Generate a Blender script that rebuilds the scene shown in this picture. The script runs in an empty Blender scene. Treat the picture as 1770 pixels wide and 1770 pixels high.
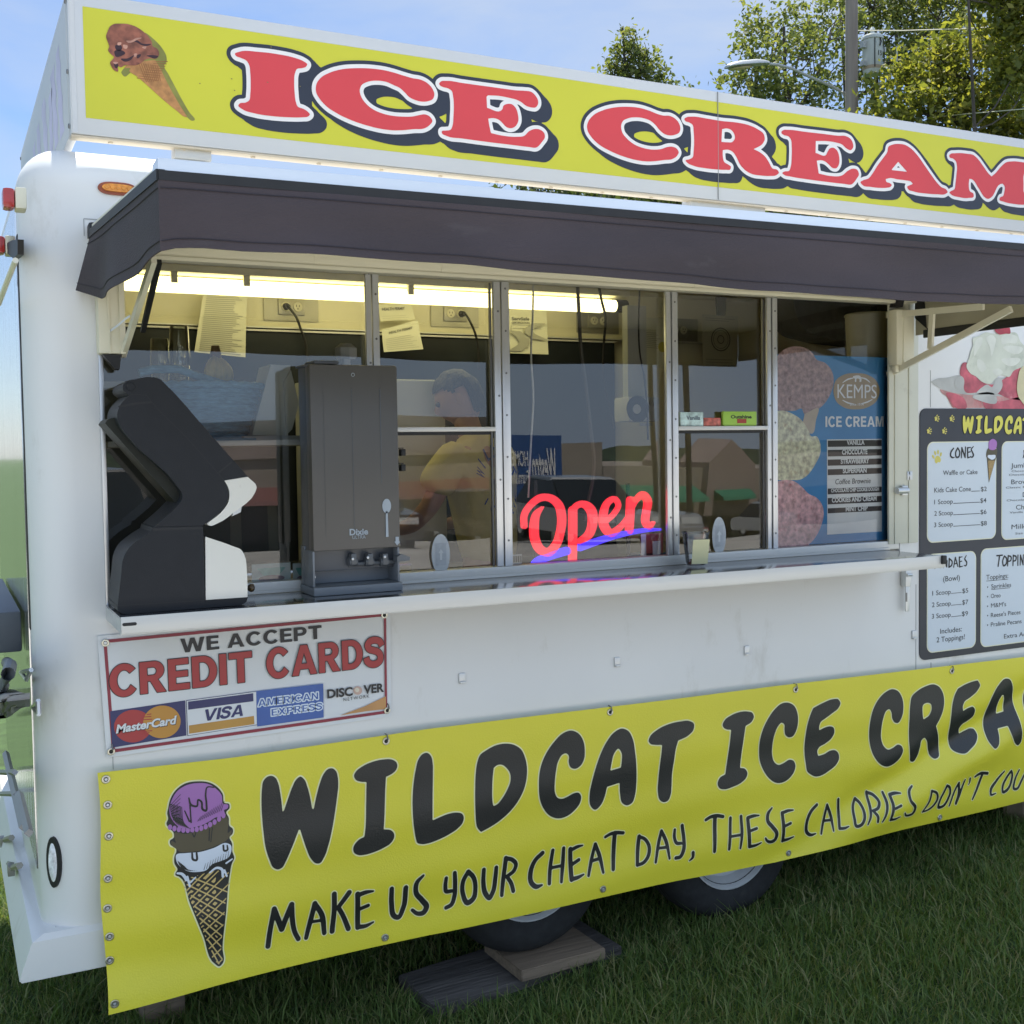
import bpy, bmesh, math, random
import numpy as np
from mathutils import Vector, Matrix, noise as mnoise
R = math.radians
random.seed(7); rng = np.random.default_rng(7)
SC = bpy.context.scene
COL = SC.collection

# ------------------------------------------------------------------ camera
CA, CB, CC = R(26.62205783), R(2.63239414), R(-0.8473122)
FPX, PPX, PPY = 1979.38, 885.0, 868.08
CAM = np.array([0.0, -3.2, 1.72])
def _rot():
    ca, sa = math.cos(CA), math.sin(CA); cb, sb = math.cos(CB), math.sin(CB); cc, sc = math.cos(CC), math.sin(CC)
    B = np.array([[1, 0, 0], [0, 0, -1], [0, 1, 0.]])
    yaw = np.array([[ca, -sa, 0], [sa, ca, 0], [0, 0, 1]])
    P = np.array([[1, 0, 0], [0, cb, -sb], [0, sb, cb]])
    Ro = np.array([[cc, -sc, 0], [sc, cc, 0], [0, 0, 1]])
    return Ro @ P @ B @ yaw
MC = _rot()
cam_d = bpy.data.cameras.new('camera'); cam = bpy.data.objects.new('camera', cam_d); COL.objects.link(cam)
m = Matrix.Identity(4)
for i in range(3):
    m[i][0] = MC[0][i]; m[i][1] = -MC[1][i]; m[i][2] = -MC[2][i]; m[i][3] = CAM[i]
cam.matrix_world = m
cam_d.sensor_fit = 'HORIZONTAL'; cam_d.sensor_width = 36.0; cam_d.lens = 36.0 * FPX / 1770.0
cam_d.shift_y = -(885.0 - PPY) / 1770.0
cam_d.clip_start = 0.05; cam_d.clip_end = 4000
SC.camera = cam

# ------------------------------------------------------------------ light
SUN_EL, SUN_AZ = R(66), R(14)          # azimuth measured from +y (behind the trailer) towards +x
SC.world = bpy.data.worlds.new('World'); SC.world.use_nodes = True
nt = SC.world.node_tree; nt.nodes.clear()
sky = nt.nodes.new('ShaderNodeTexSky'); sky.sky_type = 'NISHITA'; sky.sun_disc = False
sky.sun_elevation = SUN_EL; sky.sun_rotation = SUN_AZ; sky.air_density = 1.0; sky.dust_density = 0.25; sky.ozone_density = 2.5
bg = nt.nodes.new('ShaderNodeBackground'); bg.inputs['Strength'].default_value = 0.12
wo = nt.nodes.new('ShaderNodeOutputWorld')
tcw = nt.nodes.new('ShaderNodeTexCoord'); mp = nt.nodes.new('ShaderNodeMapping'); mp.inputs['Scale'].default_value = (1.0, 1.0, 3.2)
mp.inputs['Rotation'].default_value = (0.1, 0.15, 0.4)
n1 = nt.nodes.new('ShaderNodeTexNoise'); n1.inputs['Scale'].default_value = 2.6; n1.inputs['Detail'].default_value = 7; n1.inputs['Roughness'].default_value = 0.55; n1.inputs['Distortion'].default_value = 0.35
rp = nt.nodes.new('ShaderNodeValToRGB'); rp.color_ramp.elements[0].position = 0.34; rp.color_ramp.elements[1].position = 0.68
rp.color_ramp.elements[0].color = (0, 0, 0, 1); rp.color_ramp.elements[1].color = (0.75, 0.75, 0.75, 1)
mx = nt.nodes.new('ShaderNodeMix'); mx.data_type = 'RGBA'
CLOUD = mx.inputs[7]; CLOUD.default_value = (3.2, 3.6, 4.2, 1)
tint = nt.nodes.new('ShaderNodeMix'); tint.data_type = 'RGBA'; tint.blend_type = 'MULTIPLY'; tint.inputs[0].default_value = 1.0
tint.inputs[7].default_value = (0.64, 0.69, 0.78, 1)
L = nt.links
L.new(tcw.outputs['Generated'], mp.inputs[0]); L.new(mp.outputs[0], n1.inputs['Vector']); L.new(n1.outputs['Fac'], rp.inputs[0])
L.new(sky.outputs[0], tint.inputs[6]); L.new(rp.outputs[0], mx.inputs[0]); L.new(tint.outputs[2], mx.inputs[6]); 
# bright veil added over the sky behind the viewer, as fill on the trailer
sep = nt.nodes.new('ShaderNodeSeparateXYZ'); L.new(tcw.outputs['Generated'], sep.inputs[0])
mr = nt.nodes.new('ShaderNodeMapRange'); mr.interpolation_type = 'SMOOTHSTEP'; mr.inputs[1].default_value = 0.15; mr.inputs[2].default_value = -0.45; mr.inputs[3].default_value = 0.0; mr.inputs[4].default_value = 0.85
L.new(sep.outputs['Y'], mr.inputs[0])
veil = nt.nodes.new('ShaderNodeMix'); veil.data_type = 'RGBA'; veil.inputs[7].default_value = (3.9, 5.0, 6.7, 1)
L.new(mr.outputs[0], veil.inputs[0]); L.new(mx.outputs[2], veil.inputs[6])
L.new(veil.outputs[2], bg.inputs[0]); L.new(bg.outputs[0], wo.inputs[0])
sun_d = bpy.data.lights.new('sun', 'SUN'); sun_d.energy = 5.0; sun_d.angle = R(0.53); sun_d.color = (1.0, 0.955, 0.87)
sun = bpy.data.objects.new('sun', sun_d); COL.objects.link(sun)
sd = Vector((math.sin(SUN_AZ) * math.cos(SUN_EL), math.cos(SUN_AZ) * math.cos(SUN_EL), math.sin(SUN_EL)))
sun.rotation_euler = sd.to_track_quat('Z', 'Y').to_euler(); sun.location = sd * 60
SC.view_settings.view_transform = 'Standard'; SC.view_settings.look = 'None'
SC.view_settings.exposure = 0.76; SC.view_settings.gamma = 1.0; SC.view_settings.use_curve_mapping = False
SC.cycles.max_bounces = 8; SC.cycles.transparent_max_bounces = 16; SC.cycles.glossy_bounces = 5
SC.cycles.sample_clamp_indirect = 6.0; SC.cycles.caustics_reflective = False; SC.cycles.caustics_refractive = False

# ------------------------------------------------------------------ picture rays -> points on real planes
def ray(u, v): return MC.T @ np.array([(u - PPX) / FPX, (v - PPY) / FPX, 1.0])
def PY(u, v, y=0.0):
    d = ray(u, v); return CAM + d * ((y - CAM[1]) / d[1])
def PZ(u, v, z):
    d = ray(u, v); return CAM + d * ((z - CAM[2]) / d[2])
def PX(u, v, x):
    d = ray(u, v); return CAM + d * ((x - CAM[0]) / d[0])
def PD(u, v, depth): return CAM + ray(u, v) * depth
def xz(u, v, y=0.0):
    p = PY(u, v, y); return (p[0], p[2])

# ------------------------------------------------------------------ materials
MATS = {}
def pm(name, col, rough=0.5, metal=0.0, var=0.07, scale=6.0, bump=0.0, bscale=40.0, spec=0.5, coat=0.0, stretch=None, dirt=None, emit=None, estr=0.0, trans=None):
    if name in MATS: return MATS[name]
    mt = bpy.data.materials.new(name); mt.use_nodes = True; t = mt.node_tree; b = t.nodes['Principled BSDF']
    tc = t.nodes.new('ShaderNodeTexCoord'); mpn = t.nodes.new('ShaderNodeMapping')
    if stretch: mpn.inputs['Scale'].default_value = stretch
    t.links.new(tc.outputs['Object'], mpn.inputs[0])
    nz = t.nodes.new('ShaderNodeTexNoise'); nz.inputs['Scale'].default_value = scale; nz.inputs['Detail'].default_value = 6
    t.links.new(mpn.outputs[0], nz.inputs['Vector'])
    cr = t.nodes.new('ShaderNodeValToRGB'); cr.color_ramp.elements[0].position = 0.3; cr.color_ramp.elements[1].position = 0.7
    lo = [max(0, c * (1 - var)) for c in col]; hi = [min(1, c * (1 + var)) for c in col]
    cr.color_ramp.elements[0].color = (*lo, 1); cr.color_ramp.elements[1].color = (*hi, 1)
    t.links.new(nz.outputs['Fac'], cr.inputs[0]); src = cr.outputs[0]
    if dirt:                                     # (colour, scale, threshold, amount): marks with a shape of their own
        dn = t.nodes.new('ShaderNodeTexNoise'); dn.inputs['Scale'].default_value = dirt[1]; dn.inputs['Detail'].default_value = 9; dn.inputs['Roughness'].default_value = 0.65
        t.links.new(mpn.outputs[0], dn.inputs['Vector'])
        dr = t.nodes.new('ShaderNodeValToRGB'); dr.color_ramp.elements[0].position = dirt[2]; dr.color_ramp.elements[1].position = min(1, dirt[2] + 0.14)
        dr.color_ramp.elements[0].color = (0, 0, 0, 1); dr.color_ramp.elements[1].color = (dirt[3],) * 3 + (1,)
        t.links.new(dn.outputs['Fac'], dr.inputs[0])
        mxx = t.nodes.new('ShaderNodeMix'); mxx.data_type = 'RGBA'; mxx.inputs[7].default_value = (*dirt[0], 1)
        t.links.new(dr.outputs[0], mxx.inputs[0]); t.links.new(src, mxx.inputs[6]); src = mxx.outputs[2]
    t.links.new(src, b.inputs['Base Color'])
    b.inputs['Roughness'].default_value = rough; b.inputs['Metallic'].default_value = metal
    b.inputs['Specular IOR Level'].default_value = spec; b.inputs['Coat Weight'].default_value = coat
    if bump:
        bn = t.nodes.new('ShaderNodeTexNoise'); bn.inputs['Scale'].default_value = bscale; bn.inputs['Detail'].default_value = 4
        t.links.new(mpn.outputs[0], bn.inputs['Vector'])
        bu = t.nodes.new('ShaderNodeBump'); bu.inputs['Strength'].default_value = bump; bu.inputs['Distance'].default_value = 0.01
        t.links.new(bn.outputs['Fac'], bu.inputs['Height']); t.links.new(bu.outputs[0], b.inputs['Normal'])
    if emit:
        b.inputs['Emission Color'].default_value = (*emit, 1); b.inputs['Emission Strength'].default_value = estr
    if trans is not None:
        b.inputs['Transmission Weight'].default_value = trans
    MATS[name] = mt; return mt

def glass_mat(name, tint=(1, 1, 1), gain=1.9, wav=0.0, rough=0.0, base=0.0, wscale=1.6):
    """a thin pane: straight through, plus the mirror image off both of its faces"""
    mt = bpy.data.materials.new(name); mt.use_nodes = True; t = mt.node_tree; t.nodes.clear()
    o = t.nodes.new('ShaderNodeOutputMaterial'); mixs = t.nodes.new('ShaderNodeMixShader'); tr = t.nodes.new('ShaderNodeBsdfTransparent'); gl = t.nodes.new('ShaderNodeBsdfGlossy')
    tr.inputs[0].default_value = (*tint, 1); gl.inputs['Roughness'].default_value = rough
    fr = t.nodes.new('ShaderNodeFresnel'); fr.inputs[0].default_value = 1.52
    mu = t.nodes.new('ShaderNodeMath'); mu.operation = 'MULTIPLY_ADD'; mu.inputs[1].default_value = gain; mu.inputs[2].default_value = base; mu.use_clamp = True
    t.links.new(fr.outputs[0], mu.inputs[0]); t.links.new(mu.outputs[0], mixs.inputs[0]); t.links.new(tr.outputs[0], mixs.inputs[1]); t.links.new(gl.outputs[0], mixs.inputs[2]); t.links.new(mixs.outputs[0], o.inputs[0])
    if wav:
        tc = t.nodes.new('ShaderNodeTexCoord'); nz = t.nodes.new('ShaderNodeTexNoise'); nz.inputs['Scale'].default_value = wscale; nz.inputs['Detail'].default_value = 1.0
        bu = t.nodes.new('ShaderNodeBump'); bu.inputs['Strength'].default_value = 1.0; bu.inputs['Distance'].default_value = wav
        t.links.new(tc.outputs['Object'], nz.inputs['Vector']); t.links.new(nz.outputs['Fac'], bu.inputs['Height']); t.links.new(bu.outputs[0], gl.inputs['Normal'])
    MATS[name] = mt; return mt

# ------------------------------------------------------------------ objects
def link(name, me, mat=None, parent=None):
    o = bpy.data.objects.new(name, me); COL.objects.link(o)
    if mat is not None:
        if isinstance(mat, (list, tuple)):
            for k in mat: me.materials.append(k)
        elif not me.materials: me.materials.append(mat)
    if parent is not None:
        o.parent = parent; o.matrix_parent_inverse = Matrix.Translation(-world_loc(parent))
    return o
def world_loc(o):
    v = Vector((0, 0, 0))
    if o.type == 'EMPTY' : v = Vector(o['base'])
    return v
def tag(o, label, cat, group=None, kind=None):
    if label: o['label'] = label
    if cat: o['category'] = cat
    if group: o['group'] = group
    if kind: o['kind'] = kind
    return o
def thing(name, label, cat, loc=(0, 0, 0), group=None):
    o = bpy.data.objects.new(name, None); COL.objects.link(o); o.location = loc; o['base'] = list(map(float, loc)); o.empty_display_size = 0.1
    return tag(o, label, cat, group)
def struct(name, me, mat):
    o = link(name, me, mat); o['kind'] = 'structure'; return o

class MB:
    """collects shapes and links them as ONE mesh object"""
    def __init__(s): s.v = []; s.f = []; s.m = []; s.sm = []; s.cur = 0
    def add(s, vs, fs, smooth=False):
        n = len(s.v); s.v += [tuple(map(float, p)) for p in vs]
        for f in fs: s.f.append(tuple(n + i for i in f)); s.m.append(s.cur); s.sm.append(smooth)
        return s
    def box(s, a, b, bev=0.0):
        x0, y0, z0 = a; x1, y1, z1 = b
        if x0 > x1: x0, x1 = x1, x0
        if y0 > y1: y0, y1 = y1, y0
        if z0 > z1: z0, z1 = z1, z0
        if bev <= 0:
            v = [(x0, y0, z0), (x1, y0, z0), (x1, y1, z0), (x0, y1, z0), (x0, y0, z1), (x1, y0, z1), (x1, y1, z1), (x0, y1, z1)]
            return s.add(v, [(3, 2, 1, 0), (4, 5, 6, 7), (0, 1, 5, 4), (1, 2, 6, 5), (2, 3, 7, 6), (3, 0, 4, 7)])
        bm = bmesh.new(); bmesh.ops.create_cube(bm, size=1.0)
        for q in bm.verts: q.co = Vector(((x0 + x1) / 2 + q.co.x * (x1 - x0), (y0 + y1) / 2 + q.co.y * (y1 - y0), (z0 + z1) / 2 + q.co.z * (z1 - z0)))
        bev = min(bev, 0.49 * min(x1 - x0, y1 - y0, z1 - z0))
        bmesh.ops.bevel(bm, geom=list(bm.edges), offset=bev, segments=2, profile=0.6, affect='EDGES')
        return s.bm(bm)
    def bm(s, bm, smooth=False, mat=None):
        bm.verts.index_update(); vs = [q.co.copy() for q in bm.verts]
        if mat is not None: vs = [mat @ q for q in vs]
        s.add(vs, [[q.index for q in f.verts] for f in bm.faces], smooth); bm.free(); return s
    def prism(s, pts, axis, a, b, smooth=False):
        """closed 2D outline extruded along axis 'y' (pts are x,z), 'x' (pts are y,z) or 'z' (pts are x,y)"""
        def mk(p, w):
            return (p[0], w, p[1]) if axis == 'y' else ((w, p[0], p[1]) if axis == 'x' else (p[0], p[1], w))
        n = len(pts); ar = sum(pts[i][0] * pts[(i + 1) % n][1] - pts[(i + 1) % n][0] * pts[i][1] for i in range(n))
        if (ar < 0): pts = pts[::-1]
        if axis == 'y': lo, hi = min(a, b), max(a, b)      # front faces -y
        else: lo, hi = max(a, b), min(a, b)
        v = [mk(p, lo) for p in pts] + [mk(p, hi) for p in pts]
        f = [tuple(range(n)), tuple(range(2 * n - 1, n - 1, -1))]
        s.add(v, f)
        s.add(v, [(i, i + n, (i + 1) % n + n, (i + 1) % n) for i in range(n)], smooth)
        return s
    def tube(s, path, r, seg=8, caps=True, flat=None):
        path = [Vector(p) for p in path]; n = len(path)
        rr = r if isinstance(r, (list, tuple)) else [r] * n
        rings = []; up = None
        for i in range(n):
            d = (path[min(i + 1, n - 1)] - path[max(i - 1, 0)]).normalized()
            if up is None:
                up = Vector((0, 0, 1)) if abs(d.z) < 0.9 else Vector((0, 1, 0))
            a = d.cross(up)
            if a.length < 1e-5: a = d.orthogonal()
            a.normalize(); bb = a.cross(d).normalized(); up = bb
            rings.append([path[i] + (a * math.cos(2 * math.pi * k / seg) + bb * math.sin(2 * math.pi * k / seg)) * rr[i] for k in range(seg)])
        v = [p for q in rings for p in q]; f = []
        for i in range(n - 1):
            for k in range(seg):
                k2 = (k + 1) % seg; f.append((i * seg + k, i * seg + k2, (i + 1) * seg + k2, (i + 1) * seg + k))
        s.add(v, f, True)
        if caps: s.add(v, [tuple(range(seg - 1, -1, -1)), tuple(range((n - 1) * seg, n * seg))])
        return s
    def lathe(s, prof, c, axis='z', seg=24, smooth=True):
        """prof: (radius, along) pairs"""
        v = []; n = len(prof)
        for r, h in prof:
            for k in range(seg):
                a = 2 * math.pi * k / seg; x, y = r * math.cos(a), r * math.sin(a)
                p = (x, y, h) if axis == 'z' else ((x, h, y) if axis == 'y' else (h, x, y))
                v.append((c[0] + p[0], c[1] + p[1], c[2] + p[2]))
        f = [(i * seg + k, i * seg + (k + 1) % seg, (i + 1) * seg + (k + 1) % seg, (i + 1) * seg + k) for i in range(n - 1) for k in range(seg)]
        s.add(v, f, smooth); return s
    def disc(s, c, r, axis='y', seg=24, rz=None):
        rz = rz or r; v = []
        for k in range(seg):
            a = 2 * math.pi * k / seg
            v.append((c[0] + r * math.cos(a), c[1], c[2] + rz * math.sin(a)) if axis == 'y' else (c[0] + r * math.cos(a), c[1] + rz * math.sin(a), c[2]))
        return s.add(v, [tuple(range(seg))])
    def torus(s, c, R0, r0, axis='y', seg=18, sub=6, sy=1.0):
        v = []
        for i in range(seg):
            a = 2 * math.pi * i / seg
            for k in range(sub):
                b = 2 * math.pi * k / sub; q = R0 + r0 * math.cos(b)
                p = (q * math.cos(a), r0 * math.sin(b) * sy, q * math.sin(a)) if axis == 'y' else ((q * math.cos(a), q * math.sin(a), r0 * math.sin(b)) if axis == 'z' else (r0 * math.sin(b), q * math.cos(a), q * math.sin(a)))
                v.append((c[0] + p[0], c[1] + p[1], c[2] + p[2]))
        f = [(i * sub + k, ((i + 1) % seg) * sub + k, ((i + 1) % seg) * sub + (k + 1) % sub, i * sub + (k + 1) % sub) for i in range(seg) for k in range(sub)]
        return s.add(v, f, True)
    def quad(s, a, b, c, d): return s.add([a, b, c, d], [(0, 1, 2, 3)])
    def mesh(s, name, sharp=35, fixn=True):
        me = bpy.data.meshes.new(name); me.from_pydata(s.v, [], s.f)
        me.polygons.foreach_set('material_index', s.m); me.polygons.foreach_set('use_smooth', s.sm)
        if fixn:
            bm = bmesh.new(); bm.from_mesh(me); bmesh.ops.remove_doubles(bm, verts=bm.verts, dist=1e-6); bmesh.ops.recalc_face_normals(bm, faces=bm.faces); bm.to_mesh(me); bm.free()
        me.set_sharp_from_angle(angle=R(sharp)); me.update(); return me
    def build(s, name, mat, parent=None, **k): return link(name, s.mesh(name, **k), mat, parent)

# ------------------------------------------------------------------ flat artwork: signed distance -> filled contour -> mesh
def smooth_poly(pts, corners, n=6, closed=True):
    pts = [np.array(p, float) for p in pts]; N = len(pts); out = []
    def d(i, j): return max(1e-6, np.linalg.norm(pts[j % N] - pts[i % N]))
    def tang(i, incoming):
        i %= N
        if (not closed) and i == 0: return (pts[1] - pts[0]) / d(0, 1)
        if (not closed) and i == N - 1: return (pts[-1] - pts[-2]) / d(N - 2, N - 1)
        a, b = d(i - 1, i), d(i, i + 1)
        ti = (pts[i] - pts[i - 1]) / a; to = (pts[(i + 1) % N] - pts[i]) / b
        if i in corners: return ti if incoming else to
        return (b * ti + a * to) / (a + b)
    for i in range(N if closed else N - 1):
        p0, p1 = pts[i], pts[(i + 1) % N]; L_ = d(i, i + 1); m0, m1 = tang(i, False) * L_, tang(i + 1, True) * L_
        for k in range(n):
            t = k / n; t2, t3 = t * t, t * t * t
            out.append((2 * t3 - 3 * t2 + 1) * p0 + (t3 - 2 * t2 + t) * m0 + (-2 * t3 + 3 * t2) * p1 + (t3 - t2) * m1)
    if not closed: out.append(pts[-1])
    return np.array(out)
def parse(s, ox=0, oy=0, sc=1.0):
    """'x,y x,y* ...' in enlarged-picture units -> photo pixels; * marks a corner"""
    pts, cor = [], set()
    for i, w in enumerate(s.split()):
        if w.endswith('*'): cor.add(i); w = w[:-1]
        a, b = w.split(','); pts.append((ox + float(a) / sc, oy + float(b) / sc))
    return pts, cor
def shape(s, ox, oy, sc, y=0.0, n=6):
    pts, cor = parse(s, ox, oy, sc); return smooth_poly([xz(u, v, y) for u, v in pts], cor, n)
def sd_poly(X, Z, polys):
    inside = np.zeros(X.shape, bool); dist = np.full(X.shape, 1e9)
    for P in polys:
        a = P; b = np.roll(P, -1, 0)
        for (x0, z0), (x1, z1) in zip(a, b):
            dx, dz = x1 - x0, z1 - z0; l2 = dx * dx + dz * dz
            if l2 < 1e-14: continue
            t = np.clip(((X - x0) * dx + (Z - z0) * dz) / l2, 0, 1)
            np.minimum(dist, (X - x0 - t * dx) ** 2 + (Z - z0 - t * dz) ** 2, out=dist)
            c = (z0 > Z) != (z1 > Z)
            if abs(dz) > 1e-12: inside ^= c & (X < dx * (Z - z0) / dz + x0)
    dist = np.sqrt(dist); return np.where(inside, dist, -dist)
def sd_stroke(X, Z, strokes):
    """strokes: list of (points, radii) -> positive inside"""
    out = np.full(X.shape, -1e9)
    for pts, rad in strokes:
        for (x0, z0), (x1, z1), r0, r1 in zip(pts[:-1], pts[1:], rad[:-1], rad[1:]):
            dx, dz = x1 - x0, z1 - z0; l2 = max(1e-14, dx * dx + dz * dz)
            t = np.clip(((X - x0) * dx + (Z - z0) * dz) / l2, 0, 1)
            np.maximum(out, r0 + (r1 - r0) * t - np.hypot(X - x0 - t * dx, Z - z0 - t * dz), out=out)
    return out
def fill(mb, f, x0, z0, h, fn, strip=True):
    """f[j,i] on a grid; adds the region f>0 to mb; fn(x,z)->xyz"""
    nz, nx = f.shape; ins = f > 0
    c00, c10, c11, c01 = ins[:-1, :-1], ins[:-1, 1:], ins[1:, 1:], ins[1:, :-1]
    full = c00 & c10 & c11 & c01; some = (c00 | c10 | c11 | c01) & ~full
    vs, fs = [], []
    def addp(poly):
        n = len(vs); vs.extend(poly); fs.append(tuple(range(n, n + len(poly))))
    for j in range(nz - 1):
        row = full[j]; i = 0
        idx = np.flatnonzero(row)
        if idx.size:
            if strip:
                brk = np.flatnonzero(np.diff(idx) > 1); st = np.r_[idx[0], idx[brk + 1]]; en = np.r_[idx[brk], idx[-1]] + 1
            else: st, en = idx, idx + 1
            for a, b in zip(st, en): addp([(x0 + a * h, z0 + j * h), (x0 + b * h, z0 + j * h), (x0 + b * h, z0 + (j + 1) * h), (x0 + a * h, z0 + (j + 1) * h)])
    for j, i in zip(*np.nonzero(some)):
        co = [(i, j), (i + 1, j), (i + 1, j + 1), (i, j + 1)]; va = [f[b, a] for a, b in co]; poly = []
        for k in range(4):
            a, b = va[k], va[(k + 1) % 4]
            if a > 0: poly.append((x0 + co[k][0] * h, z0 + co[k][1] * h))
            if (a > 0) != (b > 0):
                t = a / (a - b); poly.append((x0 + (co[k][0] + t * (co[(k + 1) % 4][0] - co[k][0])) * h, z0 + (co[k][1] + t * (co[(k + 1) % 4][1] - co[k][1])) * h))
        if len(poly) >= 3: addp(poly)
    mb.add([fn(*p) for p in vs], fs)
def grid_for(polys, pad, h):
    a = np.concatenate(polys); x0, z0 = a.min(0) - pad; x1, z1 = a.max(0) + pad
    nx, nz = int((x1 - x0) / h) + 2, int((z1 - z0) / h) + 2
    X, Z = np.meshgrid(x0 + np.arange(nx) * h, z0 + np.arange(nz) * h); return X, Z, x0, z0
def art(mb, polys, fn, h=0.002, grow=0.0, strip=True):
    X, Z, x0, z0 = grid_for(polys, grow + 3 * h, h); fill(mb, sd_poly(X, Z, polys) + grow, x0, z0, h, fn, strip)
def art_strokes(mb, strokes, fn, h=0.002, grow=0.0, strip=True):
    a = [np.array(s[0]) for s in strokes]; rm = max(max(s[1]) for s in strokes)
    X, Z, x0, z0 = grid_for(a, grow + rm + 3 * h, h); fill(mb, sd_stroke(X, Z, strokes) + grow, x0, z0, h, fn, strip)
def flat(y): return lambda x, z: (x, y, z)
def ppm(u, v, y=0.0):          # metres per photo pixel there
    return abs(PY(u, v + 5, y)[2] - PY(u, v - 5, y)[2]) / 10
def strokes_px(spec, ox, oy, sc, y=0.0, n=5):
    """'x,y,r x,y,r ... ; ...' smooth strokes in enlarged-picture units"""
    out = []
    for s in spec.split(';'):
        w = s.split()
        if not w: continue
        cor = {i for i, q in enumerate(w) if q.endswith('*')}
        q = [list(map(float, k.rstrip('*').split(','))) for k in w]; r = 20.0
        for k in q:
            if len(k) == 3: r = k[2]
            else: k.append(r)
        px = [(ox + k[0] / sc, oy + k[1] / sc) for k in q]
        P3 = [(*xz(u, v, y), k[2] / sc * ppm(u, v, y)) for (u, v), k in zip(px, q)]
        sm = smooth_poly(P3, cor, n, closed=False)
        out.append((sm[:, :2], sm[:, 2]))
    return out

# built-in typeface -> flat mesh
_tx = {}
def text_geo(body, bold=0.0, spacing=1.0, shear=0.0):
    key = (body, bold, spacing, shear)
    if key in _tx: return _tx[key]
    cu = bpy.data.curves.new('t', 'FONT'); cu.body = body; cu.size = 1.0; cu.offset = bold; cu.space_character = spacing; cu.shear = shear; cu.resolution_u = 4
    o = bpy.data.objects.new('t', cu); COL.objects.link(o)
    bpy.context.view_layer.update()
    me = bpy.data.meshes.new_from_object(o.evaluated_get(bpy.context.evaluated_depsgraph_get()))
    vs = np.array([v.co[:] for v in me.vertices]) if len(me.vertices) else np.zeros((0, 3)); fs = [tuple(p.vertices) for p in me.polygons]
    bpy.data.objects.remove(o); bpy.data.curves.remove(cu); bpy.data.meshes.remove(me)
    _tx[key] = (vs, fs); return vs, fs
CAPH = None
def put_text(mb, body, bl, br, tl, fn, bold=0.0, spacing=1.0, shear=0.0, wscale=1.0):
    """baseline from bl to br, capital height up to tl (all 2D); br None keeps the natural width"""
    global CAPH
    if CAPH is None: CAPH = text_geo('H')[0][:, 1].max()
    vs, fs = text_geo(body, bold, spacing, shear)
    if not len(vs): return
    bl, tl = np.array(bl, float), np.array(tl, float); up = (tl - bl) / CAPH
    x0, x1 = vs[:, 0].min(), vs[:, 0].max()
    if br is None:
        ax = np.array([up[1], -up[0]]) * wscale
    else: ax = (np.array(br, float) - bl) / (x1 - x0)
    p = bl[None] + (vs[:, :1] - x0) * ax[None] + vs[:, 1:2] * up[None]
    mb.add([fn(a, b) for a, b in p], fs)
def text_px(mb, body, u0, v0, u1, v1, ht, y, bold=0.0, shear=0.0, spacing=1.0, py=None):
    """text whose baseline runs between two photo points on the plane y"""
    bl, br = xz(u0, v0, y), xz(u1, v1, y); tl = xz(u0 + 0.0, v0 - ht, y); tl = (bl[0], tl[1])
    put_text(mb, body, bl, br, tl, flat(py if py is not None else y), bold, spacing, shear)
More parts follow.
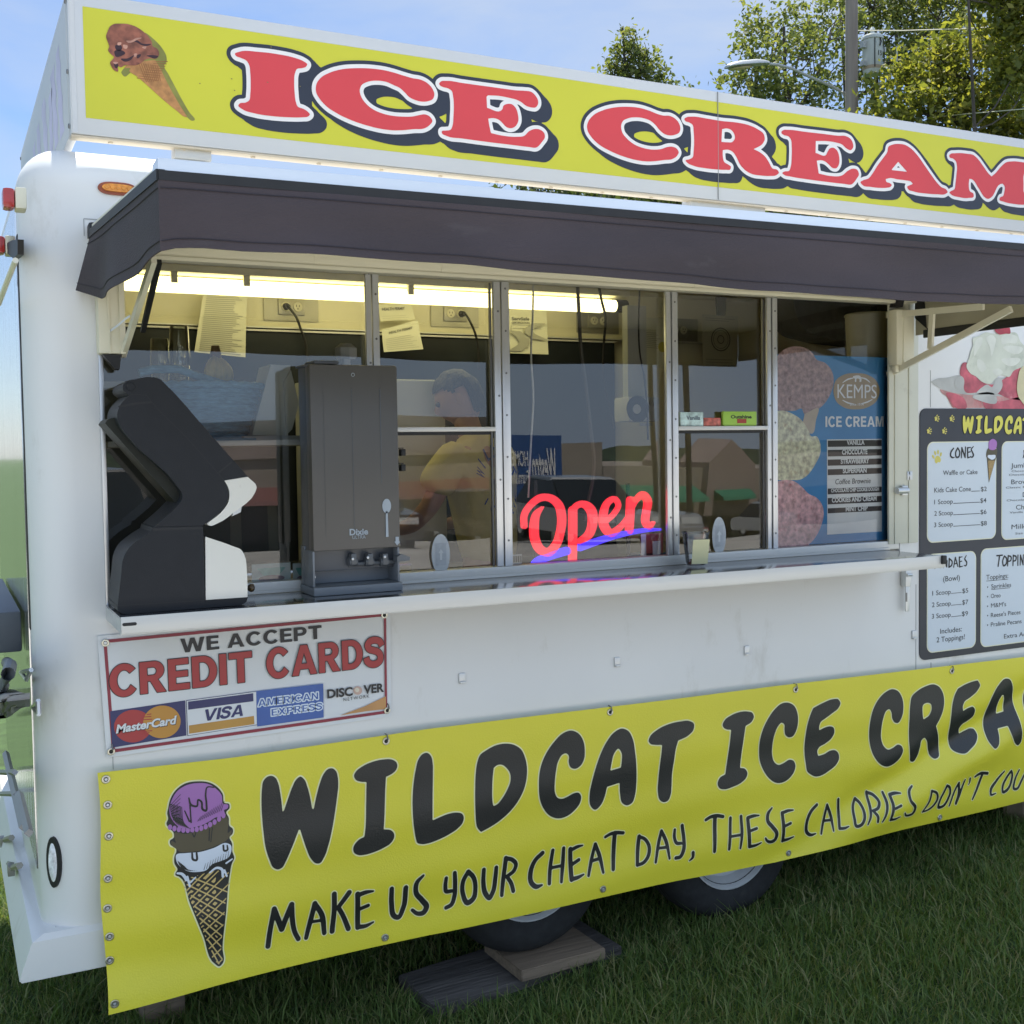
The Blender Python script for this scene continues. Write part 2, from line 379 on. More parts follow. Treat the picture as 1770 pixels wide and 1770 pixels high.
# ------------------------------------------------------------------ bold poster capitals (unit height), drawn as outlines
def _arc(cx, cy, rx, ry, a0, a1, n=14): return [(cx + rx * math.cos(R(a0 + (a1 - a0) * k / n)), cy + ry * math.sin(R(a0 + (a1 - a0) * k / n))) for k in range(n + 1)]
def _ribbon(c, r):
    c = smooth_poly(c, set(), 5, closed=False); d = np.gradient(c, axis=0); d /= np.linalg.norm(d, axis=1)[:, None]; n_ = np.stack([-d[:, 1], d[:, 0]], 1) * r; return [tuple(p) for p in np.concatenate([c + n_, (c - n_)[::-1]])]
GL = {
 'I': (.23, [[(0, 0), (.23, 0), (.23, 1), (0, 1)]]),
 'E': (.68, [[(0, 0), (.68, 0), (.68, .19), (.23, .19), (.23, .415), (.63, .415), (.63, .60), (.23, .60), (.23, .81), (.66, .81), (.66, 1), (0, 1)]]),
 'T': (.78, [[(.275, 0), (.505, 0), (.505, .80), (.78, .80), (.78, 1), (0, 1), (0, .80), (.275, .80)]]),
 'A': (.95, [[(0, 0), (.24, 0), (.30, .20), (.65, .20), (.71, 0), (.95, 0), (.60, 1), (.35, 1)], [(.355, .375), (.475, .76), (.595, .375)]]),
 'R': (.82, [[(0, 0), (.23, 0), (.23, .385), (.33, .385), (.54, 0), (.82, 0), (.56, .425)] + _arc(.46, .705, .315, .295, -62, 90) + [(0, 1)], [(.23, .56), (.42, .56)] + _arc(.42, .69, .125, .13, -90, 90) + [(.23, .82)]]),
 'P': (.76, [[(0, 0), (.23, 0), (.23, .36), (.44, .36)] + _arc(.44, .68, .32, .32, -90, 90) + [(0, 1)], [(.23, .54), (.41, .54)] + _arc(.41, .68, .13, .14, -90, 90) + [(.23, .82)]]),
 'D': (.82, [[(0, 0), (.36, 0)] + _arc(.36, .5, .46, .5, -90, 90, 22) + [(0, 1)], [(.23, .185), (.34, .185)] + _arc(.34, .5, .245, .315, -90, 90, 20) + [(.23, .815)]]),
 'C': (.86, [_arc(.46, .5, .46, .52, 40, 322, 34) + [(.66, .33)] + _arc(.46, .5, .23, .325, 318, 44, 26) + [(.64, .71)]]),
 'S': (.74, [_ribbon([(.70, .70), (.62, .85), (.44, .915), (.22, .885), (.115, .76), (.17, .635), (.36, .56), (.53, .49), (.625, .36), (.60, .19), (.42, .085), (.22, .105), (.09, .20), (.045, .335)], .112)]),
 'W': (1.30, [[(0, 1), (.24, 1), (.37, .34), (.53, 1), (.77, 1), (.93, .34), (1.06, 1), (1.30, 1), (1.06, 0), (.81, 0), (.65, .66), (.49, 0), (.24, 0)]]),
 'V': (.95, [[(0, 1), (.25, 1), (.475, .28), (.70, 1), (.95, 1), (.60, 0), (.35, 0)]]),
 'M': (1.0, [[(0, 0), (.21, 0), (.21, .72), (.40, 0), (.60, 0), (.79, .72), (.79, 0), (1, 0), (1, 1), (.69, 1), (.5, .30), (.31, 1), (0, 1)]]),
 'N': (.80, [[(0, 0), (.21, 0), (.21, .64), (.57, 0), (.80, 0), (.80, 1), (.59, 1), (.59, .38), (.23, 1), (0, 1)]]),
 'X': (.88, [[(0, 0), (.27, 0), (.44, .31), (.61, 0), (.88, 0), (.58, .51), (.86, 1), (.60, 1), (.44, .71), (.28, 1), (.02, 1), (.30, .51)]]),
}
def caps(mb, word, bl, br, tl, fn, grow=0.0, h=.0012, gap=.10, space=.34, shear=0.0):
    """word between bl and br with its top at tl, in 2D plane coordinates; grow (metres) thickens the outline"""
    bl, br, tl = (np.array(k, float) for k in (bl, br, tl)); adv = []; x = 0
    for i, ch in enumerate(word):
        if ch == ' ': x += space; continue
        adv.append((ch, x)); x += GL[ch][0] + gap
    tot = x - gap; ax = (br - bl) / tot; upv = tl - bl + ax * shear
    for ch, x0 in adv:
        art(mb, [np.array([bl + ax * (x0 + p[0]) + upv * p[1] for p in poly]) for poly in GL[ch][1]], fn, h, grow)
# ================================================================== ground
def gz(x, y):
    """lawn level: falls gently to the left; the car park behind the viewer drops away"""
    x = np.asarray(x, float); y = np.asarray(y, float)
    g = 0.13 * np.tanh((x - 2.45) * 0.056 / 0.13) + 0.006
    k = np.clip((-y - 7) / 60.0, 0, 1); k = k * k * (3 - 2 * k)
    return g - 4.6 * k
def sheet_xy(name, xs, ys, zf):
    X, Y_ = np.meshgrid(xs, ys); Z = zf(X, Y_); nx = len(xs)
    v = np.stack([X.ravel(), Y_.ravel(), Z.ravel()], 1)
    f = [(j * nx + i, j * nx + i + 1, (j + 1) * nx + i + 1, (j + 1) * nx + i) for j in range(len(ys) - 1) for i in range(nx - 1)]
    me = bpy.data.meshes.new(name); me.from_pydata(v.tolist(), [], f); me.polygons.foreach_set('use_smooth', [True] * len(f)); me.update(); return me
sx = np.concatenate([-np.geomspace(900, 8, 22), np.linspace(-6, 9, 40), np.geomspace(10, 900, 22)])
sy = np.concatenate([-np.geomspace(900, 9, 34), np.linspace(-7.6, 5, 40), np.geomspace(6, 900, 22)])
turf = pm('turf', (0.045, 0.085, 0.022), 0.95, var=0.35, scale=9, bump=0.6, bscale=120)
struct('ground', sheet_xy('ground', sx, sy, gz), turf)
asphalt = pm('asphalt', (0.50, 0.475, 0.43), 0.85, var=0.18, scale=0.6, bump=0.3, bscale=60, dirt=((0.16, 0.155, 0.15), 1.2, 0.56, 0.7))  # kept pale and laid close in, to bounce sunlight onto the trailer
lx = np.concatenate([np.linspace(-160, -12, 18), np.linspace(-8, 40, 30), np.geomspace(46, 240, 20)]); ly = np.concatenate([np.linspace(-150, -10, 60), np.linspace(-9, -1.95, 30)])
struct('parking_lot', sheet_xy('parking_lot', lx, ly, lambda x, y: gz(x, y) + 0.02), asphalt)
line_m = pm('line_paint', (0.72, 0.71, 0.66), 0.7, var=0.12, scale=14)
mbl = MB()
for row in (-16, -30, -48):
    for i in range(26):
        x = -8 + i * 2.7
        mbl.add([(x, row, float(gz(x, row)) + 0.03), (x + 0.1, row, float(gz(x, row)) + 0.03), (x + 0.1, row - 5, float(gz(x, row - 5)) + 0.03), (x, row - 5, float(gz(x, row - 5)) + 0.03)], [(0, 1, 2, 3)])
struct('bay_markings', mbl.mesh('bay_markings'), line_m)
kerb_m = pm('kerb_concrete', (0.42, 0.41, 0.38), 0.8, var=0.15, scale=8)
mk = MB()
for i in range(60):
    x0, x1 = -60 + i * 2.6, -60 + i * 2.6 + 2.59; z = float(gz(x0 + 1.3, -1.9)) - .02; mk.box((x0, -1.96, z - 0.05), (x1, -1.82, z + 0.13), 0.01)
struct('kerb', mk.mesh('kerb'), kerb_m)

# ------------------------------------------------------------------ grass: nobody could count the blades
def blades(n, xr, yr, hgt, wid, dens=None, seed=3):
    g = np.random.default_rng(seed)
    x = g.uniform(*xr, n); y = g.uniform(*yr, n)
    if dens is not None:
        k = g.uniform(0, 1, n) < dens(x, y); x, y = x[k], y[k]; n = len(x)
    z = gz(x, y) - 0.004; a = g.uniform(0, 2 * np.pi, n)
    patch = 0.75 + 0.5 * (0.5 + 0.5 * np.sin(x * 7.3 + 2 * np.sin(y * 5.1)) * np.sin(y * 8.7 + 1.7 * np.sin(x * 4.3)))
    h = hgt * patch * g.lognormal(0, 0.3, n); w = wid * g.uniform(0.7, 1.3, n); lean = h * g.uniform(0.15, 1.25, n)
    la = a + np.pi / 2 + g.normal(0, 0.5, n)
    ux, uy = np.cos(a), np.sin(a); lx_, ly_ = np.cos(la), np.sin(la)
    def pt(t, side):
        ww = w * (1 - 0.55 * t) * side / 2; l = lean * t * t
        return np.stack([x + ux * ww + lx_ * l, y + uy * ww + ly_ * l, z + h * (t - 0.18 * t * t * (lean / np.maximum(h, 1e-6)))], 1)
    V = np.stack([pt(0, -1), pt(0, 1), pt(.5, 1), pt(.5, -1), pt(1, 0)], 1).reshape(-1, 3)
    b = (np.arange(n) * 5)[:, None]
    Q = b + np.array([[0, 1, 2, 3]]); T = b + np.array([[3, 2, 4]])
    return V, Q, T
def np_mesh(name, V, Q=None, T=None):
    me = bpy.data.meshes.new(name); me.vertices.add(len(V)); me.vertices.foreach_set('co', np.asarray(V, np.float32).ravel())
    li = []; st = []; tot = 0
    if Q is not None and len(Q): li.append(Q.ravel()); st.append(tot + np.arange(len(Q)) * 4); tot += len(Q) * 4
    if T is not None and len(T): li.append(T.ravel()); st.append(tot + np.arange(len(T)) * 3); tot += len(T) * 3
    li = np.concatenate(li); st = np.concatenate(st)
    me.loops.add(len(li)); me.loops.foreach_set('vertex_index', li.astype(np.int32)); me.polygons.add(len(st)); me.polygons.foreach_set('loop_start', st.astype(np.int32))
    me.update(calc_edges=True); me.validate(); return me
def leaf_mat(name, cols, transl=0.35, rough=0.6):
    mt = bpy.data.materials.new(name); mt.use_nodes = True; t = mt.node_tree; t.nodes.clear()
    o = t.nodes.new('ShaderNodeOutputMaterial'); ge = t.nodes.new('ShaderNodeNewGeometry'); cr = t.nodes.new('ShaderNodeValToRGB')
    cr.color_ramp.elements[0].color = (*cols[0], 1); cr.color_ramp.elements[1].color = (*cols[-1], 1)
    for i, c in enumerate(cols[1:-1]): e = cr.color_ramp.elements.new((i + 1) / (len(cols) - 1)); e.color = (*c, 1)
    t.links.new(ge.outputs['Random Per Island'], cr.inputs[0])
    b = t.nodes.new('ShaderNodeBsdfPrincipled'); b.inputs['Roughness'].default_value = rough; b.inputs['Specular IOR Level'].default_value = 0.35; t.links.new(cr.outputs[0], b.inputs['Base Color'])
    tr = t.nodes.new('ShaderNodeBsdfTranslucent'); mu = t.nodes.new('ShaderNodeMix'); mu.data_type = 'RGBA'; mu.blend_type = 'MULTIPLY'; mu.inputs[0].default_value = 1; mu.inputs[7].default_value = (1.5, 1.5, 0.6, 1)
    t.links.new(cr.outputs[0], mu.inputs[6]); t.links.new(mu.outputs[2], tr.inputs[0])
    ms = t.nodes.new('ShaderNodeMixShader'); ms.inputs[0].default_value = transl; t.links.new(b.outputs[0], ms.inputs[1]); t.links.new(tr.outputs[0], ms.inputs[2]); t.links.new(ms.outputs[0], o.inputs[0])
    MATS[name] = mt; return mt
grass_m = leaf_mat('grass_blade', [(0.06, 0.105, 0.028), (0.10, 0.17, 0.04), (0.13, 0.205, 0.05), (0.19, 0.24, 0.08), (0.32, 0.29, 0.15)], 0.35)
def seen(x, y):        # thin out what the view can hardly see
    d = np.hypot(x - CAM[0], y - CAM[1]); k = np.clip(1.25 - 0.11 * (d - 2.6), 0.12, 1)
    ang = np.arctan2(x - CAM[0], y - CAM[1]); k = k * ((ang > -0.07) & (ang < 1.02))
    hide = (x > 1.30) & (x < 2.06) & (y > 0.03) & (y < 0.36)          # the boards lie there
    return np.where(hide, 0, k)
V1, Q1, T1 = blades(430000, (-0.4, 7.2), (-1.85, 3.4), 0.050, 0.0052, seen)
go = link('grass', np_mesh('grass', V1, Q1, T1), grass_m); tag(go, 'short green lawn grass around and under the food trailer', 'grass', kind='stuff')

# ------------------------------------------------------------------ trees
bark = pm('bark', (0.06, 0.05, 0.042), 0.9, var=0.3, scale=12, bump=0.8, bscale=30, stretch=(1, 1, 0.25))
def crown_mesh(name, blobs, n, size, seed, squash=0.8):
    """leaf clumps gathered on twig ends through the volume of each blob"""
    g = np.random.default_rng(seed); wts = np.array([b[3] ** 2.2 for b in blobs]); wts /= wts.sum()
    C = []
    for b, w in zip(blobs, wts):
        k = max(3, int(n * w / 26)); d = g.normal(size=(k, 3)); d /= np.linalg.norm(d, axis=1)[:, None]
        r = b[3] * g.uniform(0.25, 1.08, k) ** 0.6
        C.append(np.array(b[:3]) + d * r[:, None] * np.array([1, 1, squash]))
    C = np.concatenate(C); per = max(4, n // len(C)); N = len(C) * per
    sc = np.repeat(g.uniform(0.6, 1.5, len(C)), per)
    P = np.repeat(C, per, 0) + g.normal(size=(N, 3)) * (size * 2.5 * sc)[:, None] * np.array([1, 1, 0.65])
    nrm = g.normal(size=(N, 3)) + np.array([0, 0, 0.9]); nrm /= np.linalg.norm(nrm, axis=1)[:, None]
    t = np.cross(nrm, g.normal(size=(N, 3))); t /= np.linalg.norm(t, axis=1)[:, None]; b = np.cross(nrm, t)
    s = (size * g.lognormal(0, 0.28, N))[:, None]
    V = np.stack([P - t * s, P + b * s * 0.55 + nrm * s * 0.12, P + t * s, P - b * s * 0.55 + nrm * s * 0.12], 1).reshape(-1, 3)
    q = (np.arange(N) * 4)[:, None]; T = np.concatenate([q + np.array([[0, 1, 2]]), q + np.array([[0, 2, 3]])])
    return np_mesh(name, V, None, T)
def limb(mb, a, b, r0, r1, g, bend=0.12, seg=7):
    a, b = np.array(a, float), np.array(b, float); L_ = np.linalg.norm(b - a); pts = []
    off = g.normal(size=3) * L_ * bend
    for i in range(6):
        t = i / 5; pts.append(a + (b - a) * t + off * math.sin(math.pi * t) * 0.6 + g.normal(size=3) * L_ * 0.012)
    mb.tube(pts, [r0 + (r1 - r0) * i / 5 for i in range(6)], seg); return pts
def tree(label, base, top, blobs, n, size, mat, seed, r=0.28, group='trees beyond the trailer', multi=1, squash=0.8):
    g = np.random.default_rng(seed); base = np.array(base, float); base[2] = gz(base[0], base[1]) - 0.1
    t = thing('tree', label, 'tree', base, group); mb = MB(); stems = []
    for k in range(multi):
        tp = np.array(top, float) + (g.normal(size=3) * [1.6, 1.2, 0.5] if multi > 1 else 0)
        stems.append(limb(mb, base + g.normal(size=3) * [0.3, 0.3, 0], tp, r, r * 0.2, g, 0.04, 9))
    for b in blobs:
        st = stems[int(g.integers(len(stems)))]; j = int(np.argmin([np.linalg.norm(np.array(b[:3]) - [0, 0, b[3]] - p) for p in st])); j = max(1, min(4, j))
        L1 = limb(mb, st[j], np.array(b[:3]), r * 0.30, r * 0.09, g)
        for _ in range(4):
            d = g.normal(size=3); d /= np.linalg.norm(d); limb(mb, L1[3 + int(g.integers(2))], np.array(b[:3]) + d * b[3] * 0.85, r * 0.13, r * 0.03, g, 0.15, 5)
    mb.build('trunk', bark, t, fixn=False)
    link('crown', crown_mesh('crown', blobs, n, size, seed + 50, squash), mat, t); return t
leafA = leaf_mat('leaf_mid', [(0.07, 0.09, 0.04), (0.12, 0.15, 0.06), (0.17, 0.195, 0.075), (0.24, 0.245, 0.11)], 0.5)
leafB = leaf_mat('leaf_yellow', [(0.08, 0.10, 0.032), (0.15, 0.17, 0.045), (0.23, 0.24, 0.06), (0.32, 0.30, 0.085)], 0.5)
leafD = leaf_mat('leaf_dark', [(0.04, 0.055, 0.022), (0.06, 0.085, 0.03), (0.09, 0.115, 0.04)], 0.4)
def blob(u, v, depth, r): p = PD(u, v, depth); return (p[0], p[1], p[2], r)
def gb(p): return (p[0], p[1], float(gz(p[0], p[1])))
# tree with the rounded crown behind the lamp
D1 = 27.0
tree('loose grey green tree behind the street lamp, its rounded crown left of the pole', PD(1375, 520, D1), PD(1370, 40, D1),
     [blob(1345, 60, D1, 1.15), blob(1400, 35, D1 + 1, 1.1), blob(1300, 130, D1, 0.9), blob(1360, 130, D1 - .6, 1.0), blob(1425, 110, D1, 0.95), blob(1290, 200, D1, 0.95), blob(1350, 215, D1, 1.1), blob(1420, 215, D1 + .5, 1.0), blob(1310, 300, D1, 1.1), blob(1400, 310, D1, 1.2), blob(1440, 40, D1 + 1, .8), blob(1360, 400, D1, 1.3)],
     10500, 0.062, leafA, 11, 0.16)
D2 = 31.0
tree('tall thin tree just right of the utility pole, branches open to the sky', PD(1560, 560, D2), PD(1555, -60, D2),
     [blob(1520, -20, D2, 1.3), blob(1590, 10, D2, 1.2), blob(1530, 70, D2, 1.0), blob(1600, 90, D2, 1.1), blob(1490, 20, D2 + 1, .9), blob(1650, -30, D2, 1.4), blob(1700, 40, D2 + 1, 1.3), blob(1505, 130, D2, .8), blob(1640, 60, D2 + 1, 1.1)],
     11000, 0.064, leafA, 12, 0.17, multi=3)
D3 = 23.0
tree('broad sunlit yellow green tree at the right, low over the sign', PD(1640, 620, D3), PD(1650, 60, D3),
     [blob(1560, 160, D3, .75), blob(1620, 110, D3, .8), blob(1690, 130, D3 - .5, .95), blob(1530, 215, D3, .65), blob(1600, 200, D3 - .6, .9), blob(1680, 210, D3, .95), blob(1740, 190, D3, .9), blob(1570, 270, D3, .9), blob(1660, 290, D3, 1.0), blob(1740, 270, D3, .9), blob(1510, 290, D3, .8), blob(1600, 360, D3, 1.2), blob(1720, 360, D3, 1.2), blob(1655, 70, D3, .6), blob(1790, 240, D3, .9)],
     20000, 0.062, leafB, 13, 0.2)
D4 = 21.0
tree('dark trunked tree at the far right with bright leaves hanging in from the top corner', PD(1712, 640, D4), PD(1706, -160, D4),
     [blob(1745, 25, D4, .55), blob(1770, 80, D4, .6), blob(1735, 90, D4 + 1, .5), blob(1790, 0, D4, .7), blob(1720, -50, D4, .7), blob(1770, 140, D4, .6), blob(1660, -60, D4, .6)],
     7500, 0.062, leafB, 14, 0.06)
D5 = 46.0
tree('small pointed tree top showing alone above the middle of the sign', PD(1090, 600, D5), PD(1090, 55, D5),
     [blob(1092, 62, D5, .5), blob(1075, 90, D5, .6), blob(1112, 88, D5, .6), blob(1090, 112, D5, .85), blob(1060, 125, D5, .65), blob(1122, 128, D5, .75), blob(1090, 160, D5, 1.2), blob(1050, 200, D5, 1.3), blob(1130, 200, D5, 1.3), blob(1090, 260, D5, 1.9), blob(1165, 160, D5, .55), blob(1090, 350, D5, 2.2)],
     12000, 0.095, leafA, 15, 0.2)
for i, (u, v, D, rr) in enumerate([(960, 400, 40, 1.5), (1180, 400, 36, 1.4), (1480, 420, 30, 1.3)]):
    tree(['dark bushy tree low behind the trailer roof, left of the others in the gap', 'dark bushy tree low behind the trailer roof, middle of the gap', 'dark bushy tree low behind the trailer roof, under the street lamp'][i], PD(u, 640, D), PD(u, 360, D),
         [blob(u - 70, v - 20, D, rr), blob(u, v - 40, D, rr), blob(u + 70, v - 15, D, rr), blob(u - 30, v + 40, D, rr * 1.1), blob(u + 50, v + 50, D, rr * 1.1), blob(u + 120, v + 10, D, rr * .9), blob(u - 115, v + 20, D, rr * .8)], 6500, 0.12, leafD, 30 + i, 0.2)

# ------------------------------------------------------------------ utility pole with its transformer and street lamp
DP = 24.0
pole_wood = pm('pole_wood', (0.25, 0.21, 0.19), 0.9, var=0.22, scale=8, bump=0.6, bscale=30, stretch=(1, 1, 0.08))
steel_grey = pm('galvanised_grey', (0.42, 0.44, 0.45), 0.5, 0.35, var=0.08, scale=20)
pale_grey = pm('transformer_grey', (0.46, 0.50, 0.50), 0.5, var=0.06)
lamp_tan = pm('lamp_lens', (0.55, 0.45, 0.32), 0.5, var=0.06)  # warm light off the ground is put into this tan
blackm = pm('black_rubber', (0.012, 0.012, 0.013), 0.55, var=0.2, scale=20)
pt_, pb_ = PD(1470, -160, DP), PD(1474, 900, DP); pb_ = np.array([pb_[0], pb_[1], float(gz(pb_[0], pb_[1]))])
pt_[0], pt_[1] = pb_[0] - 0.02, pb_[1]
pole = thing('utility_pole', 'weathered grey wooden utility pole with a vertical crack, behind the sign', 'utility pole', pb_)
mb = MB(); mb.tube([pb_ + (np.array(pt_) - pb_) * k / 8 for k in range(9)], [0.15 - 0.004 * k for k in range(9)], 16); mb.build('shaft', pole_wood, pole)
mb = MB(); xx = PD(1473, 100, DP); mb.box((xx[0] - .012, xx[1] - .150, xx[2] - 2.0), (xx[0] + .008, xx[1] - .13, xx[2] + .8)); mb.build('crack', pm('crack_dark', (0.08, 0.055, 0.045), 0.95), pole)
tc_ = PD(1508, 96, DP - .1)
tr_ = thing('transformer', 'pale grey can transformer with the number 15 hung on the utility pole', 'transformer', tc_)
mb = MB(); mb.lathe([(0.0, -.40), (.17, -.40), (.20, -.30), (.205, .30), (.225, .31), (.225, .35), (.19, .40), (.0, .42)], tc_, 'z', 28); mb.build('tank', pale_grey, tr_)
mb = MB(); mb.lathe([(.15, -.405), (.202, -.30), (.204, -.24)], tc_, 'z', 28); mb.build('rust_band', pm('dull_tan', (0.38, 0.31, 0.24), 0.7), tr_)
mb = MB(); mb.lathe([(.03, .40), (.06, .44), (.04, .48), (.06, .52), (.03, .58)], tc_, 'z', 12); mb.build('bushing', pale_grey, tr_)
mb = MB(); mb.tube([tc_ + np.array([-.11, -.185, .30]), tc_ + np.array([-.13, -.2, 0]), tc_ + np.array([-.12, -.195, -.3])], .011, 6); mb.tube([tc_ + np.array([.13, -.175, .33]), tc_ + np.array([.16, -.175, 0]), tc_ + np.array([.14, -.18, -.3])], .011, 6); mb.tube([tc_ + np.array([.0, -.22, .3]), tc_ + np.array([.02, -.23, .22]), tc_ + np.array([-.01, -.225, .14])], .016, 6); mb.build('strap', blackm, tr_)
for a_, b_ in (([-.30, -.05, .12], [-.19, .05, .25]), ([-.30, -.05, -.25], [-.19, .05, -.15]), ([.19, -.06, .1], [.32, .06, .2]), ([.19, -.06, -.22], [.31, .06, -.14])): mb = MB(); mb.box(tc_ + np.array(a_), tc_ + np.array(b_)); mb.build('bracket', steel_grey, tr_)
mb = MB(); put_text(mb, '15', (tc_[0] - .035, tc_[2] - .05), None, (tc_[0] - .035, tc_[2] + .045), lambda x, z: (x, tc_[1] - .2052 + ((x - tc_[0]) ** 2) / .41, z), 0.02); mb.build('number', blackm, tr_)
arm_pts = [PD(1463, 163, DP), PD(1435, 148, DP - .2), PD(1400, 133, DP - .4), PD(1370, 119, DP - .6), PD(1345, 112, DP - .8), PD(1325, 110, DP - .9)]
lamp = thing('street_lamp', 'grey cobra head street lamp on a curved arm reaching left from the utility pole', 'street lamp', arm_pts[0])
mb = MB(); mb.tube(arm_pts, 0.03, 8); mb.tube([PD(1464, 176, DP), PD(1455, 158, DP - .1)], 0.02, 6); mb.build('arm', steel_grey, lamp)
h0, h1 = PD(1328, 110, DP - .9), PD(1257, 116, DP - 1.5); hd = np.array(h1) - np.array(h0)
mb = MB(); rows = []
for t, w, hh in [(0, .05, .05), (.12, .10, .08), (.35, .15, .11), (.75, .17, .10), (.95, .14, .07), (1, .09, .04)]:
    c = np.array(h0) + hd * t; side = np.cross(hd / np.linalg.norm(hd), [0, 0, 1]); rows.append([c + side * w * math.cos(a) + np.array([0, 0, 1]) * hh * math.sin(a) * (1 if math.sin(a) > 0 else .25) for a in np.linspace(0, 2 * math.pi, 13)[:-1]])
v = [p for r_ in rows for p in r_]; f = [(i * 12 + k, i * 12 + (k + 1) % 12, (i + 1) * 12 + (k + 1) % 12, (i + 1) * 12 + k) for i in range(5) for k in range(12)]
mb.add(v, f, True); mb.add(rows[0], [tuple(range(12))]); mb.add(rows[-1], [tuple(range(11, -1, -1))]); mb.build('head', steel_grey, lamp)
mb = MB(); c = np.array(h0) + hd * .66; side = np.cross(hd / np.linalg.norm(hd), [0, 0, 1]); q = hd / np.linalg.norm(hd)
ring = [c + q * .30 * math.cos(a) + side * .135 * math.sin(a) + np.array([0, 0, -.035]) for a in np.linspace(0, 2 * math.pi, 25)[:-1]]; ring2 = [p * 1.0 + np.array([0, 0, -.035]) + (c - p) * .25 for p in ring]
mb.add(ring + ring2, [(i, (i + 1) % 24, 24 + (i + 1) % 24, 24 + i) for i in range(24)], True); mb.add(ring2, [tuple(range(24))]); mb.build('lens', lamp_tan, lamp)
wire_m = pm('bare_wire', (0.62, 0.58, 0.46), 0.5, var=0.05)
mb = MB(); mb.tube([PD(1478, 53, DP), PD(1560, 53, DP - 1), PD(1660, 50, DP - 2), PD(1770, 44, DP - 3.2), PD(1900, 30, DP - 5)], 0.013, 6)
tag(mb.build('power_line', wire_m), 'bright overhead power line running right from the top of the transformer', 'power line')
mb = MB(); mb.tube([PD(1500, 216, DP), PD(1570, 207, DP - 1), PD(1680, 196, DP - 2.5), PD(1800, 186, DP - 4.5)], 0.009, 6)
tag(mb.build('power_line', wire_m), 'thin lower overhead wire just above the sign at the right', 'power line')
mb = MB(); mb.tube([PD(1550, 80, DP - .2), PD(1551, 160, DP - .2), PD(1553, 420, DP - .2), [*PD(1554, 900, DP - .2)[:2], float(gz(*PD(1554, 900, DP - .2)[:2]))]], 0.018, 6)
tag(mb.build('conduit', steel_grey), 'thin grey vertical conduit right of the transformer', 'conduit')
# ================================================================== the food trailer
white_p = pm('white_paint', (0.75, 0.75, 0.73), 0.36, var=0.035, scale=1.6, bump=0.10, bscale=3.5, stretch=(1, 1, .45), dirt=((0.52, 0.50, 0.44), 5.5, 0.57, 0.6))
white_s = pm('sign_white', (0.57, 0.585, 0.60), 0.45, var=0.02, scale=3)
cream = pm('cream_paint', (0.72, 0.69, 0.54), 0.5, var=0.05, scale=2, dirt=((0.4, 0.37, 0.25), 5, 0.64, 0.5))
alu = pm('brushed_aluminium', (0.62, 0.63, 0.64), 0.33, 0.85, var=0.10, scale=30, stretch=(1, 1, 0.04), bump=0.06, bscale=60)
alu_h = pm('worn_aluminium', (0.60, 0.60, 0.58), 0.42, 0.35, var=0.10, scale=25, stretch=(0.05, 1, 1), bump=0.05, bscale=50)
stain = pm('stainless_counter', (0.45, 0.46, 0.48), 0.16, 0.95, var=0.08, scale=18, stretch=(0.08, 1, 1))
mirror_s = pm('stainless_sheet', (0.66, 0.67, 0.68), 0.10, 1.0, var=0.10, scale=3, bump=0.9, bscale=5, stretch=(1, 6, 0.10))
dark_m = pm('chassis_black', (0.016, 0.016, 0.017), 0.7, var=0.3, scale=15)
screw_m = pm('screw_head', (0.18, 0.18, 0.18), 0.4, 0.8)
XE, YB, ZB, ZT = 0.21, 1.75, 0.455, 2.535
T = thing('food_trailer', 'white ice cream food trailer with a long serving window under a dark awning', 'food trailer', (2.4, 0.85, 0.0))
OX0, OX1, OZ0, OZ1 = 0.395, 3.24, 1.300, 2.245
def make_body():
    bm = bmesh.new(); bmesh.ops.create_cube(bm, size=1)
    for v in bm.verts: v.co = Vector((XE if v.co.x < 0 else 5.7, 0 if v.co.y < 0 else YB, ZB if v.co.z < 0 else ZT))
    ed = [e for e in bm.edges if not all(abs(v.co.z - ZB) < 1e-4 for v in e.verts)]
    bmesh.ops.bevel(bm, geom=ed, offset=0.115, segments=9, profile=0.5, affect='EDGES')
    me = bpy.data.meshes.new('body'); bm.to_mesh(me); bm.free(); o = bpy.data.objects.new('tmp_body', me); COL.objects.link(o)
    cut = []
    for a, b in (((XE + .06, .055, .505), (5.62, YB - .055, 2.480)), ((OX0, -.3, OZ0), (OX1, .12, OZ1))):
        c = bpy.data.objects.new('tmp_cut', MB().box(a, b).mesh('c')); COL.objects.link(c); cut.append(c)
        md = o.modifiers.new('b', 'BOOLEAN'); md.operation = 'DIFFERENCE'; md.object = c; md.solver = 'EXACT'
    bpy.context.view_layer.update()
    r = bpy.data.meshes.new_from_object(o.evaluated_get(bpy.context.evaluated_depsgraph_get()))
    for c in cut + [o]: bpy.data.objects.remove(c)
    r.materials.clear(); r.materials.append(white_p); r.materials.append(cream)
    for p in r.polygons:
        c = p.center; inside = XE + .05 < c.x < 5.63 and .05 < c.y < YB - .05 and .50 < c.z < 2.49
        p.material_index = 1 if inside else 0; p.use_smooth = not inside
    r.set_sharp_from_angle(angle=R(28)); r.name = 'body'; return r
body = link('body', make_body(), None, T)
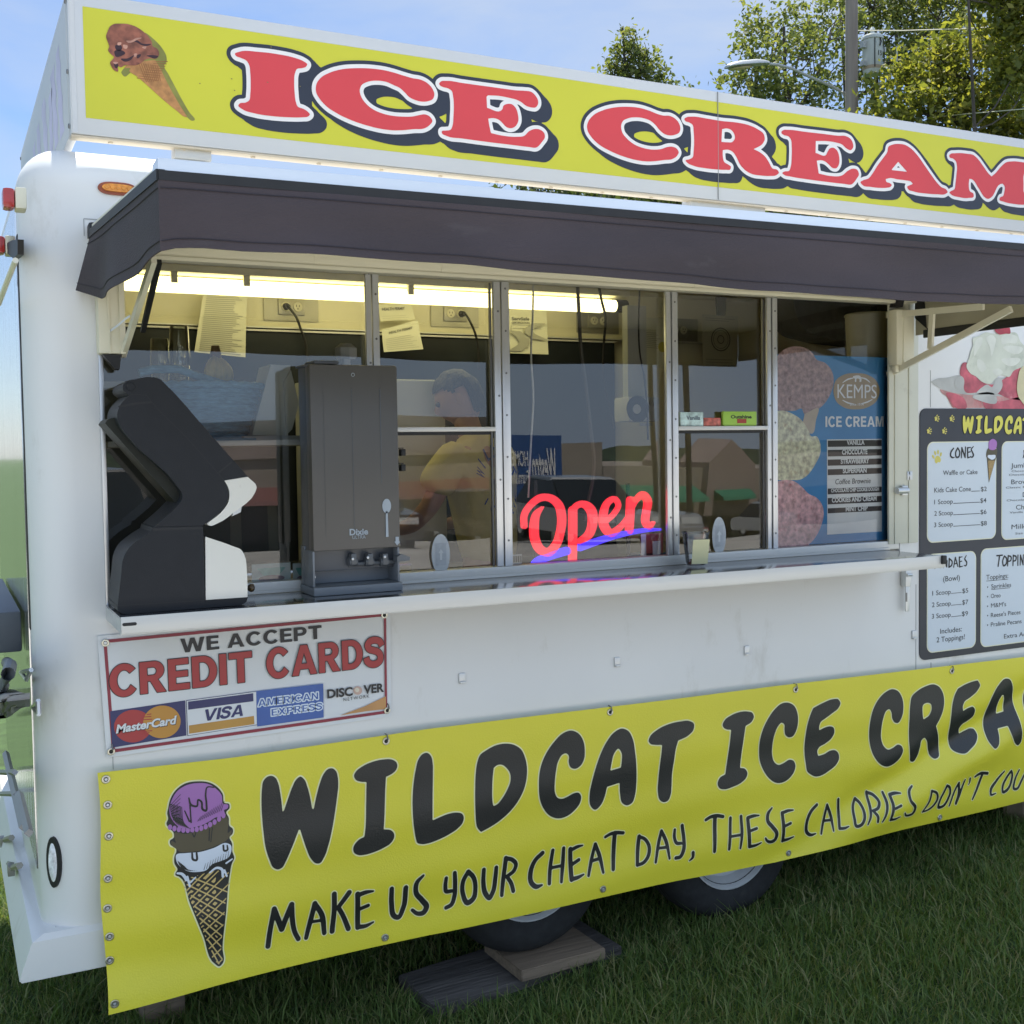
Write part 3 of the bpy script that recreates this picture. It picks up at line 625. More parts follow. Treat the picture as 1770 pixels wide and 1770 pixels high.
# seams and small plates on the side
def px_strip(mb, u0, v0, u1, v1, w, y, t=0.0015):
    """thin upright or level strip between two photo points on the plane y"""
    (x0, z0), (x1, z1) = xz(u0, v0, y), xz(u1, v1, y)
    if abs(x1 - x0) < abs(z1 - z0): mb.box(((x0 + x1) / 2 - w / 2, y - t, min(z0, z1)), ((x0 + x1) / 2 + w / 2, y, max(z0, z1)))
    else: mb.box((min(x0, x1), y - t, (z0 + z1) / 2 - w / 2), (max(x0, x1), y, (z0 + z1) / 2 + w / 2))
seam_m = pm('seam_grey', (0.30, 0.31, 0.31), 0.7)
for a_ in ((1608, 640, 1608, 704), (1583, 1010, 1583, 1160), (1609, 1145, 1609, 1160), (195, 1290, 195, 1330), (145, 377, 176, 381), (144, 378, 146, 408)): mb = MB(); px_strip(mb, *a_, .0014, 0); mb.build('seam', seam_m, T)
clip_m = pm('clip_steel', (0.62, 0.64, 0.65), 0.35, 0.6)
for u, v in ((798, 1172), (1066, 1144), (1290, 1124), (1579, 1097)):
    x, z = xz(u, v); mb = MB(); mb.box((x - .011, -.006, z - .016), (x + .011, 0, z + .016), .002); mb.box((x - .009, -.012, z - .015), (x + .009, -.006, z - .009), .001); mb.build('snap_plate', clip_m, T)
# ---- jambs and header of the opening
jx0, jx1 = xz(1532, 800)[0], xz(1584, 800)[0]
mb = MB(); mb.box((jx0 + .004, -.010, 1.345), (jx1, 0.0, 2.30), .003); mb.box((jx0 + .030, -.014, 1.345), (jx0 + .034, -.0102, 2.28)); mb.box((jx1 - .052, -.014, 1.345), (jx1 - .047, -.0102, 2.28)); mb.build('jamb', pm('jamb_cream', (0.60, 0.60, 0.50), 0.45, var=0.05, scale=5, dirt=((0.35, 0.34, 0.28), 9, 0.62, 0.6)), T)
mb = MB(); mb.box((OX0 - .02, -.030, OZ1), (OX1 + .06, -.001, 2.295), .004); mb.box((OX0, -.036, OZ1 - .006), (OX1, .006, OZ1 + .004))
for i, u in enumerate((540, 757, 1192)):
    x = xz(u, 480)[0]; mb.box((x - .0015, -.0315, OZ1 + .005), (x + .0015, -.0303, 2.292))
mb.build('header', cream, T)
x0 = xz(178, 900)[0]; mb = MB(); mb.box((x0, -.012, 1.29), (x0 + .012, .03, 2.24), .002); mb.build('jamb', alu, T)
# ---- gas strut covers at both ends of the opening
mb = MB(); mb.box((.385, -.055, 1.985), (.452, -.003, 2.27), .006); mb.box((.409, -.0585, 1.985), (.414, -.0552, 2.27)); mb.box((.438, -.060, 1.985), (.452, -.0552, 2.27)); mb.build('strut_cover', cream, T)
mb = MB(); mb.prism([(.395, 1.983), (.44, 1.983), (.436, 1.945), (.425, 1.945), (.41, 1.965)], 'y', -.05, -.01); mb.build('rubber_stop', blackm, T)
x, z = xz(1531, 640); mb = MB(); mb.box((x, -.055, 2.01), (x + .09, -.011, 2.215), .008); mb.box((x + .03, -.058, 2.015), (x + .034, -.0552, 2.21)); mb.box((x + .004, -.045, 1.985), (x + .022, -.025, 2.01), .004); mb.build('strut_cover', cream, T)
x, z = xz(1543, 529, -.02); mb = MB(); mb.prism([(x - .01, 2.225), (x + .03, 2.225), (x + .045, 2.27), (x + .01, 2.27)], 'y', -.04, -.012); mb.build('rubber_stop', blackm, T)

# ---- window frame with mullions, sash bars and panes
def mx_(u): return xz(u, 700, 0)[0]
frame = MB(); frame.box((OX0, -.006, 1.3245), (jx0 + .06, .048, 1.356), .002); frame.box((OX0, -.012, 1.3245), (jx0 + .006, -.006, 1.333))
for k in range(16): frame.disc((OX0 + .1 + k * .18, -.0065, 1.346), .003, 'y', 10)
wf = frame.build('window_frame', alu_h, T)
mull = [(635, 657), (855, 880.5), (1151.5, 1170), (1325.5, 1341.5)]; MX = []
for i, (a, b) in enumerate(mull):
    xa, xb = mx_(a), mx_(b); MX.append((xa, xb)); mb = MB(); mid = xa + (xb - xa) * .47
    mb.box((xa, -.004, 1.3565), (mid - .001, .010, OZ1 - .007), .002); mb.box((mid + .001, -.009, 1.3565), (xb, .012, OZ1 - .007), .002)
    s = mb; s.cur = 1
    for k in range(7):
        z = 1.40 + k * .13 + (i * .037) % .05
        for xx, yy in ((xa + (mid - xa) * .6, -.0045), (mid + (xb - mid) * .5, -.0095)):
            if (k + i) % 2 == 0 or xx > mid: s.lathe([(.0, -.0012), (.0032, -.0008), (.0036, .0)], (xx, yy, z + (0 if xx > mid else .06)), 'y', 8)
    mb.build('mullion', [alu, screw_m], wf)
for a, b, v in ((0, 1, 742), (2, 3, 740)):
    xa, xb = MX[a][1] + .001, MX[b][0] - .001; z = xz(790 if a == 0 else 1245, v)[1]
    mb = MB(); mb.box((xa, -.008, z - .007), (xb, .034, z + .007), .002); mb.build('sash_bar', alu_h, wf)
    mb = MB(); mb.box((xb - .006, .012, 1.357), (xb, .021, OZ1 - .01)); mb.build('sash_edge', screw_m, wf)
    mb = MB(); mb.box((xa, .010, z - .017), (xb - .009, .020, z - .0075)); mb.build('gasket', blackm, wf)
pane_g = glass_mat('window_glass', (0.93, 0.95, 0.94), 2.4, 0.0034, 0.0, 0.02, 1.3)
pane_h = glass_mat('low_reflect_glass', (0.97, 0.98, 0.98), 1.15, 0.0034, 0.0, 0.0, 1.3)  # same glass with its reflection turned down, so the poster reads brighter
edges = [(OX0 + .012, MX[0][0])] + [(MX[i][1], MX[i + 1][0]) for i in range(3)] + [(MX[3][1], OX1 - .004)]
for i, (a, b) in enumerate(edges):
    zs = [(1.357, OZ1 - .006)]
    if i in (1, 3): z = xz(790 if i == 1 else 1245, 741)[1]; zs = [(1.357, z - .008), (z + .008, OZ1 - .006)]
    for k, (za, zb) in enumerate(zs):
        y = .022 + .006 * k; t1, t2 = [(0, 0), (.001, -.002), (.002, .004), (-.002, .002), (.001, -.003)][i]
        mb = MB(); n = 4
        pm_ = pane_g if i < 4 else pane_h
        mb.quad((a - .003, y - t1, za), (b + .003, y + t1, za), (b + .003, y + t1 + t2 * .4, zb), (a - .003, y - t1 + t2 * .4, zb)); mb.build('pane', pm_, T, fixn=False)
# ---- counter shelf
YS = -.285; sx1 = PY(1632, 962, YS)[0]; sx0 = .388; ZS = 1.324
mb = MB(); mb.box((sx0, YS, ZS - .004), (sx1, -.013, ZS), .0012); shelf = mb.build('counter', stain, T)
mb = MB(); mb.box((sx0, YS - .004, ZS - .040), (sx1 + .003, YS - .0005, ZS + .0015), .0015); mb.box((sx0, YS, ZS - .040), (sx0 + .004, -.01, ZS - .0045)); mb.box((sx1 - .004, YS, ZS - .040), (sx1, -.01, ZS - .0045)); mb.box((sx0, YS, ZS - .043), (sx1, YS + .03, ZS - .040)); mb.build('counter_lip', alu_h, shelf)
x, z = xz(224, 1079, YS - .005); mb = MB(); mb.prism([(x - .013 + .004 * math.cos(a), z + .004 * math.sin(a)) for a in np.linspace(R(90), R(270), 8)] + [(x + .013 + .004 * math.cos(a), z + .004 * math.sin(a)) for a in np.linspace(R(-90), R(90), 8)], 'y', YS - .0048, YS - .0042); mb.build('slot', blackm, shelf)
x, z = xz(1627, 966, YS); mb = MB(); mb.box((x - .006, YS - .012, z - .018), (x + .016, YS + .01, z + .012), .004); mb.build('catch', blackm, shelf)
x, z = xz(1567, 1000, -.02); mb = MB(); mb.box((x - .013, -.03, z - .03), (x + .013, -.002, z + .035), .003); mb.tube([(x - .012, -.034, z + .015), (x + .012, -.034, z + .015)], .006, 8); mb.box((x - .010, -.026, z - .125), (x + .010, -.020, z - .028), .004); mb.build('shelf_latch', clip_m, T)
x, z = xz(1567, 1030, -.027); mb = MB(); mb.box((x - .004, -.0272, z - .022), (x + .004, -.0262, z + .012)); mb.build('latch_slot', screw_m, T)
x, z = xz(1552, 848, -.012); mb = MB(); mb.tube([(x - .02, -.026, z), (x + .035, -.026, z)], .012, 12); mb.box((x + .012, -.024, z - .018), (x + .04, -.0105, z + .018), .002); mb.build('barrel_bolt', clip_m, T)
x, z = xz(1572, 822, -.01); mb = MB(); mb.box((x - .014, -.014, z - .016), (x + .012, -.0105, z + .016), .001); mb.lathe([(0, -.016), (.005, -.0145), (.005, -.0105)], (x - .004, 0, z), 'y', 10); mb.build('hinge_plate', clip_m, T)

# ---- awning: the hatch propped up, with a cloth valance
AX0, AX1, AY = .378, 3.30, -1.04
zl, zr = PX(276, 277, AX0)[2], PY(1770, 411, AY)[2]
xr_ = PY(1770, 414, AY)[0]
def afz(x): return zl + (zr - zl) * (x - AX0) / (xr_ - AX0)          # top front edge height
aw = MB(); zb_ = 2.318
aw.add([(AX0, AY + .02, afz(AX0) - .03), (AX1, AY + .02, afz(AX1) - .03), (AX1, -.03, zb_ - .03), (AX0, -.03, zb_ - .03), (AX0, AY + .02, afz(AX0) - .004), (AX1, AY + .02, afz(AX1) - .004), (AX1, -.03, zb_), (AX0, -.03, zb_)],
       [(3, 2, 1, 0), (4, 5, 6, 7), (0, 1, 5, 4), (1, 2, 6, 5), (2, 3, 7, 6), (3, 0, 4, 7)])
awn = aw.build('awning', pm('hatch_cream', (0.74, 0.70, 0.57), 0.5, var=0.05, scale=3), T)
def front_bar(z0, z1, y0, y1):
    v = []
    for x in (AX0 - .002, AX1 + .002):
        for y, z in ((y0, z0), (y0, z1), (y1, z1), (y1, z0)): v.append((x, y, afz(x) + z))
    return v, [(0, 1, 2, 3), (7, 6, 5, 4), (0, 4, 5, 1), (1, 5, 6, 2), (2, 6, 7, 3), (3, 7, 4, 0)]
mb = MB(); mb.add(*front_bar(-.016, .004, AY, AY + .06)); mb.add(*front_bar(.0041, .0065, AY + .002, AY + .06)); mb.build('edge_trim', pm('bright_trim', (0.78, 0.79, 0.80), 0.28, 0.75, var=0.06, scale=12, stretch=(.1, 1, 1)), awn)
mb = MB(); mb.add(*front_bar(-.034, -.0162, AY - .004, AY + .03))
mb.add([(AX0 - .006, AY, afz(AX0) - .034), (AX0 - .006, AY, afz(AX0) - .014), (AX0 - .006, -.0, zb_ - .010), (AX0 - .006, -.0, zb_ - .03), (AX0 + .01, AY, afz(AX0) - .034), (AX0 + .01, AY, afz(AX0) - .014), (AX0 + .01, 0, zb_ - .010), (AX0 + .01, 0, zb_ - .03)], [(0, 1, 2, 3), (7, 6, 5, 4), (0, 4, 5, 1), (1, 5, 6, 2), (2, 6, 7, 3), (3, 7, 4, 0)])
p0, p1 = PY(150, 388, -.005), PY(176, 412, -.005); mb.box((p0[0], -.05, p1[2] - .005), (p1[0] + .02, -.002, p0[2]), .008); mb.build('edge_rubber', blackm, awn)
cloth = pm('valance_cloth', (0.050, 0.039, 0.044), 0.8, var=0.20, scale=2.2, bump=0.25, bscale=120, stretch=(1, 1, 2.5), dirt=((0.085, 0.075, 0.08), 5, .6, .5))
stitch = pm('valance_stitch', (0.030, 0.026, 0.034), 0.85)
def cloth_sheet(mb, rows, off, smooth=True):
    """rows[j][i] of points, thickness off (vector)"""
    nj, ni = len(rows), len(rows[0]); a = [tuple(p) for r_ in rows for p in r_]; o = Vector(off); b = [tuple(Vector(p) + o) for p in a]
    f = [(j * ni + i, j * ni + i + 1, (j + 1) * ni + i + 1, (j + 1) * ni + i) for j in range(nj - 1) for i in range(ni - 1)]; n = nj * ni
    mb.add(a + b, f + [tuple(n + k for k in q[::-1]) for q in f], smooth)
    rim = [(0, i) for i in range(ni)] + [(j, ni - 1) for j in range(1, nj)] + [(nj - 1, i) for i in range(ni - 2, -1, -1)] + [(j, 0) for j in range(nj - 2, 0, -1)]
    id_ = [j * ni + i for j, i in rim]; mb.add(a + b, [(id_[k], id_[(k + 1) % len(id_)], n + id_[(k + 1) % len(id_)], n + id_[k]) for k in range(len(id_))])
bot = [(264, 440), (290, 430), (340, 429), (420, 436), (520, 440), (600, 446), (700, 452), (800, 459), (900, 470), (1000, 478), (1100, 484), (1190, 491), (1300, 503), (1400, 510), (1500, 517), (1600, 522), (1700, 526), (1770, 528)]
bx = np.array([PY(u, v, AY)[0] for u, v in bot]); bz = np.array([PY(u, v, AY)[2] for u, v in bot])
def vz(x): return float(np.interp(x, bx, bz))
mb = MB(); rows = []; NX = 120
def vy(x, t): return AY - .003 + min(1, (x - AX0) / .3) * (- .012 * t + .006 * t * math.sin(x * 9) + .004 * t * math.sin(x * 23 + 1) + .003 * math.sin(t * 7 + x * 5))
for j in range(9):
    t = j / 8; rows.append([(x, vy(x, t), (afz(x) - .034) * (1 - t) + vz(x) * t) for x in np.linspace(AX0, AX1, NX)])
cloth_sheet(mb, rows, (0, .003, 0))
sp = [(264, 440), (250, 444), (232, 453), (215, 465), (200, 478), (185, 489), (170, 500)]
sb = [PX(u, v, AX0 + .002) for u, v in sp]; sy_ = np.array([p[1] for p in sb])[::-1]; sz_ = np.array([p[2] for p in sb])[::-1]
ylo = max(sy_.min(), AY); rows = []
def sxv(y, t): return AX0 - .003 - min(1, (y - AY) / .25) * (.012 * t + .010 * t * math.sin(y * 11 + 1)) - .02 * t * max(0, (y + .2) / .2)
ys = np.linspace(AY - .003, -.015, 40); slope = lambda y: afz(AX0) - .034 + (zb_ - .03 - afz(AX0) + .034) * (y - AY) / (-AY)
zb_side = np.interp(ys, [AY, -.95, -.8, -.6, -.4, -.22, -.015], [vz(AX0), vz(AX0) + .0, vz(AX0) - .005, vz(AX0) - .004, vz(AX0) + .002, vz(AX0) + .015, 2.150])
for j in range(9):
    t = j / 8; rows.append([(sxv(y, t), y, slope(y) * (1 - t) + zz * t) for y, zz in zip(ys, zb_side)])
cloth_sheet(mb, rows, (.003, 0, 0)); 
q0, q1 = PY(140, 505, -.03), PY(167, 505, -.03); q2 = PY(163, 425, -.03)
rows = [[(q2[0] - .004, -.034, q2[2]), (q2[0] + .004, -.030, q2[2])], [((q0[0] + q2[0]) / 2 - .004, -.045, (q0[2] + q2[2]) / 2), (q2[0] + .010, -.026, (q0[2] + q2[2]) / 2)], [(q0[0], -.050, q0[2]), (q1[0], -.024, q1[2])]]
cloth_sheet(mb, rows, (0, .003, 0)); mb.build('valance', cloth, awn)
mb = MB()
for tt in (.11, .86):
    r0 = [(x, vy(x, tt) - .0012, (afz(x) - .034) * (1 - tt) + vz(x) * tt) for x in np.linspace(AX0, AX1, NX)]; mb.tube(r0, .0011, 4)
    mb.tube([(sxv(y, tt) - .0012, y, slope(y) * (1 - tt) + zz * tt) for y, zz in zip(ys, zb_side)], .0011, 4)
mb.build('stitching', stitch, awn)
# far end of the valance, seen from underneath at the right
mb = MB(); rows = []
for j in range(4):
    t = j / 3; rows.append([(AX1 - .002, y, (2.30 - .02 * (y / AY)) * (1 - t) + (2.125) * t) for y in np.linspace(AY, -.02, 12)])
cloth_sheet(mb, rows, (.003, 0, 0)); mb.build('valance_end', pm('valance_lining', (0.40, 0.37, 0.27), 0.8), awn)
mb = MB(); mb.box((AX1 - .006, AY, 2.112), (AX1 + .004, -.06, 2.142), .003); mb.prism([(-.115, 2.115), (-.02, 2.19), (-.02, 2.30), (-.06, 2.30), (-.075, 2.15)], 'x', AX1 - .0055, AX1 + .003); mb.build('valance_hem', blackm, awn)
strut_m = pm('strut_cream', (0.74, 0.71, 0.58), 0.4, var=0.04)
def bar(mb, a, b, w, t):
    a, b = Vector(a), Vector(b); d = (b - a).normalized(); s = Vector((1, 0, 0)); n = d.cross(s).normalized()
    v = [p + s * sx_ * t + n * sn * w for p in (a, b) for sx_, sn in ((-.5, -.5), (.5, -.5), (.5, .5), (-.5, .5))]
    mb.add(v, [(3, 2, 1, 0), (4, 5, 6, 7), (0, 1, 5, 4), (1, 2, 6, 5), (2, 3, 7, 6), (3, 0, 4, 7)])
for px0, px1, X_ in (((213, 612), (266, 447), .450), ((1535, 648), (1748, 534), 3.20)):
    a, b = PX(*px0, X_), PX(*px1, X_); mb = MB(); bar(mb, a, b, .022, .012); mb.build('support_arm', strut_m, awn)
a, b = PX(1533, 545, 3.2), PX(1700, 530, 3.2); mb = MB(); bar(mb, a, b, .022, .012); a, b = PX(1612, 532, 3.2), PX(1608, 603, 3.2); bar(mb, a, b, .020, .0115); mb.build('brace', strut_m, awn)
a, b = PX(275, 452, .47), PX(247, 572, .47); mb = MB(); bar(mb, a, b, .012, .012); mb.build('gas_spring', blackm, awn)

# ---- flared skirt round the bottom edge
prof = [(.0005, .468), (.030, .455), (.034, .448), (.064, .362), (.058, .355), (-.03, .355), (-.03, .468)]
mb = MB(); pts = []
for o, z in prof: pts += [(5.75, -min(o, .012 + o * .12), z), (XE - o, -min(o, .012 + o * .12), z), (XE - o, YB + o, z)]
n = len(prof); mb.add(pts, [(i * 3 + k, i * 3 + k + 1, ((i + 1) % n) * 3 + k + 1, ((i + 1) % n) * 3 + k) for i in range(n) for k in range(2)]); mb.build('skirt', white_p, T)
# ---- chassis and wheels
mb = MB()
for y in (.32, 1.35): mb.box((.5, y, .36), (5.6, y + .08, .45))
for x in (.9, 1.7, 2.55, 3.6, 4.6): mb.box((x, .33, .37), (x + .06, 1.42, .44))
for x, z in ((1.71, .345), (2.52, .30)): mb.tube([(x, .22, z), (x, 1.55, z)], .035, 10)
mb.box((.5, .06, .447), (5.6, 1.70, .456)); mb.build('chassis', dark_m, T)
rubber = pm('tyre_rubber', (0.022, 0.022, 0.023), 0.8, var=0.25, scale=30, bump=0.2, bscale=50, dirt=((0.07, 0.065, 0.055), 7, 0.6, 0.5))
rim_w = pm('rim_white', (0.62, 0.63, 0.64), 0.45, var=0.06, scale=14, dirt=((0.2, 0.17, 0.13), 14, 0.62, 0.7))
def wheel(x, z, y):
    w = MB(); r = .302
    w.lathe([(.168, .018), (.20, .004), (.245, .0), (.275, .012), (.293, .030), (.302, .05), (.302, .145), (.293, .165), (.275, .183), (.245, .195), (.168, .178)], (x, y, z), 'y', 56)
    for k in range(3):
        w.lathe([(.3022, .066 + k * .027), (.3035, .068 + k * .027), (.3035, .078 + k * .027), (.3022, .080 + k * .027)], (x, y, z), 'y', 56)
    o = w.build('wheel', rubber, T)
    m2 = MB(); m2.lathe([(.183, .010), (.186, .004), (.180, .002), (.172, .014), (.163, .030), (.150, .048), (.135, .052), (.128, .046), (.095, .040), (.09, .05), (.06, .05), (.0, .05)], (x, y, z), 'y', 48); m2.build('rim', rim_w, o)
    m3 = MB(); m3.lathe([(.0, .01), (.028, .012), (.035, .05)], (x, y, z), 'y', 20)
    for k in range(5): a = 2 * math.pi * k / 5; m3.lathe([(.0, .028), (.009, .028), (.010, .05)], (x + .057 * math.cos(a), y, z + .057 * math.sin(a)), 'y', 6)
    m3.build('hub', screw_m, o)
wheel(1.715, .348, .095); wheel(2.525, .303, .095); wheel(1.715, .348, 1.46); wheel(2.525, .303, 1.46)

# ---- marker and tail lights
def lens(col, e=None): return pm('lens_%d' % int(col[0] * 100 + col[1] * 1000), col, 0.15, var=0.15, scale=60, coat=0.5)
p = PY(203, 327, 0); mb = MB()
mb.prism([(p[0] + .050 * math.copysign(abs(math.cos(a)) ** .6, math.cos(a)), p[2] + .017 * math.sin(a)) for a in np.linspace(0, 2 * math.pi, 33)[:-1]], 'y', -.006, -.0005); ml = mb.build('marker_light', pm('marker_rim', (0.30, 0.075, 0.03), 0.35, var=.2, scale=60), T)
mb = MB(); mb.prism([(p[0] + .040 * math.copysign(abs(math.cos(a)) ** .6, math.cos(a)), p[2] + .001 + .010 * math.sin(a)) for a in np.linspace(0, 2 * math.pi, 33)[:-1]], 'y', -.013, -.0055)
for k in range(5): mb.lathe([(0, -.0155), (.005, -.0150), (.0065, -.0125)], (p[0] - .028 + k * .014, 0, p[2] + .001), 'y', 10)
mb.build('amber_lens', pm('amber', (0.75, 0.28, 0.02), 0.15, var=.25, scale=70, coat=.6), ml)
red = pm('red_lens', (0.42, 0.035, 0.03), 0.18, var=.15, scale=40, coat=.5)
for (u, v), yy in (((19, 345), .125), ((3, 425), .60)):
    p = PX(u, v, XE - .03); mb = MB(); mb.box((XE - .022, p[1] - .03, p[2] - .025), (XE + .003, p[1] + .03, p[2] + .025), .004); o = mb.build('tail_light', cream, T)
    mb = MB(); mb.box((XE - .050, p[1] - .027, p[2] - .024), (XE - .0225, p[1] + .027, p[2] + .024), .009); mb.build('red_lens', red, o)
# ---- rear end: polished sheet, gasket, hatch and fittings
mb = MB(); mb.box((XE - .004, .128, .60), (XE + .001, 1.62, 2.40)); mb.build('rear_panel', mirror_s, T)
mb = MB(); a, b = PY(38.5, 412, .112), PY(54.5, 1089, .112); mb.box((min(a[0], b[0]) - .004, .106, b[2]), (max(a[0], b[0]) + .004, .128, a[2] + .01), .003); mb.build('rear_gasket', blackm, T)
mb = MB(); mb.prism([tuple(PX(u, v, .198)[1:]) for u, v in ((4, 427), (24, 416), (35, 414), (35, 440), (27, 447))], 'x', .192, .206); mb.build('rear_hatch_edge', blackm, T)
mb = MB(); mb.tube([PX(27, 450, .18), PX(13, 485, .17), PX(-2, 525, .16)], .007, 8); mb.build('rear_support_arm', strut_m, T)
a, b = PX(-6, 1010, .17), PX(19, 1128, .17); mb = MB(); mb.box((.10, b[1], b[2]), (.20, a[1] + .2, a[2]), .008); mb.box((.095, b[1] + .01, b[2] + .08), (.10, a[1] + .18, b[2] + .086)); mb.build('power_box', pm('slate_plastic', (0.10, 0.115, 0.13), 0.45), T)
mb = MB(); mb.tube([PX(12, 1145, .16), PX(18, 1150, .15), PX(14, 1165, .13), PX(4, 1185, .12), PX(-8, 1200, .12)], .016, 10); mb.build('hose', pm('grey_hose', (0.12, 0.13, 0.14), 0.5), T)
bag = MB(); rows = []
for j in range(9):
    t = j / 8; row = []
    for i in range(9):
        s_ = i / 8; u = -14 + 66 * s_; v = 1196 + (58 - 34 * s_) * t + 3 * math.sin(s_ * 9 + t * 4) - 4 * (1 - s_); row.append(tuple(PX(u, v, .15 - .035 * math.sin(math.pi * t) + .012 * math.sin(s_ * 13 + t * 7))))
    rows.append(row)
cloth_sheet(bag, rows, (-.03, 0, 0)); bag.build('plug_cover', pm('black_plastic_film', (0.012, 0.012, 0.013), 0.4, var=.2, bump=.5, bscale=18, spec=.3), T)
mb = MB()
for (u0, v0, u1, v1), w in (((-6, 1335, 26, 1335), .014), ((-6, 1372, 28, 1372), .012), ((10, 1302, 40, 1430), .016), ((33, 1372, 50, 1440), .016)):
    mb.tube([PX(u0, v0, .15), PX(u1, v1, .15)], w * .6, 4)
mb.build('step_rail', pm('rail_grey', (0.22, 0.23, 0.24), 0.4, 0.5), T)
mb = MB()
for u, v in ((8, 1452), (22, 1500)): p = PX(u, v, .165); q = PX(u - 14, v - 18, .17); mb.tube([q, p, PX(u + 12, v - 4, .17)], .010, 6); mb.box((.15, p[1] - .02, p[2] - .02), (.17, p[1] + .02, p[2] + .012), .003)
mb.build('step_latch', pm('latch_tan', (0.28, 0.27, 0.23), 0.4, 0.4), T)
mb = MB(); c = PY(69, 1488, .06); e = [(.055 * math.cos(a), .018 * math.sin(a)) for a in np.linspace(0, 2 * math.pi, 25)[:-1]]
nrm = Vector((-.75, -.66, 0)).normalized(); tv = Vector((0, 0, 1)); sv = nrm.cross(tv)
cc = Vector((XE + .032, .032, c[2]))
for w, k in ((1.25, .004),): mb.add([cc + tv * p[0] * w + sv * p[1] * w + nrm * k for p in e] + [cc + tv * p[0] * w + sv * p[1] * w - nrm * .02 for p in e], [tuple(range(24))] + [(i, (i + 1) % 24, 24 + (i + 1) % 24, 24 + i) for i in range(24)])
o = mb.build('reverse_light', blackm, T)
mb = MB(); mb.add([cc + tv * p[0] * .95 + sv * p[1] * .8 + nrm * .0042 for p in e] + [cc + tv * p[0] * .7 + sv * p[1] * .5 + nrm * .010 for p in e], [tuple(range(24, 48))] + [(i, (i + 1) % 24, 24 + (i + 1) % 24, 24 + i) for i in range(24)], True); mb.build('clear_lens', pm('clear_lens', (0.75, 0.77, 0.78), 0.12, var=.3, scale=80, coat=.5), o)
mb = MB()
for (u0, v0, u1, v1), w in (((36, 1162, 54, 1158), .006), ((36, 1162, 46, 1175), .006), ((46, 1175, 54, 1158), .006), ((57, 1222, 66, 1212), .006), ((57, 1222, 67, 1234), .006), ((66, 1212, 67, 1234), .006)): mb.tube([PX(u0, v0, .195), PX(u1, v1, .195)], w, 6)
mb.build('tie_hook', clip_m, T)
# little string tag tied on the left support arm
mb = MB(); rows = [[PX(135 + 90 * t, v0 + dv, .43 - .04 * (1 - t)) for t, v0 in zip(np.linspace(0, 1, 14), [593, 592, 591, 590, 588, 585, 581, 577, 572, 567, 562, 556, 550, 546])] for dv in (-2.2, 2.2)]
cloth_sheet(mb, rows, (.0, .001, 0)); mb.build('ribbon', pm('white_ribbon', (0.75, 0.77, 0.80), 0.5), awn)
# roof hardware seen in the gap under the sign
for u, w in ((330, .05), (1250, .16)):
    p = PY(u, 262 if u < 500 else 358, .05); mb = MB(); mb.box((p[0] - w, .02, 2.525), (p[0] + w, .07, 2.556), .004); mb.build('sign_bracket', alu_h, T)
# ================================================================== roof sign
yel = pm('sign_yellow', (0.56, 0.55, 0.034), 0.42, var=0.03, scale=2)
redv = pm('sign_red', (0.62, 0.052, 0.062), 0.42, var=0.03, scale=4)
navy = pm('sign_navy', (0.022, 0.027, 0.045), 0.40, var=0.10, scale=6)
outl = pm('sign_outline', (0.76, 0.74, 0.74), 0.42, var=0.02)
SX0 = PY(119, 100, 0)[0]; SZ0 = 2.557; SZ1 = 2.921
rs = thing('roof_sign', 'long yellow ICE CREAM sign in red letters on the trailer roof', 'sign', (2.6, 0.05, SZ0))
mb = MB(); mb.box((SX0, 0, SZ0), (5.3, .03, SZ1), .003); mb.box((SX0 + .004, -.0012, SZ0 + .002), (SX0 + .016, 0.0005, SZ1 - .002)); mb.build('front_panel', white_s, rs)
mb = MB(); mb.box((SX0 - .002, .0305, SZ0), (SX0 + .02, 1.79, SZ1 - .002), .003); mb.build('end_panel', white_s, rs)
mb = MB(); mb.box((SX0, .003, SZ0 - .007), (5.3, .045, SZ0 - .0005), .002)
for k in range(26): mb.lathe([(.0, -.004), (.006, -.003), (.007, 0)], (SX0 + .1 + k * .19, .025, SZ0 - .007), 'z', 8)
mb.build('bottom_rail', pm('rail_beige', (0.62, 0.54, 0.42), 0.45, 0.2, var=.1, scale=20, stretch=(.1, 1, 1)), rs)  # beige of the light from below is part of the rail colour
x = PY(1240, 200, 0)[0]; mb = MB(); mb.box((x - .0007, -.0044, SZ0 + .001), (x + .0007, -.0006, SZ1 - .001)); mb.build('seam', seam_m, rs)
(ax, az), (bx_, bz_) = xz(142.4, 11.2), xz(149.2, 203.4); (cx_, cz_), (dx_, dz_) = xz(1770, 256), xz(1770, 382)
zt_, zb2 = (az + cz_) / 2, (bz_ + dz_) / 2
mb = MB(); mb.quad((ax, -.0008, zb2), (5.2, -.0008, zb2), (5.2, -.0008, zt_), (ax, -.0008, zt_)); mb.build('yellow_face', yel, rs, fixn=False)
ZA = (380, 60, 5.9); ZB_ = (680, 100, 5.9); ZC = (990, 160, 5.9); ZD = (1170, 180, 5.9); ZE = (1470, 200, 5.9)
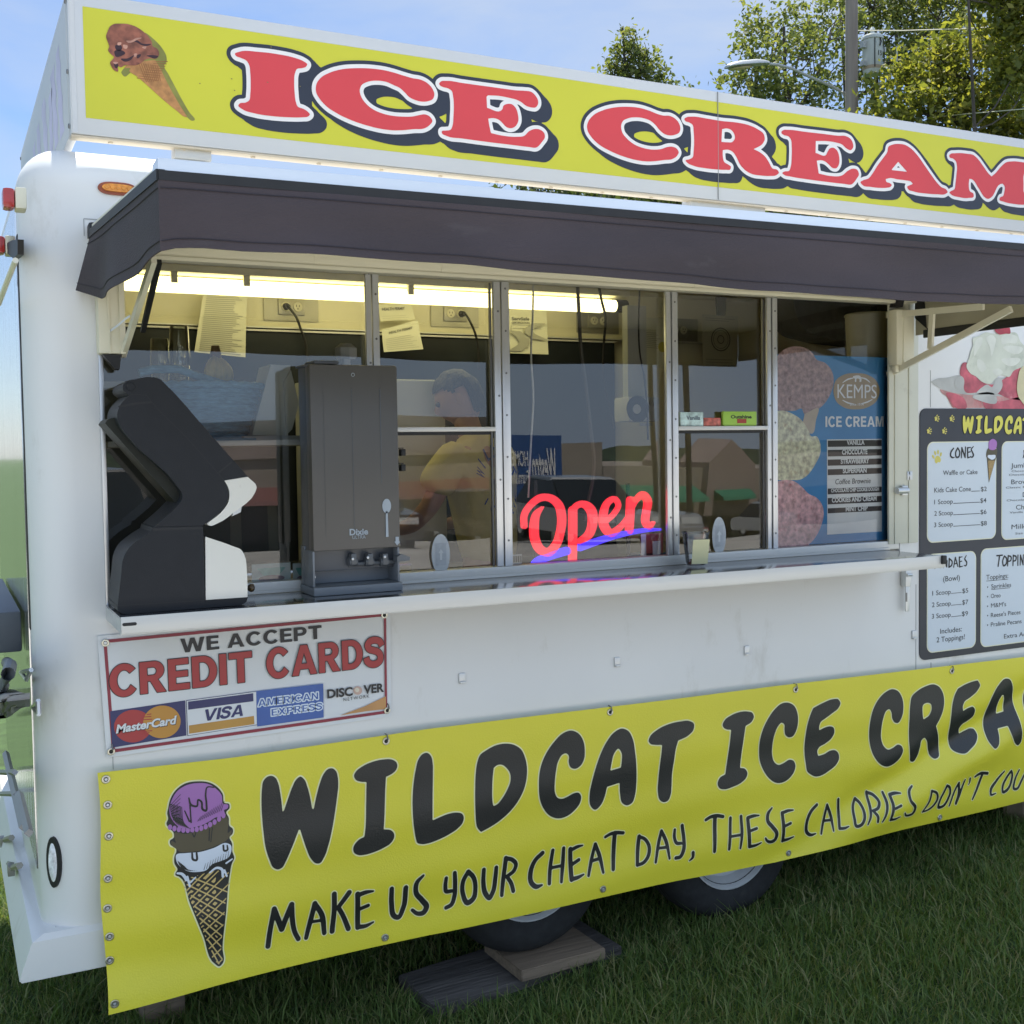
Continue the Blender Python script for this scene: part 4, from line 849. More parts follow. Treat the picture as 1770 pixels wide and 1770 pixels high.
ICE = [
 (ZA, ["150,200 190,180 400,180 600,205 760,240 850,275 888,305 875,330 830,345 785,352 762,400 755,500 760,600 772,690 790,735 850,760 895,790 915,815 895,838 840,845 700,845 500,830 350,805 230,765 185,725 200,705 260,695 295,675 308,600 312,500 308,400 295,310 270,270 210,240 160,218"]),
 (ZA, ["975,560 985,500 1030,440 1120,390 1250,355 1400,345 1550,350 1700,372 1770,390 1870,421 1970,449 2040,461 2110,496 2165,556 2183,606 2170,656 2120,681 2050,685 1985,668 1930,641 1880,590 1830,546 1770,518 1700,487 1600,472 1500,485 1440,520 1423,570 1440,640 1490,710 1560,765 1650,805 1770,832 1870,839 1970,836 2030,823 2090,816 2140,841 2163,881 2133,926 2080,958 1970,966 1870,976 1770,978 1650,965 1500,930 1350,880 1200,810 1080,730 1010,650 980,595"]),
 (ZB_, ["462,268 480,245 540,238 700,260 900,288 1100,315 1250,335 1340,340 1400,350 1445,390 1470,440 1468,480 1445,508 1400,508 1345,490 1300,455 1250,430 1180,412 1080,392 960,385* 945,400* 950,512* 1085,545 1105,530 1118,492 1160,473 1200,475 1240,510 1265,580 1268,650 1240,700 1200,720 1150,710 1110,670 1080,640 1020,618 962,622* 975,700 990,770* 1100,795 1250,808 1330,798 1380,750 1430,730 1490,735 1535,775 1540,810 1510,860 1450,918 1380,912 1200,890 900,853 700,825 540,800 490,770 490,752 530,745 580,735 600,690 608,600 612,500 605,400 590,340 560,318 500,300 470,284"]),
 (ZC, ["140,350 155,295 205,235 300,185 420,155 550,148 680,160 780,190 860,222 920,238 980,240 1040,270 1080,320 1092,370 1080,410 1040,432 985,440 930,425 880,385 840,335 790,292 720,265 640,255 560,265 505,295 488,340 500,410 550,475 620,530 720,570 820,585 900,578 960,558 1010,555 1055,575 1075,610 1060,645 1010,680 930,690 850,700 760,705 640,690 500,650 370,595 260,530 180,450 148,395"]),
 (ZD, ["70,155 90,138 150,130 300,150 450,175 600,190 720,215 820,260 880,310 890,360 865,410 820,440 775,460* 850,500 900,545 940,610 965,655 1020,675 1035,700 1010,725 940,735 850,730 760,715 690,675 640,620 600,540 565,490 520,468 462,470* 462,530 475,590 520,620 545,640 540,665 490,672 400,668 280,655 160,630 100,600 82,578 120,565 155,545 165,480 170,380 165,280 155,215 120,190 78,172", "455,258* 500,250 550,268 580,310 585,350 560,388 510,392 448,388*"]),
 (ZD, ["1060,285 1080,268 1130,265 1300,285 1500,308 1640,325 1720,330 1770,363 1790,408 1792,438 1770,470 1720,452 1680,415 1620,395 1530,380 1410,378* 1408,500* 1515,520 1530,490 1550,457 1590,447 1630,480 1650,550 1645,620 1620,655 1580,652 1540,615 1510,590 1470,575 1420,578* 1440,710* 1560,735 1680,728 1740,680 1790,660 1835,675 1850,715 1825,765 1775,820 1700,815 1500,792 1300,765 1150,740 1085,722 1068,705 1090,690 1140,680 1155,640 1165,540 1165,440 1155,360 1135,335 1080,315 1062,300"]),
 (ZE, ["95,680 120,662 180,640 220,590 270,510 330,430 370,370 380,320 420,298 480,290 550,300 620,345 680,410 750,510 820,610 880,690 920,730 970,755 985,780 965,798 880,803 760,795 640,775 580,748 572,728 600,710 628,695 610,675 560,662 470,650 400,638 352,648* 358,672 395,690 415,708 400,728 370,736 300,738 200,728 115,708", "480,472* 572,574* 410,556*"]),
 (ZE, ["1000,410 1015,392 1060,385 1180,390 1250,405 1290,440 1350,520 1400,590 1432,622* 1470,590 1530,520 1580,478 1640,468 1770,480 1840,492 1870,515 1850,540 1790,555 1762,600 1758,700 1765,790 1800,815 1860,840 1870,870 1830,895 1770,908 1650,900 1560,880 1512,855 1520,835 1550,820 1562,780 1565,720 1545,695* 1520,700 1425,838 1395,850 1368,838 1300,740 1232,650 1206,645* 1200,700 1210,770 1248,800 1250,825 1200,840 1100,832 1020,805 1002,785 1020,770 1055,750 1065,690 1075,600 1080,520 1070,470 1040,440 1005,425"]),
]
LET = [[shape(s, *o, 0.0) for s in L_] for o, L_ in ICE]
LET[7] = [LET[7][0]]
h = .0022; allp = [p for L_ in LET for p in L_]
X, Z, gx0, gz0 = grid_for(allp, .06, h); F = np.full(X.shape, -1e3)
for L_ in LET:
    a = np.concatenate(L_); i0, i1 = int((a[:, 0].min() - .07 - gx0) / h), int((a[:, 0].max() + .07 - gx0) / h); i0 = max(0, i0)
    F[:, i0:i1] = np.maximum(F[:, i0:i1], sd_poly(X[:, i0:i1], Z[:, i0:i1], L_))
mb = MB(); fill(mb, F, gx0, gz0, h, flat(-.0034)); mb.build('lettering', redv, rs, fixn=False)
mb = MB(); fill(mb, F + .0116, gx0, gz0, h, flat(-.0026)); mb.build('letter_outline', outl, rs, fixn=False)
G = F + .0225
for k in range(1, 13):                        # printed block shadow is part of the lettering's artwork
    dx, dz = int(round(.030 * k / 12 / h)), int(round(-.021 * k / 12 / h)); S_ = np.full(F.shape, -1e3)
    src = F + .0225 - .003 * min(1, k / 6); nz_, nx_ = F.shape
    S_[:nz_ + dz, dx:] = src[-dz:, :nx_ - dx]; G = np.maximum(G, S_)
mb = MB(); fill(mb, G, gx0, gz0, h, flat(-.0018)); mb.build('letter_backing', navy, rs, fixn=False)
# printed cone picture at the left of the sign
ZK = (150, 20, 7.375)
choc = pm('cone_picture_chocolate', (0.25, 0.085, 0.05), 0.45, var=0.45, scale=45, dirt=((0.06, 0.018, 0.016), 38, 0.60, .8))
waf = pm('cone_picture_wafer', (0.42, 0.20, 0.065), 0.45, var=0.25, scale=60)
olive = pm('cone_picture_shadow', (0.22, 0.22, 0.045), 0.5, var=0.25, scale=18)
mb = MB(); art(mb, [shape("740,270 860,360 960,470 1010,560 1015,640 985,690 1040,800 1120,950 1210,1120 1310,1290 1375,1385 1345,1395 1270,1340 900,800 560,780 480,830 440,780 460,740 700,640", *ZK)], flat(-.0014), .002); mb.build('cone_shadow_print', olive, rs, fixn=False)  # soft shadow of the cone artwork, drawn as a flat olive shape
mb = MB(); art(mb, [shape("560,730 480,720 700,640 870,620* 930,720 1010,880 1100,1050 1200,1220 1285,1350* 1250,1345 1150,1270 1000,1150 800,970 640,830 540,750", *ZK)], flat(-.0018), .0015); cw = mb.build('cone_picture', waf, rs, fixn=False)
mb = MB(); pts = lambda u, v: xz(ZK[0] + u / ZK[2], ZK[1] + v / ZK[2])
for k in range(9):
    a, b = pts(640 + k * 30, 850 - k * 26), pts(900 + k * 16, 880 - k * 30); art_strokes(mb, [(np.array([a, b]), np.array([.0011, .0011]))], flat(-.0021), .001)
    a, b = pts(660 + k * 30, 660 + k * 4), pts(760 + k * 22, 900 - k * 2); art_strokes(mb, [(np.array([a, b]), np.array([.0011, .0011]))], flat(-.0023), .001)
mb.build('wafer_grid', pm('wafer_grid', (0.27, 0.115, 0.035), 0.5, var=.2, scale=40), rs, fixn=False)
mb = MB(); art(mb, [shape("245,320 265,255 300,190 340,165 430,158 530,165 640,205 720,260 790,330 830,400 835,440 900,480 920,530 910,580 880,605 800,600 740,620 690,660 620,690 560,690 480,690 430,715 400,700 395,770 360,760 310,700 295,660 330,610 345,590 300,540 270,500 285,450 265,390", *ZK)], flat(-.0026), .0015); mb.cur = 1
for s in ("360,440 430,430 450,470 430,500 370,490", "350,510 450,500 490,530 440,570 370,580", "590,385 640,370 700,410 820,420 780,440 690,430 640,400", "345,660 395,670 400,700 370,730 350,700", "430,610 520,600 600,560 560,620 470,640", "640,560 690,550 670,590 640,600", "760,570 860,560 910,575 880,600 800,585"): art(mb, [shape(s, *ZK)], flat(-.0029), .0012)
mb.cur = 2
for s in ("500,380 560,375 640,340 700,340 640,365 580,395 520,400", "390,405 440,400 430,430 390,430", "460,430 520,440 500,480 470,470", "600,545 640,540 610,590", "330,650 400,655 360,675", "700,460 760,450 740,480"): art(mb, [shape(s, *ZK)], flat(-.0031), .0012)
mb.build('scoop_picture', [choc, pm('scoop_crevice', (0.035, 0.012, 0.018), .5), pm('scoop_light', (0.50, 0.26, 0.19), .45, var=.3, scale=60)], rs, fixn=False)
for u, v in ((345, 145), (400, 137), (405, 157), (468, 82), (462, 143), (518, 150)):
    x, z = xz(u, v); mb = MB(); mb.disc((x, -.0041, z), .0022, 'y', 7, .0016); mb.build('fly_speck', pm('speck', (0.20, 0.16, 0.06), .7), rs, fixn=False)
# faint lilac brush lettering on the end panel
xe = SX0 - .0024
for (y0, z0, y1, z1, w) in ((.20, 2.60, .26, 2.85, .03), (.36, 2.61, .42, 2.84, .034), (.52, 2.62, .50, 2.80, .03), (.66, 2.61, .74, 2.84, .036), (.9, 2.62, .96, 2.82, .034), (1.1, 2.62, 1.14, 2.8, .03), (1.3, 2.62, 1.4, 2.8, .036), (1.56, 2.63, 1.6, 2.8, .03)):
    n_ = 8; mb = MB(); mb.add([(xe, y0 + (y1 - y0) * k / n_ + s_ * w * 1.7 * (1 + .3 * math.sin(k * 2.1 + y0 * 9)), z0 + (z1 - z0) * k / n_) for k in range(n_ + 1) for s_ in (-1, 1)], [(2 * k, 2 * k + 1, 2 * k + 3, 2 * k + 2) for k in range(n_)]); mb.build('brush_mark', pm('faded_lilac', (0.58, 0.54, 0.70), .5, var=.12, scale=9), rs, fixn=False)
mb = MB()
for yy, z in ((.02, 2.58), (.02, 2.72), (.02, 2.90), (1.77, 2.58), (1.77, 2.9)): mb.lathe([(.0, -.004), (.006, -.003), (.007, .0)], (SX0 - .002, yy, z), 'x', 8)
mb.build('rivet', screw_m, rs)

# ================================================================== the long yellow banner
ban_y = pm('banner_yellow', (0.76, 0.68, 0.045), 0.36, var=0.03, scale=2.5, bump=0.12, bscale=220)
ban_k = pm('banner_black', (0.020, 0.021, 0.020), 0.34, var=0.1, scale=6, bump=0.12, bscale=220)
ban_w = pm('banner_outline', (0.82, 0.80, 0.45), 0.36)
BY = -.037
def wave(x, z):
    x = np.asarray(x, float); z = np.asarray(z, float); t = np.clip((.875 - z) / .65, 0, 1)
    w = .0035 * np.sin(x * 6.2 + z * 5) * (.2 + t) + .006 * t * np.sin(x * 2.3 + 1.2 - z * 9) + .0045 * t * np.sin(z * 34 + 1.8 * np.sin(x * 1.7) + 0.6)
    d = (z - .46) - .33 * (x - 3.15)                       # the sag fold at the right
    w = w + .020 * np.exp(-(d / .055) ** 2) * np.clip((x - 2.3) / .8, 0, 1) - .016 * np.exp(-((d + .12) / .06) ** 2) * np.clip((x - 2.3) / .8, 0, 1)
    w = w - .035 * np.clip((t - .62) / .38, 0, 1) ** 2 * np.exp(-((x - .36) / .30) ** 2)
    return BY - .010 * t + w * .9
def onb(k): return lambda x, z: (x, float(wave(x, z)) - k, z)
bt = [xz(u, v, BY) for u, v in ((168.4, 1336), (400, 1310), (740, 1260), (1170, 1207.8), (1340, 1186), (1770, 1135.6))]
bb = [xz(u, v, BY - .012) for u, v in ((184, 1747), (370, 1701), (740, 1618), (770, 1612), (1170, 1523.7), (1340, 1491), (1500, 1450), (1770, 1386.5))]
tx, tz = zip(*bt); bx2, bz2 = zip(*bb)
BX0a, BX0b = bt[0][0], bb[0][0]; BX1 = 4.75
def topz(x): return float(np.interp(x, tx, tz))
def botz(x): return float(np.interp(x, bx2, bz2))
bn = thing('banner', 'long yellow banner with black hand lettering hung along the lower side of the trailer', 'banner', (2.5, BY, .55))
mb = MB(); rows = []
for j in range(56):
    t = j / 55; row = []
    for i in range(240):
        s_ = i / 239; x = (BX0a * (1 - t) + BX0b * t) * (1 - s_) + BX1 * s_ ; x += .004 * math.sin(t * 9) * (1 - s_)
        z = topz(x) * (1 - t) + botz(x) * t; row.append((x, float(wave(x, z)), z))
    rows.append(row)
cloth_sheet(mb, rows, (0, .0012, 0)); mb.build('sheet', ban_y, bn, fixn=False)
ZW1 = (440, 1290, 6.808); ZW2 = (690, 1270, 6.808); ZW3 = (910, 1210, 5.531); ZW4 = (1220, 1180, 6.808); ZW5 = (1480, 1150, 6.103)
WILD = [
 (ZW1, ["80,600 85,500 105,400 150,355 200,345 245,370 275,430 300,550 318,680 326,762* 340,765* 390,620 440,480 490,385 535,352 580,385 620,480 655,620 674,735* 692,738* 730,560 765,430 810,320 860,265 910,255 955,290 975,360 980,450 965,600 935,800 900,980 860,1150 810,1300 760,1370 720,1372 660,1320 600,1190 550,1040 527,965* 518,965* 480,1060 420,1210 360,1350 320,1420 270,1443 220,1425 170,1330 125,1190 100,1000 85,800"]),
 (ZW1, ["1165,340 1190,290 1260,235 1380,180 1520,150 1610,152 1660,180 1675,220 1655,280 1610,320 1540,355* 1532,480 1522,700 1505,965* 1590,975 1625,1010 1630,1060 1590,1130 1510,1185 1400,1235 1290,1268 1210,1272 1160,1240 1150,1195 1170,1140 1220,1085 1280,1055* 1292,950 1305,700 1312,415* 1240,412 1185,390"]),
 (ZW2, ["145,850 150,700 165,550 190,400 220,290 270,225 325,210 370,250 388,330 390,450 385,650 378,850 375,998* 470,955 580,915 670,905 725,920 745,960 735,1020 680,1090 580,1160 450,1225 330,1268 250,1278 200,1262 185,1220 165,1120 150,1000"]),
 (ZW2, ["880,750 885,600 895,450 915,320 945,240 1030,175 1140,120 1250,102 1350,118 1430,170 1475,260 1498,380 1490,510 1455,640 1390,770 1300,890 1180,1000 1060,1080 950,1138* 905,1080 890,1000 882,880", "1108,385* 1150,355 1200,350 1260,390 1300,460 1300,540 1260,640 1200,740 1140,810 1092,832* 1082,750 1085,600 1095,480"]),
 (ZW3, ["110,830 115,720 140,610 190,500 260,400 340,320 420,290 490,315 540,390 553,480 545,560 510,625 455,655 415,640 398,590 400,530 375,508 340,520 300,580 275,680 262,790 265,880 290,930 330,942 390,920 450,888 490,882 518,915 510,980 460,1050 380,1110 300,1130 220,1105 155,1030 120,940"]),
 (ZW3, ["600,900 615,800 650,660 700,520 760,400 830,310 905,270 970,295 1010,370 1030,500 1042,650 1045,800 1035,900 1005,980 955,1005 910,980 892,900 885,788* 765,828* 745,920 710,1000 650,1048 615,1020", "872,462 900,500 902,580 893,642* 792,672* 805,600 830,510"]),
 (ZW3, ["1160,390 1175,345 1240,285 1350,230 1470,202 1550,198 1595,225 1590,280 1540,335 1440,385* 1420,450 1400,580 1385,700 1380,820 1370,900 1340,960 1300,972 1265,950 1250,880 1255,760 1268,600 1280,500 1288,425* 1220,425 1175,415"]),
 (ZW4, ["190,500 215,440 290,385 390,345 490,338 545,355 562,395 540,450 460,508* 445,600 420,780 395,1000* 455,1012 480,1060 465,1110 410,1165 300,1220 200,1248 145,1235 125,1190 150,1120 220,1075* 240,950 265,760 290,550* 240,548 205,530"]),
 (ZW4, ["622,800 630,680 665,550 730,420 810,310 890,245 970,235 1040,275 1075,360 1080,460 1060,560 1020,630 970,642 930,610 920,550 918,490 885,470 845,510 805,600 780,730 778,850 800,930 845,965 910,945 985,905 1030,920 1048,970 1030,1040 980,1110 900,1165 820,1175 740,1130 670,1030 632,920"]),
 (ZW4, ["1160,780 1168,650 1190,500 1225,380 1260,298* 1370,240 1480,195 1550,188* 1580,240 1560,290 1480,360 1400,420 1345,465 1330,510 1330,560* 1400,525 1460,512 1500,530 1508,590 1480,650 1400,720 1330,765 1312,800 1318,862* 1390,840 1460,800 1520,795 1555,830 1560,890 1530,950 1440,1030 1340,1090 1280,1100 1220,1075 1185,1045 1170,950"]),
 (ZW5, ["130,720 138,600 165,480 220,370 300,285 380,250 440,275 480,350 488,440 470,540 430,605 395,600 370,560 360,490 340,460 310,475 275,560 258,660 255,770 280,850 320,885 370,868 430,832 465,850 478,890 460,950 400,1025 320,1065 240,1040 170,950 138,830"]),
 (ZW5, ["545,720 550,560 560,420 580,330 640,270 730,220 815,200 880,235 915,310 918,400 895,500 860,580 830,638* 850,700 875,800 880,890 868,960 825,985 790,960 760,880 735,790 710,762 680,785 665,860 645,960 610,1018 580,1015 560,950 548,850", "697,415 745,393 780,410 785,450 760,520 695,570* 688,500"]),
 (ZW5, ["985,650 992,520 1010,390 1040,300 1070,245* 1150,200 1230,170 1280,158* 1305,210 1280,260 1200,335 1130,390 1115,430 1117,480* 1180,445 1225,436 1250,470 1245,530 1190,585 1120,635 1103,670 1105,728* 1170,695 1225,672 1265,680 1280,730 1250,800 1180,870 1110,920 1060,918 1005,885 990,790"]),
 (ZW5, ["1355,720 1365,600 1395,450 1440,320 1500,210 1570,140 1620,150 1655,220 1672,340 1685,480 1700,620 1710,740 1705,800 1675,835 1640,815 1605,740 1578,632* 1480,662* 1470,760 1445,840 1415,865 1380,830 1360,780", "1555,312 1578,350 1578,420 1575,492* 1498,518* 1505,440 1525,360"]),
 (ZW5, ["1758,650 1765,480 1790,330 1830,220 1880,180 1930,220 1960,330 1990,400* 2040,260 2090,170 2140,160 2180,230 2195,380 2200,560 2195,680 2160,740 2120,720 2095,600 2080,450* 2030,560 1980,600 1940,560 1900,480* 1890,600 1870,720 1835,770 1790,760"]),
]
WL = [[shape(s, *o, BY) for s in L_] for o, L_ in WILD]
mk_, mw_ = MB(), MB(); mw_l = MB()
for L_ in WL:
    art(mk_, L_, onb(.0016), .004, 0, False); art(mw_l, L_, onb(.0008), .004, .0042, False)
mk_.build('title_lettering', ban_k, bn, fixn=False); mw_l.build('title_outline', ban_w, bn, fixn=False)
S1 = (440, 1480, 5.531); S2 = (740, 1440, 5.531); S3 = (1040, 1400, 6.808); S4 = (1200, 1360, 6.808); S5 = (1370, 1310, 7.696); S6 = (1560, 1300, 8.4286)
SEC = [
 (S1, "122,850,24 150,650,24 178,490,24*; 178,490,24 215,590,26 255,690,26; 255,690,26 300,560,26 345,450,26; 345,450,24 355,600,24 385,730,22 415,785,22; 490,775,20 530,610,24 567,440,24; 567,440,22 640,560,25 665,730,22; 540,622,15 640,607,15; 740,715,24 755,520,24 752,350,24; 895,335,24 800,470,22; 795,485,22 840,560,22 895,690,24; 975,350,24 982,520,24 985,678,24; 980,362,22 1050,335,20 1125,322,9; 1000,500,18 1080,465,18; 985,675,22 1060,665,18 1135,628,8; 1300,300,22 1305,450,24 1340,575,24 1370,582,22 1415,500,24 1435,290,24; 1600,172,12 1540,240,22 1535,340,24 1600,420,26 1640,480,27 1610,535,24 1550,543,19 1505,512,16"),
 (S2, "160,420,18 155,500,20 165,550,20 215,548,18; 240,370,20 248,480,22 245,600,22 215,680,20 165,708,18; 370,358,22 325,450,22 325,570,22 370,660,24 425,620,24 445,520,22 420,410,22 370,358,22; 520,340,20 520,460,22 545,580,24 575,612,22 610,560,22 635,420,22 640,320,20; 730,230,22 715,400,22 695,585,18; 735,232,20 790,245,20 830,290,20 815,350,20 745,410,18; 750,415,18 790,480,20 805,545,20; 1085,185,22 1020,250,22 975,370,24 980,470,24 1020,505,22 1080,490,9; 1185,160,18 1165,320,20 1150,475,18; 1290,140,18 1285,300,20 1265,460,14; 1165,332,15 1285,308,15; 1355,150,22 1360,300,23 1362,438,22; 1360,162,18 1420,130,17 1475,115,8; 1380,295,17 1440,255,17; 1365,435,20 1430,415,16 1480,390,8; 1525,400,14 1560,260,18 1597,105,17; 1597,105,18 1640,220,20 1665,370,13; 1565,265,15 1640,243,15"),
 (S3, "40,315,18 100,280,20 170,265,22 250,268,20; 150,270,28 140,500,26 125,690,23; 440,310,24 420,480,24 405,640,20; 440,312,18 510,345,20 555,430,22 535,540,22 480,610,20 405,642,18; 618,605,16 655,430,20 700,245,20; 700,245,20 750,360,23 778,560,14; 650,447,16 760,432,16; 855,230,17 850,330,20 870,383,20 920,385,17; 940,180,22 955,330,23 940,470,23 900,540,21 850,553,20; 1050,490,22 1045,540,18 1005,585,6; 1215,112,18 1270,78,20 1340,62,21 1415,72,20; 1322,70,26 1310,280,25 1295,470,21"),
 (S4, "412,360,19 393,560,20 375,715,18; 535,340,19 532,520,20 505,705,13; 395,572,15 530,548,15; 612,360,22 612,520,24 612,682,23; 615,355,19 680,335,18 745,328,8; 640,500,16 705,475,16; 612,685,20 680,672,16 750,640,8; 900,242,10 850,310,20 840,390,23 890,460,24 935,540,24 915,605,22 860,632,18 812,610,15 800,588,12; 1015,300,22 1018,460,23 1012,620,22; 1020,297,18 1080,275,17 1148,265,8; 1040,445,16 1105,415,16; 1012,620,20 1080,605,16 1148,578,8; 1430,205,18 1350,290,21 1300,420,22 1310,530,22 1355,560,18 1415,545,8; 1478,545,13 1515,380,18 1555,210,17; 1555,210,18 1605,350,20 1618,510,10; 1510,397,15 1605,387,15"),
 (S5, "608,550,20 612,740,22 595,928,18; 595,928,18 660,920,16 712,897,8; 845,545,20 810,640,20 795,800,20 800,888,20 860,875,20 910,800,20 925,690,20 900,600,20 845,545,20; 1005,460,20 1010,640,20 990,760,17 945,865,10; 1005,465,20 1090,500,20 1130,580,20 1100,650,18 1030,690,16; 1040,700,18 1075,760,20 1070,828,16; 1205,460,18 1215,580,20 1180,720,17 1130,825,11; 1275,490,20 1280,620,22 1235,800,18; 1275,482,19 1340,460,18 1405,457,8; 1300,650,16 1375,610,16; 1235,800,17 1300,790,14 1365,760,7; 1555,362,11 1510,420,18 1500,540,20 1560,640,22 1545,710,20 1490,743,16 1440,738,14 1425,710,11"),
 (S6, "350,542,17 320,690,17 235,850,13; 350,537,16 430,580,19 445,650,20 390,760,17 300,830,14 235,853,11; 580,465,19 540,560,19 480,700,19 470,785,20 540,768,20 610,660,20 640,560,20 620,490,20 580,465,19; 765,430,18 720,520,18 630,765,13; 765,430,20 778,560,26 730,728,22; 730,735,18 800,560,20 860,390,15; 940,372,18 940,420,14 920,465,5; 1015,345,16 1090,300,22 1210,300,22; 1130,310,24 1080,450,22 975,670,14; 1465,275,12 1340,420,20 1250,560,22 1250,603,18 1325,590,8; 1570,270,18 1500,370,19 1430,520,20 1430,568,20 1500,540,20 1570,420,20 1585,310,19 1570,270,18; 1690,255,12 1620,420,18 1600,525,20 1640,530,18 1720,420,18 1790,280,14; 1790,510,14 1880,340,20; 1880,340,20 1890,480,24; 1890,480,18 1960,320,14; 2000,335,18 2120,312,20; 2065,320,22 1980,500,14"),
]
m1, m2 = MB(), MB()
for o, s in SEC:
    st = strokes_px(s, *o, BY)
    for grp in st: pass
    # neighbouring strokes are merged into letters by the shared distance field
    art_strokes(m1, st, onb(.0016), .0024, .0002, False); art_strokes(m2, st, onb(.0008), .0024, .0032, False)
m1.build('second_line', ban_k, bn, fixn=False); m2.build('second_line_outline', ban_w, bn, fixn=False)
# printed triple cone
ZT_ = (260, 1330, 4.9167)
lil = pm('print_lilac', (0.40, 0.17, 0.46), .36, var=.05); brn = pm('print_brown', (0.085, 0.07, 0.035), .36, var=.1); pale = pm('print_pale', (0.68, 0.73, 0.80), .36); waff = pm('print_wafer', (0.60, 0.44, 0.16), .36, var=.06)
whole = "150,330 165,260 210,180 290,120 400,100 500,110 570,150 615,210 630,285 665,290 672,330 645,360 665,410 672,480 697,500 695,545 670,570 690,620 692,690 708,750 690,790 672,880 640,1150 605,1500 602,1630 575,1652 540,1635 440,1400 330,1130 240,905 208,890 212,870 225,850 200,790 205,720 215,700 210,655 170,640 165,600 195,580 195,535 160,500 135,460 150,420 142,370"
mb = MB(); art(mb, [shape(whole, *ZT_, BY)], onb(.0008), .003, .004, False); tc1 = mb.build('cone_halo', ban_w, bn, fixn=False)
mb = MB(); art(mb, [shape(whole, *ZT_, BY)], onb(.0012), .003, 0, False); mb.build('cone_print', ban_k, bn, fixn=False)
mb = MB(); art(mb, [shape("160,340 180,260 225,185 300,135 400,115 490,122 560,165 605,220 618,290 660,300 655,330 625,345 630,375 600,400 560,405 500,440 440,470 370,490 300,500 250,495 220,470 180,420", *ZT_, BY)], onb(.0018), .0025, 0, False)
for k in range(13):
    a = k / 12; u, v = 165 + 455 * a, 470 + 70 * math.sin(a * math.pi * .62) - 165 * a * a - 0 * a; p = xz(260 + u / 4.9167, 1330 + (v + 20) / 4.9167, BY); r_ = .0052
    art(mb, [np.array([(p[0] + r_ * 1.1 * math.cos(t), p[1] + r_ * 1.5 * math.sin(t)) for t in np.linspace(0, 6.28, 13)[:-1]])], onb(.00195 + .00002 * k), .0015, 0, False)
mb.build('lilac_scoop', lil, bn, fixn=False)
mb = MB(); art(mb, [shape("200,540 300,545 420,510 540,450 650,400 660,480 655,540 690,510 685,545 640,600 560,640 440,680 330,695 240,690 215,670 175,635 175,605 215,620 205,590", *ZT_, BY)], onb(.0018), .0025, 0, False); mb.build('brown_scoop', brn, bn, fixn=False)
mb = MB(); art(mb, [shape("215,720 300,705 420,695 540,660 640,620 680,640 680,700 660,740 600,770 520,800 470,850 400,865 320,860 250,820 220,780", *ZT_, BY), ], onb(.0018), .0025, 0, False)
art_strokes(mb, strokes_px("225,875,8 260,880,11 290,910,12 300,935,9; 310,905,9 330,985,9; 380,910,6 340,950,8; 500,870,7 560,830,10 600,840,11 612,905,10; 625,850,8 645,900,8; 640,790,8 690,755,6", *ZT_, BY), onb(.0020), .0016, 0, False); mb.build('vanilla_scoop', pale, bn, fixn=False)
cellm = MB(); outline_ = shape("290,930 400,890 660,860 630,1150 597,1500 592,1625 572,1638 545,1620 450,1400 350,1150", *ZT_, BY)
def tp(u, v): return xz(260 + u / 4.9167, 1330 + v / 4.9167, BY)
bars, cells = [], []
for k in range(-2, 13): bars.append((np.array([tp(270 + 20 * k, 960 + 75 * k), tp(720 + 6 * k, 520 + 92 * k)]), np.array([.0019, .0016])))
for k in range(0, 9): bars.append((np.array([tp(275 + 34 * k, 880 + 92 * k), tp(690 - 8 * k, 1050 + 100 * k)]), np.array([.0019, .0016])))
X, Z, a0, b0 = grid_for([outline_], .005, .0018); ins_ = sd_poly(X, Z, [outline_]); bf = sd_stroke(X, Z, bars)
right = sd_poly(X, Z, [shape("600,860 700,860 660,1150 600,1640 560,1640 590,1300", *ZT_, BY)])
fill(cellm, np.minimum(np.minimum(ins_ - .001, np.maximum(bf, np.minimum(-bf - .0062, .004))), np.where(bf > -.001, 1, -right)), a0, b0, .0018, onb(.0018), False); cellm.build('wafer_print', waff, bn, fixn=False)
m1 = MB(); art_strokes(m1, strokes_px("325,240,6 345,300,9 395,310,8 405,255,7 430,270,8 445,340,9 470,350,9 475,290,8 468,200,7 480,150,6 540,150,5; 290,350,5 330,440,7; 335,300,6 345,450,6; 350,705,8 360,760,9 385,765,9 388,700,8; 615,640,8 625,685,8 648,680,8 648,640,6; 350,530,4 370,570,5 385,530,4; 500,500,5 495,600,5; 525,490,4 510,610,4", *ZT_, BY), onb(.0026), .0016, 0, False)
hat = []
for k in range(9): hat.append("%d,%d,2.6 %d,%d,2.6 %d,%d,1.5" % (168 + k * 12, 290 + k * 3, 180 + k * 13, 390 + k * 8, 230 + k * 13, 470 + k * 4))
for k in range(8): hat.append("%d,%d,2.2 %d,%d,2.2" % (170 + k * 3, 300 + k * 18, 255 - k * 2, 210 + k * 34))
for k in range(12): hat.append("%d,%d,2.4 %d,%d,1.6" % (400 + k * 18, 440 - k * 8, 430 + k * 18, 395 - k * 12))
for k in range(6): hat.append("%d,%d,2.5 %d,%d,2 %d,%d,1.4" % (228 + k * 10, 770 + k * 8, 250 + k * 13, 815 + k * 6, 300 + k * 18, 855))
for k in range(10): hat.append("%d,%d,2.5 %d,%d,1.6" % (450 + k * 22, 845 - k * 9, 465 + k * 22, 790 - k * 12))
art_strokes(m1, strokes_px(';'.join(hat), *ZT_, BY, n=4), onb(.0030), .0013, 0, False); m1.build('ink_lines', ban_k, bn, fixn=False)
ring_m = pm('grommet_brass', (0.62, 0.60, 0.50), .28, .85, var=.15, scale=60)
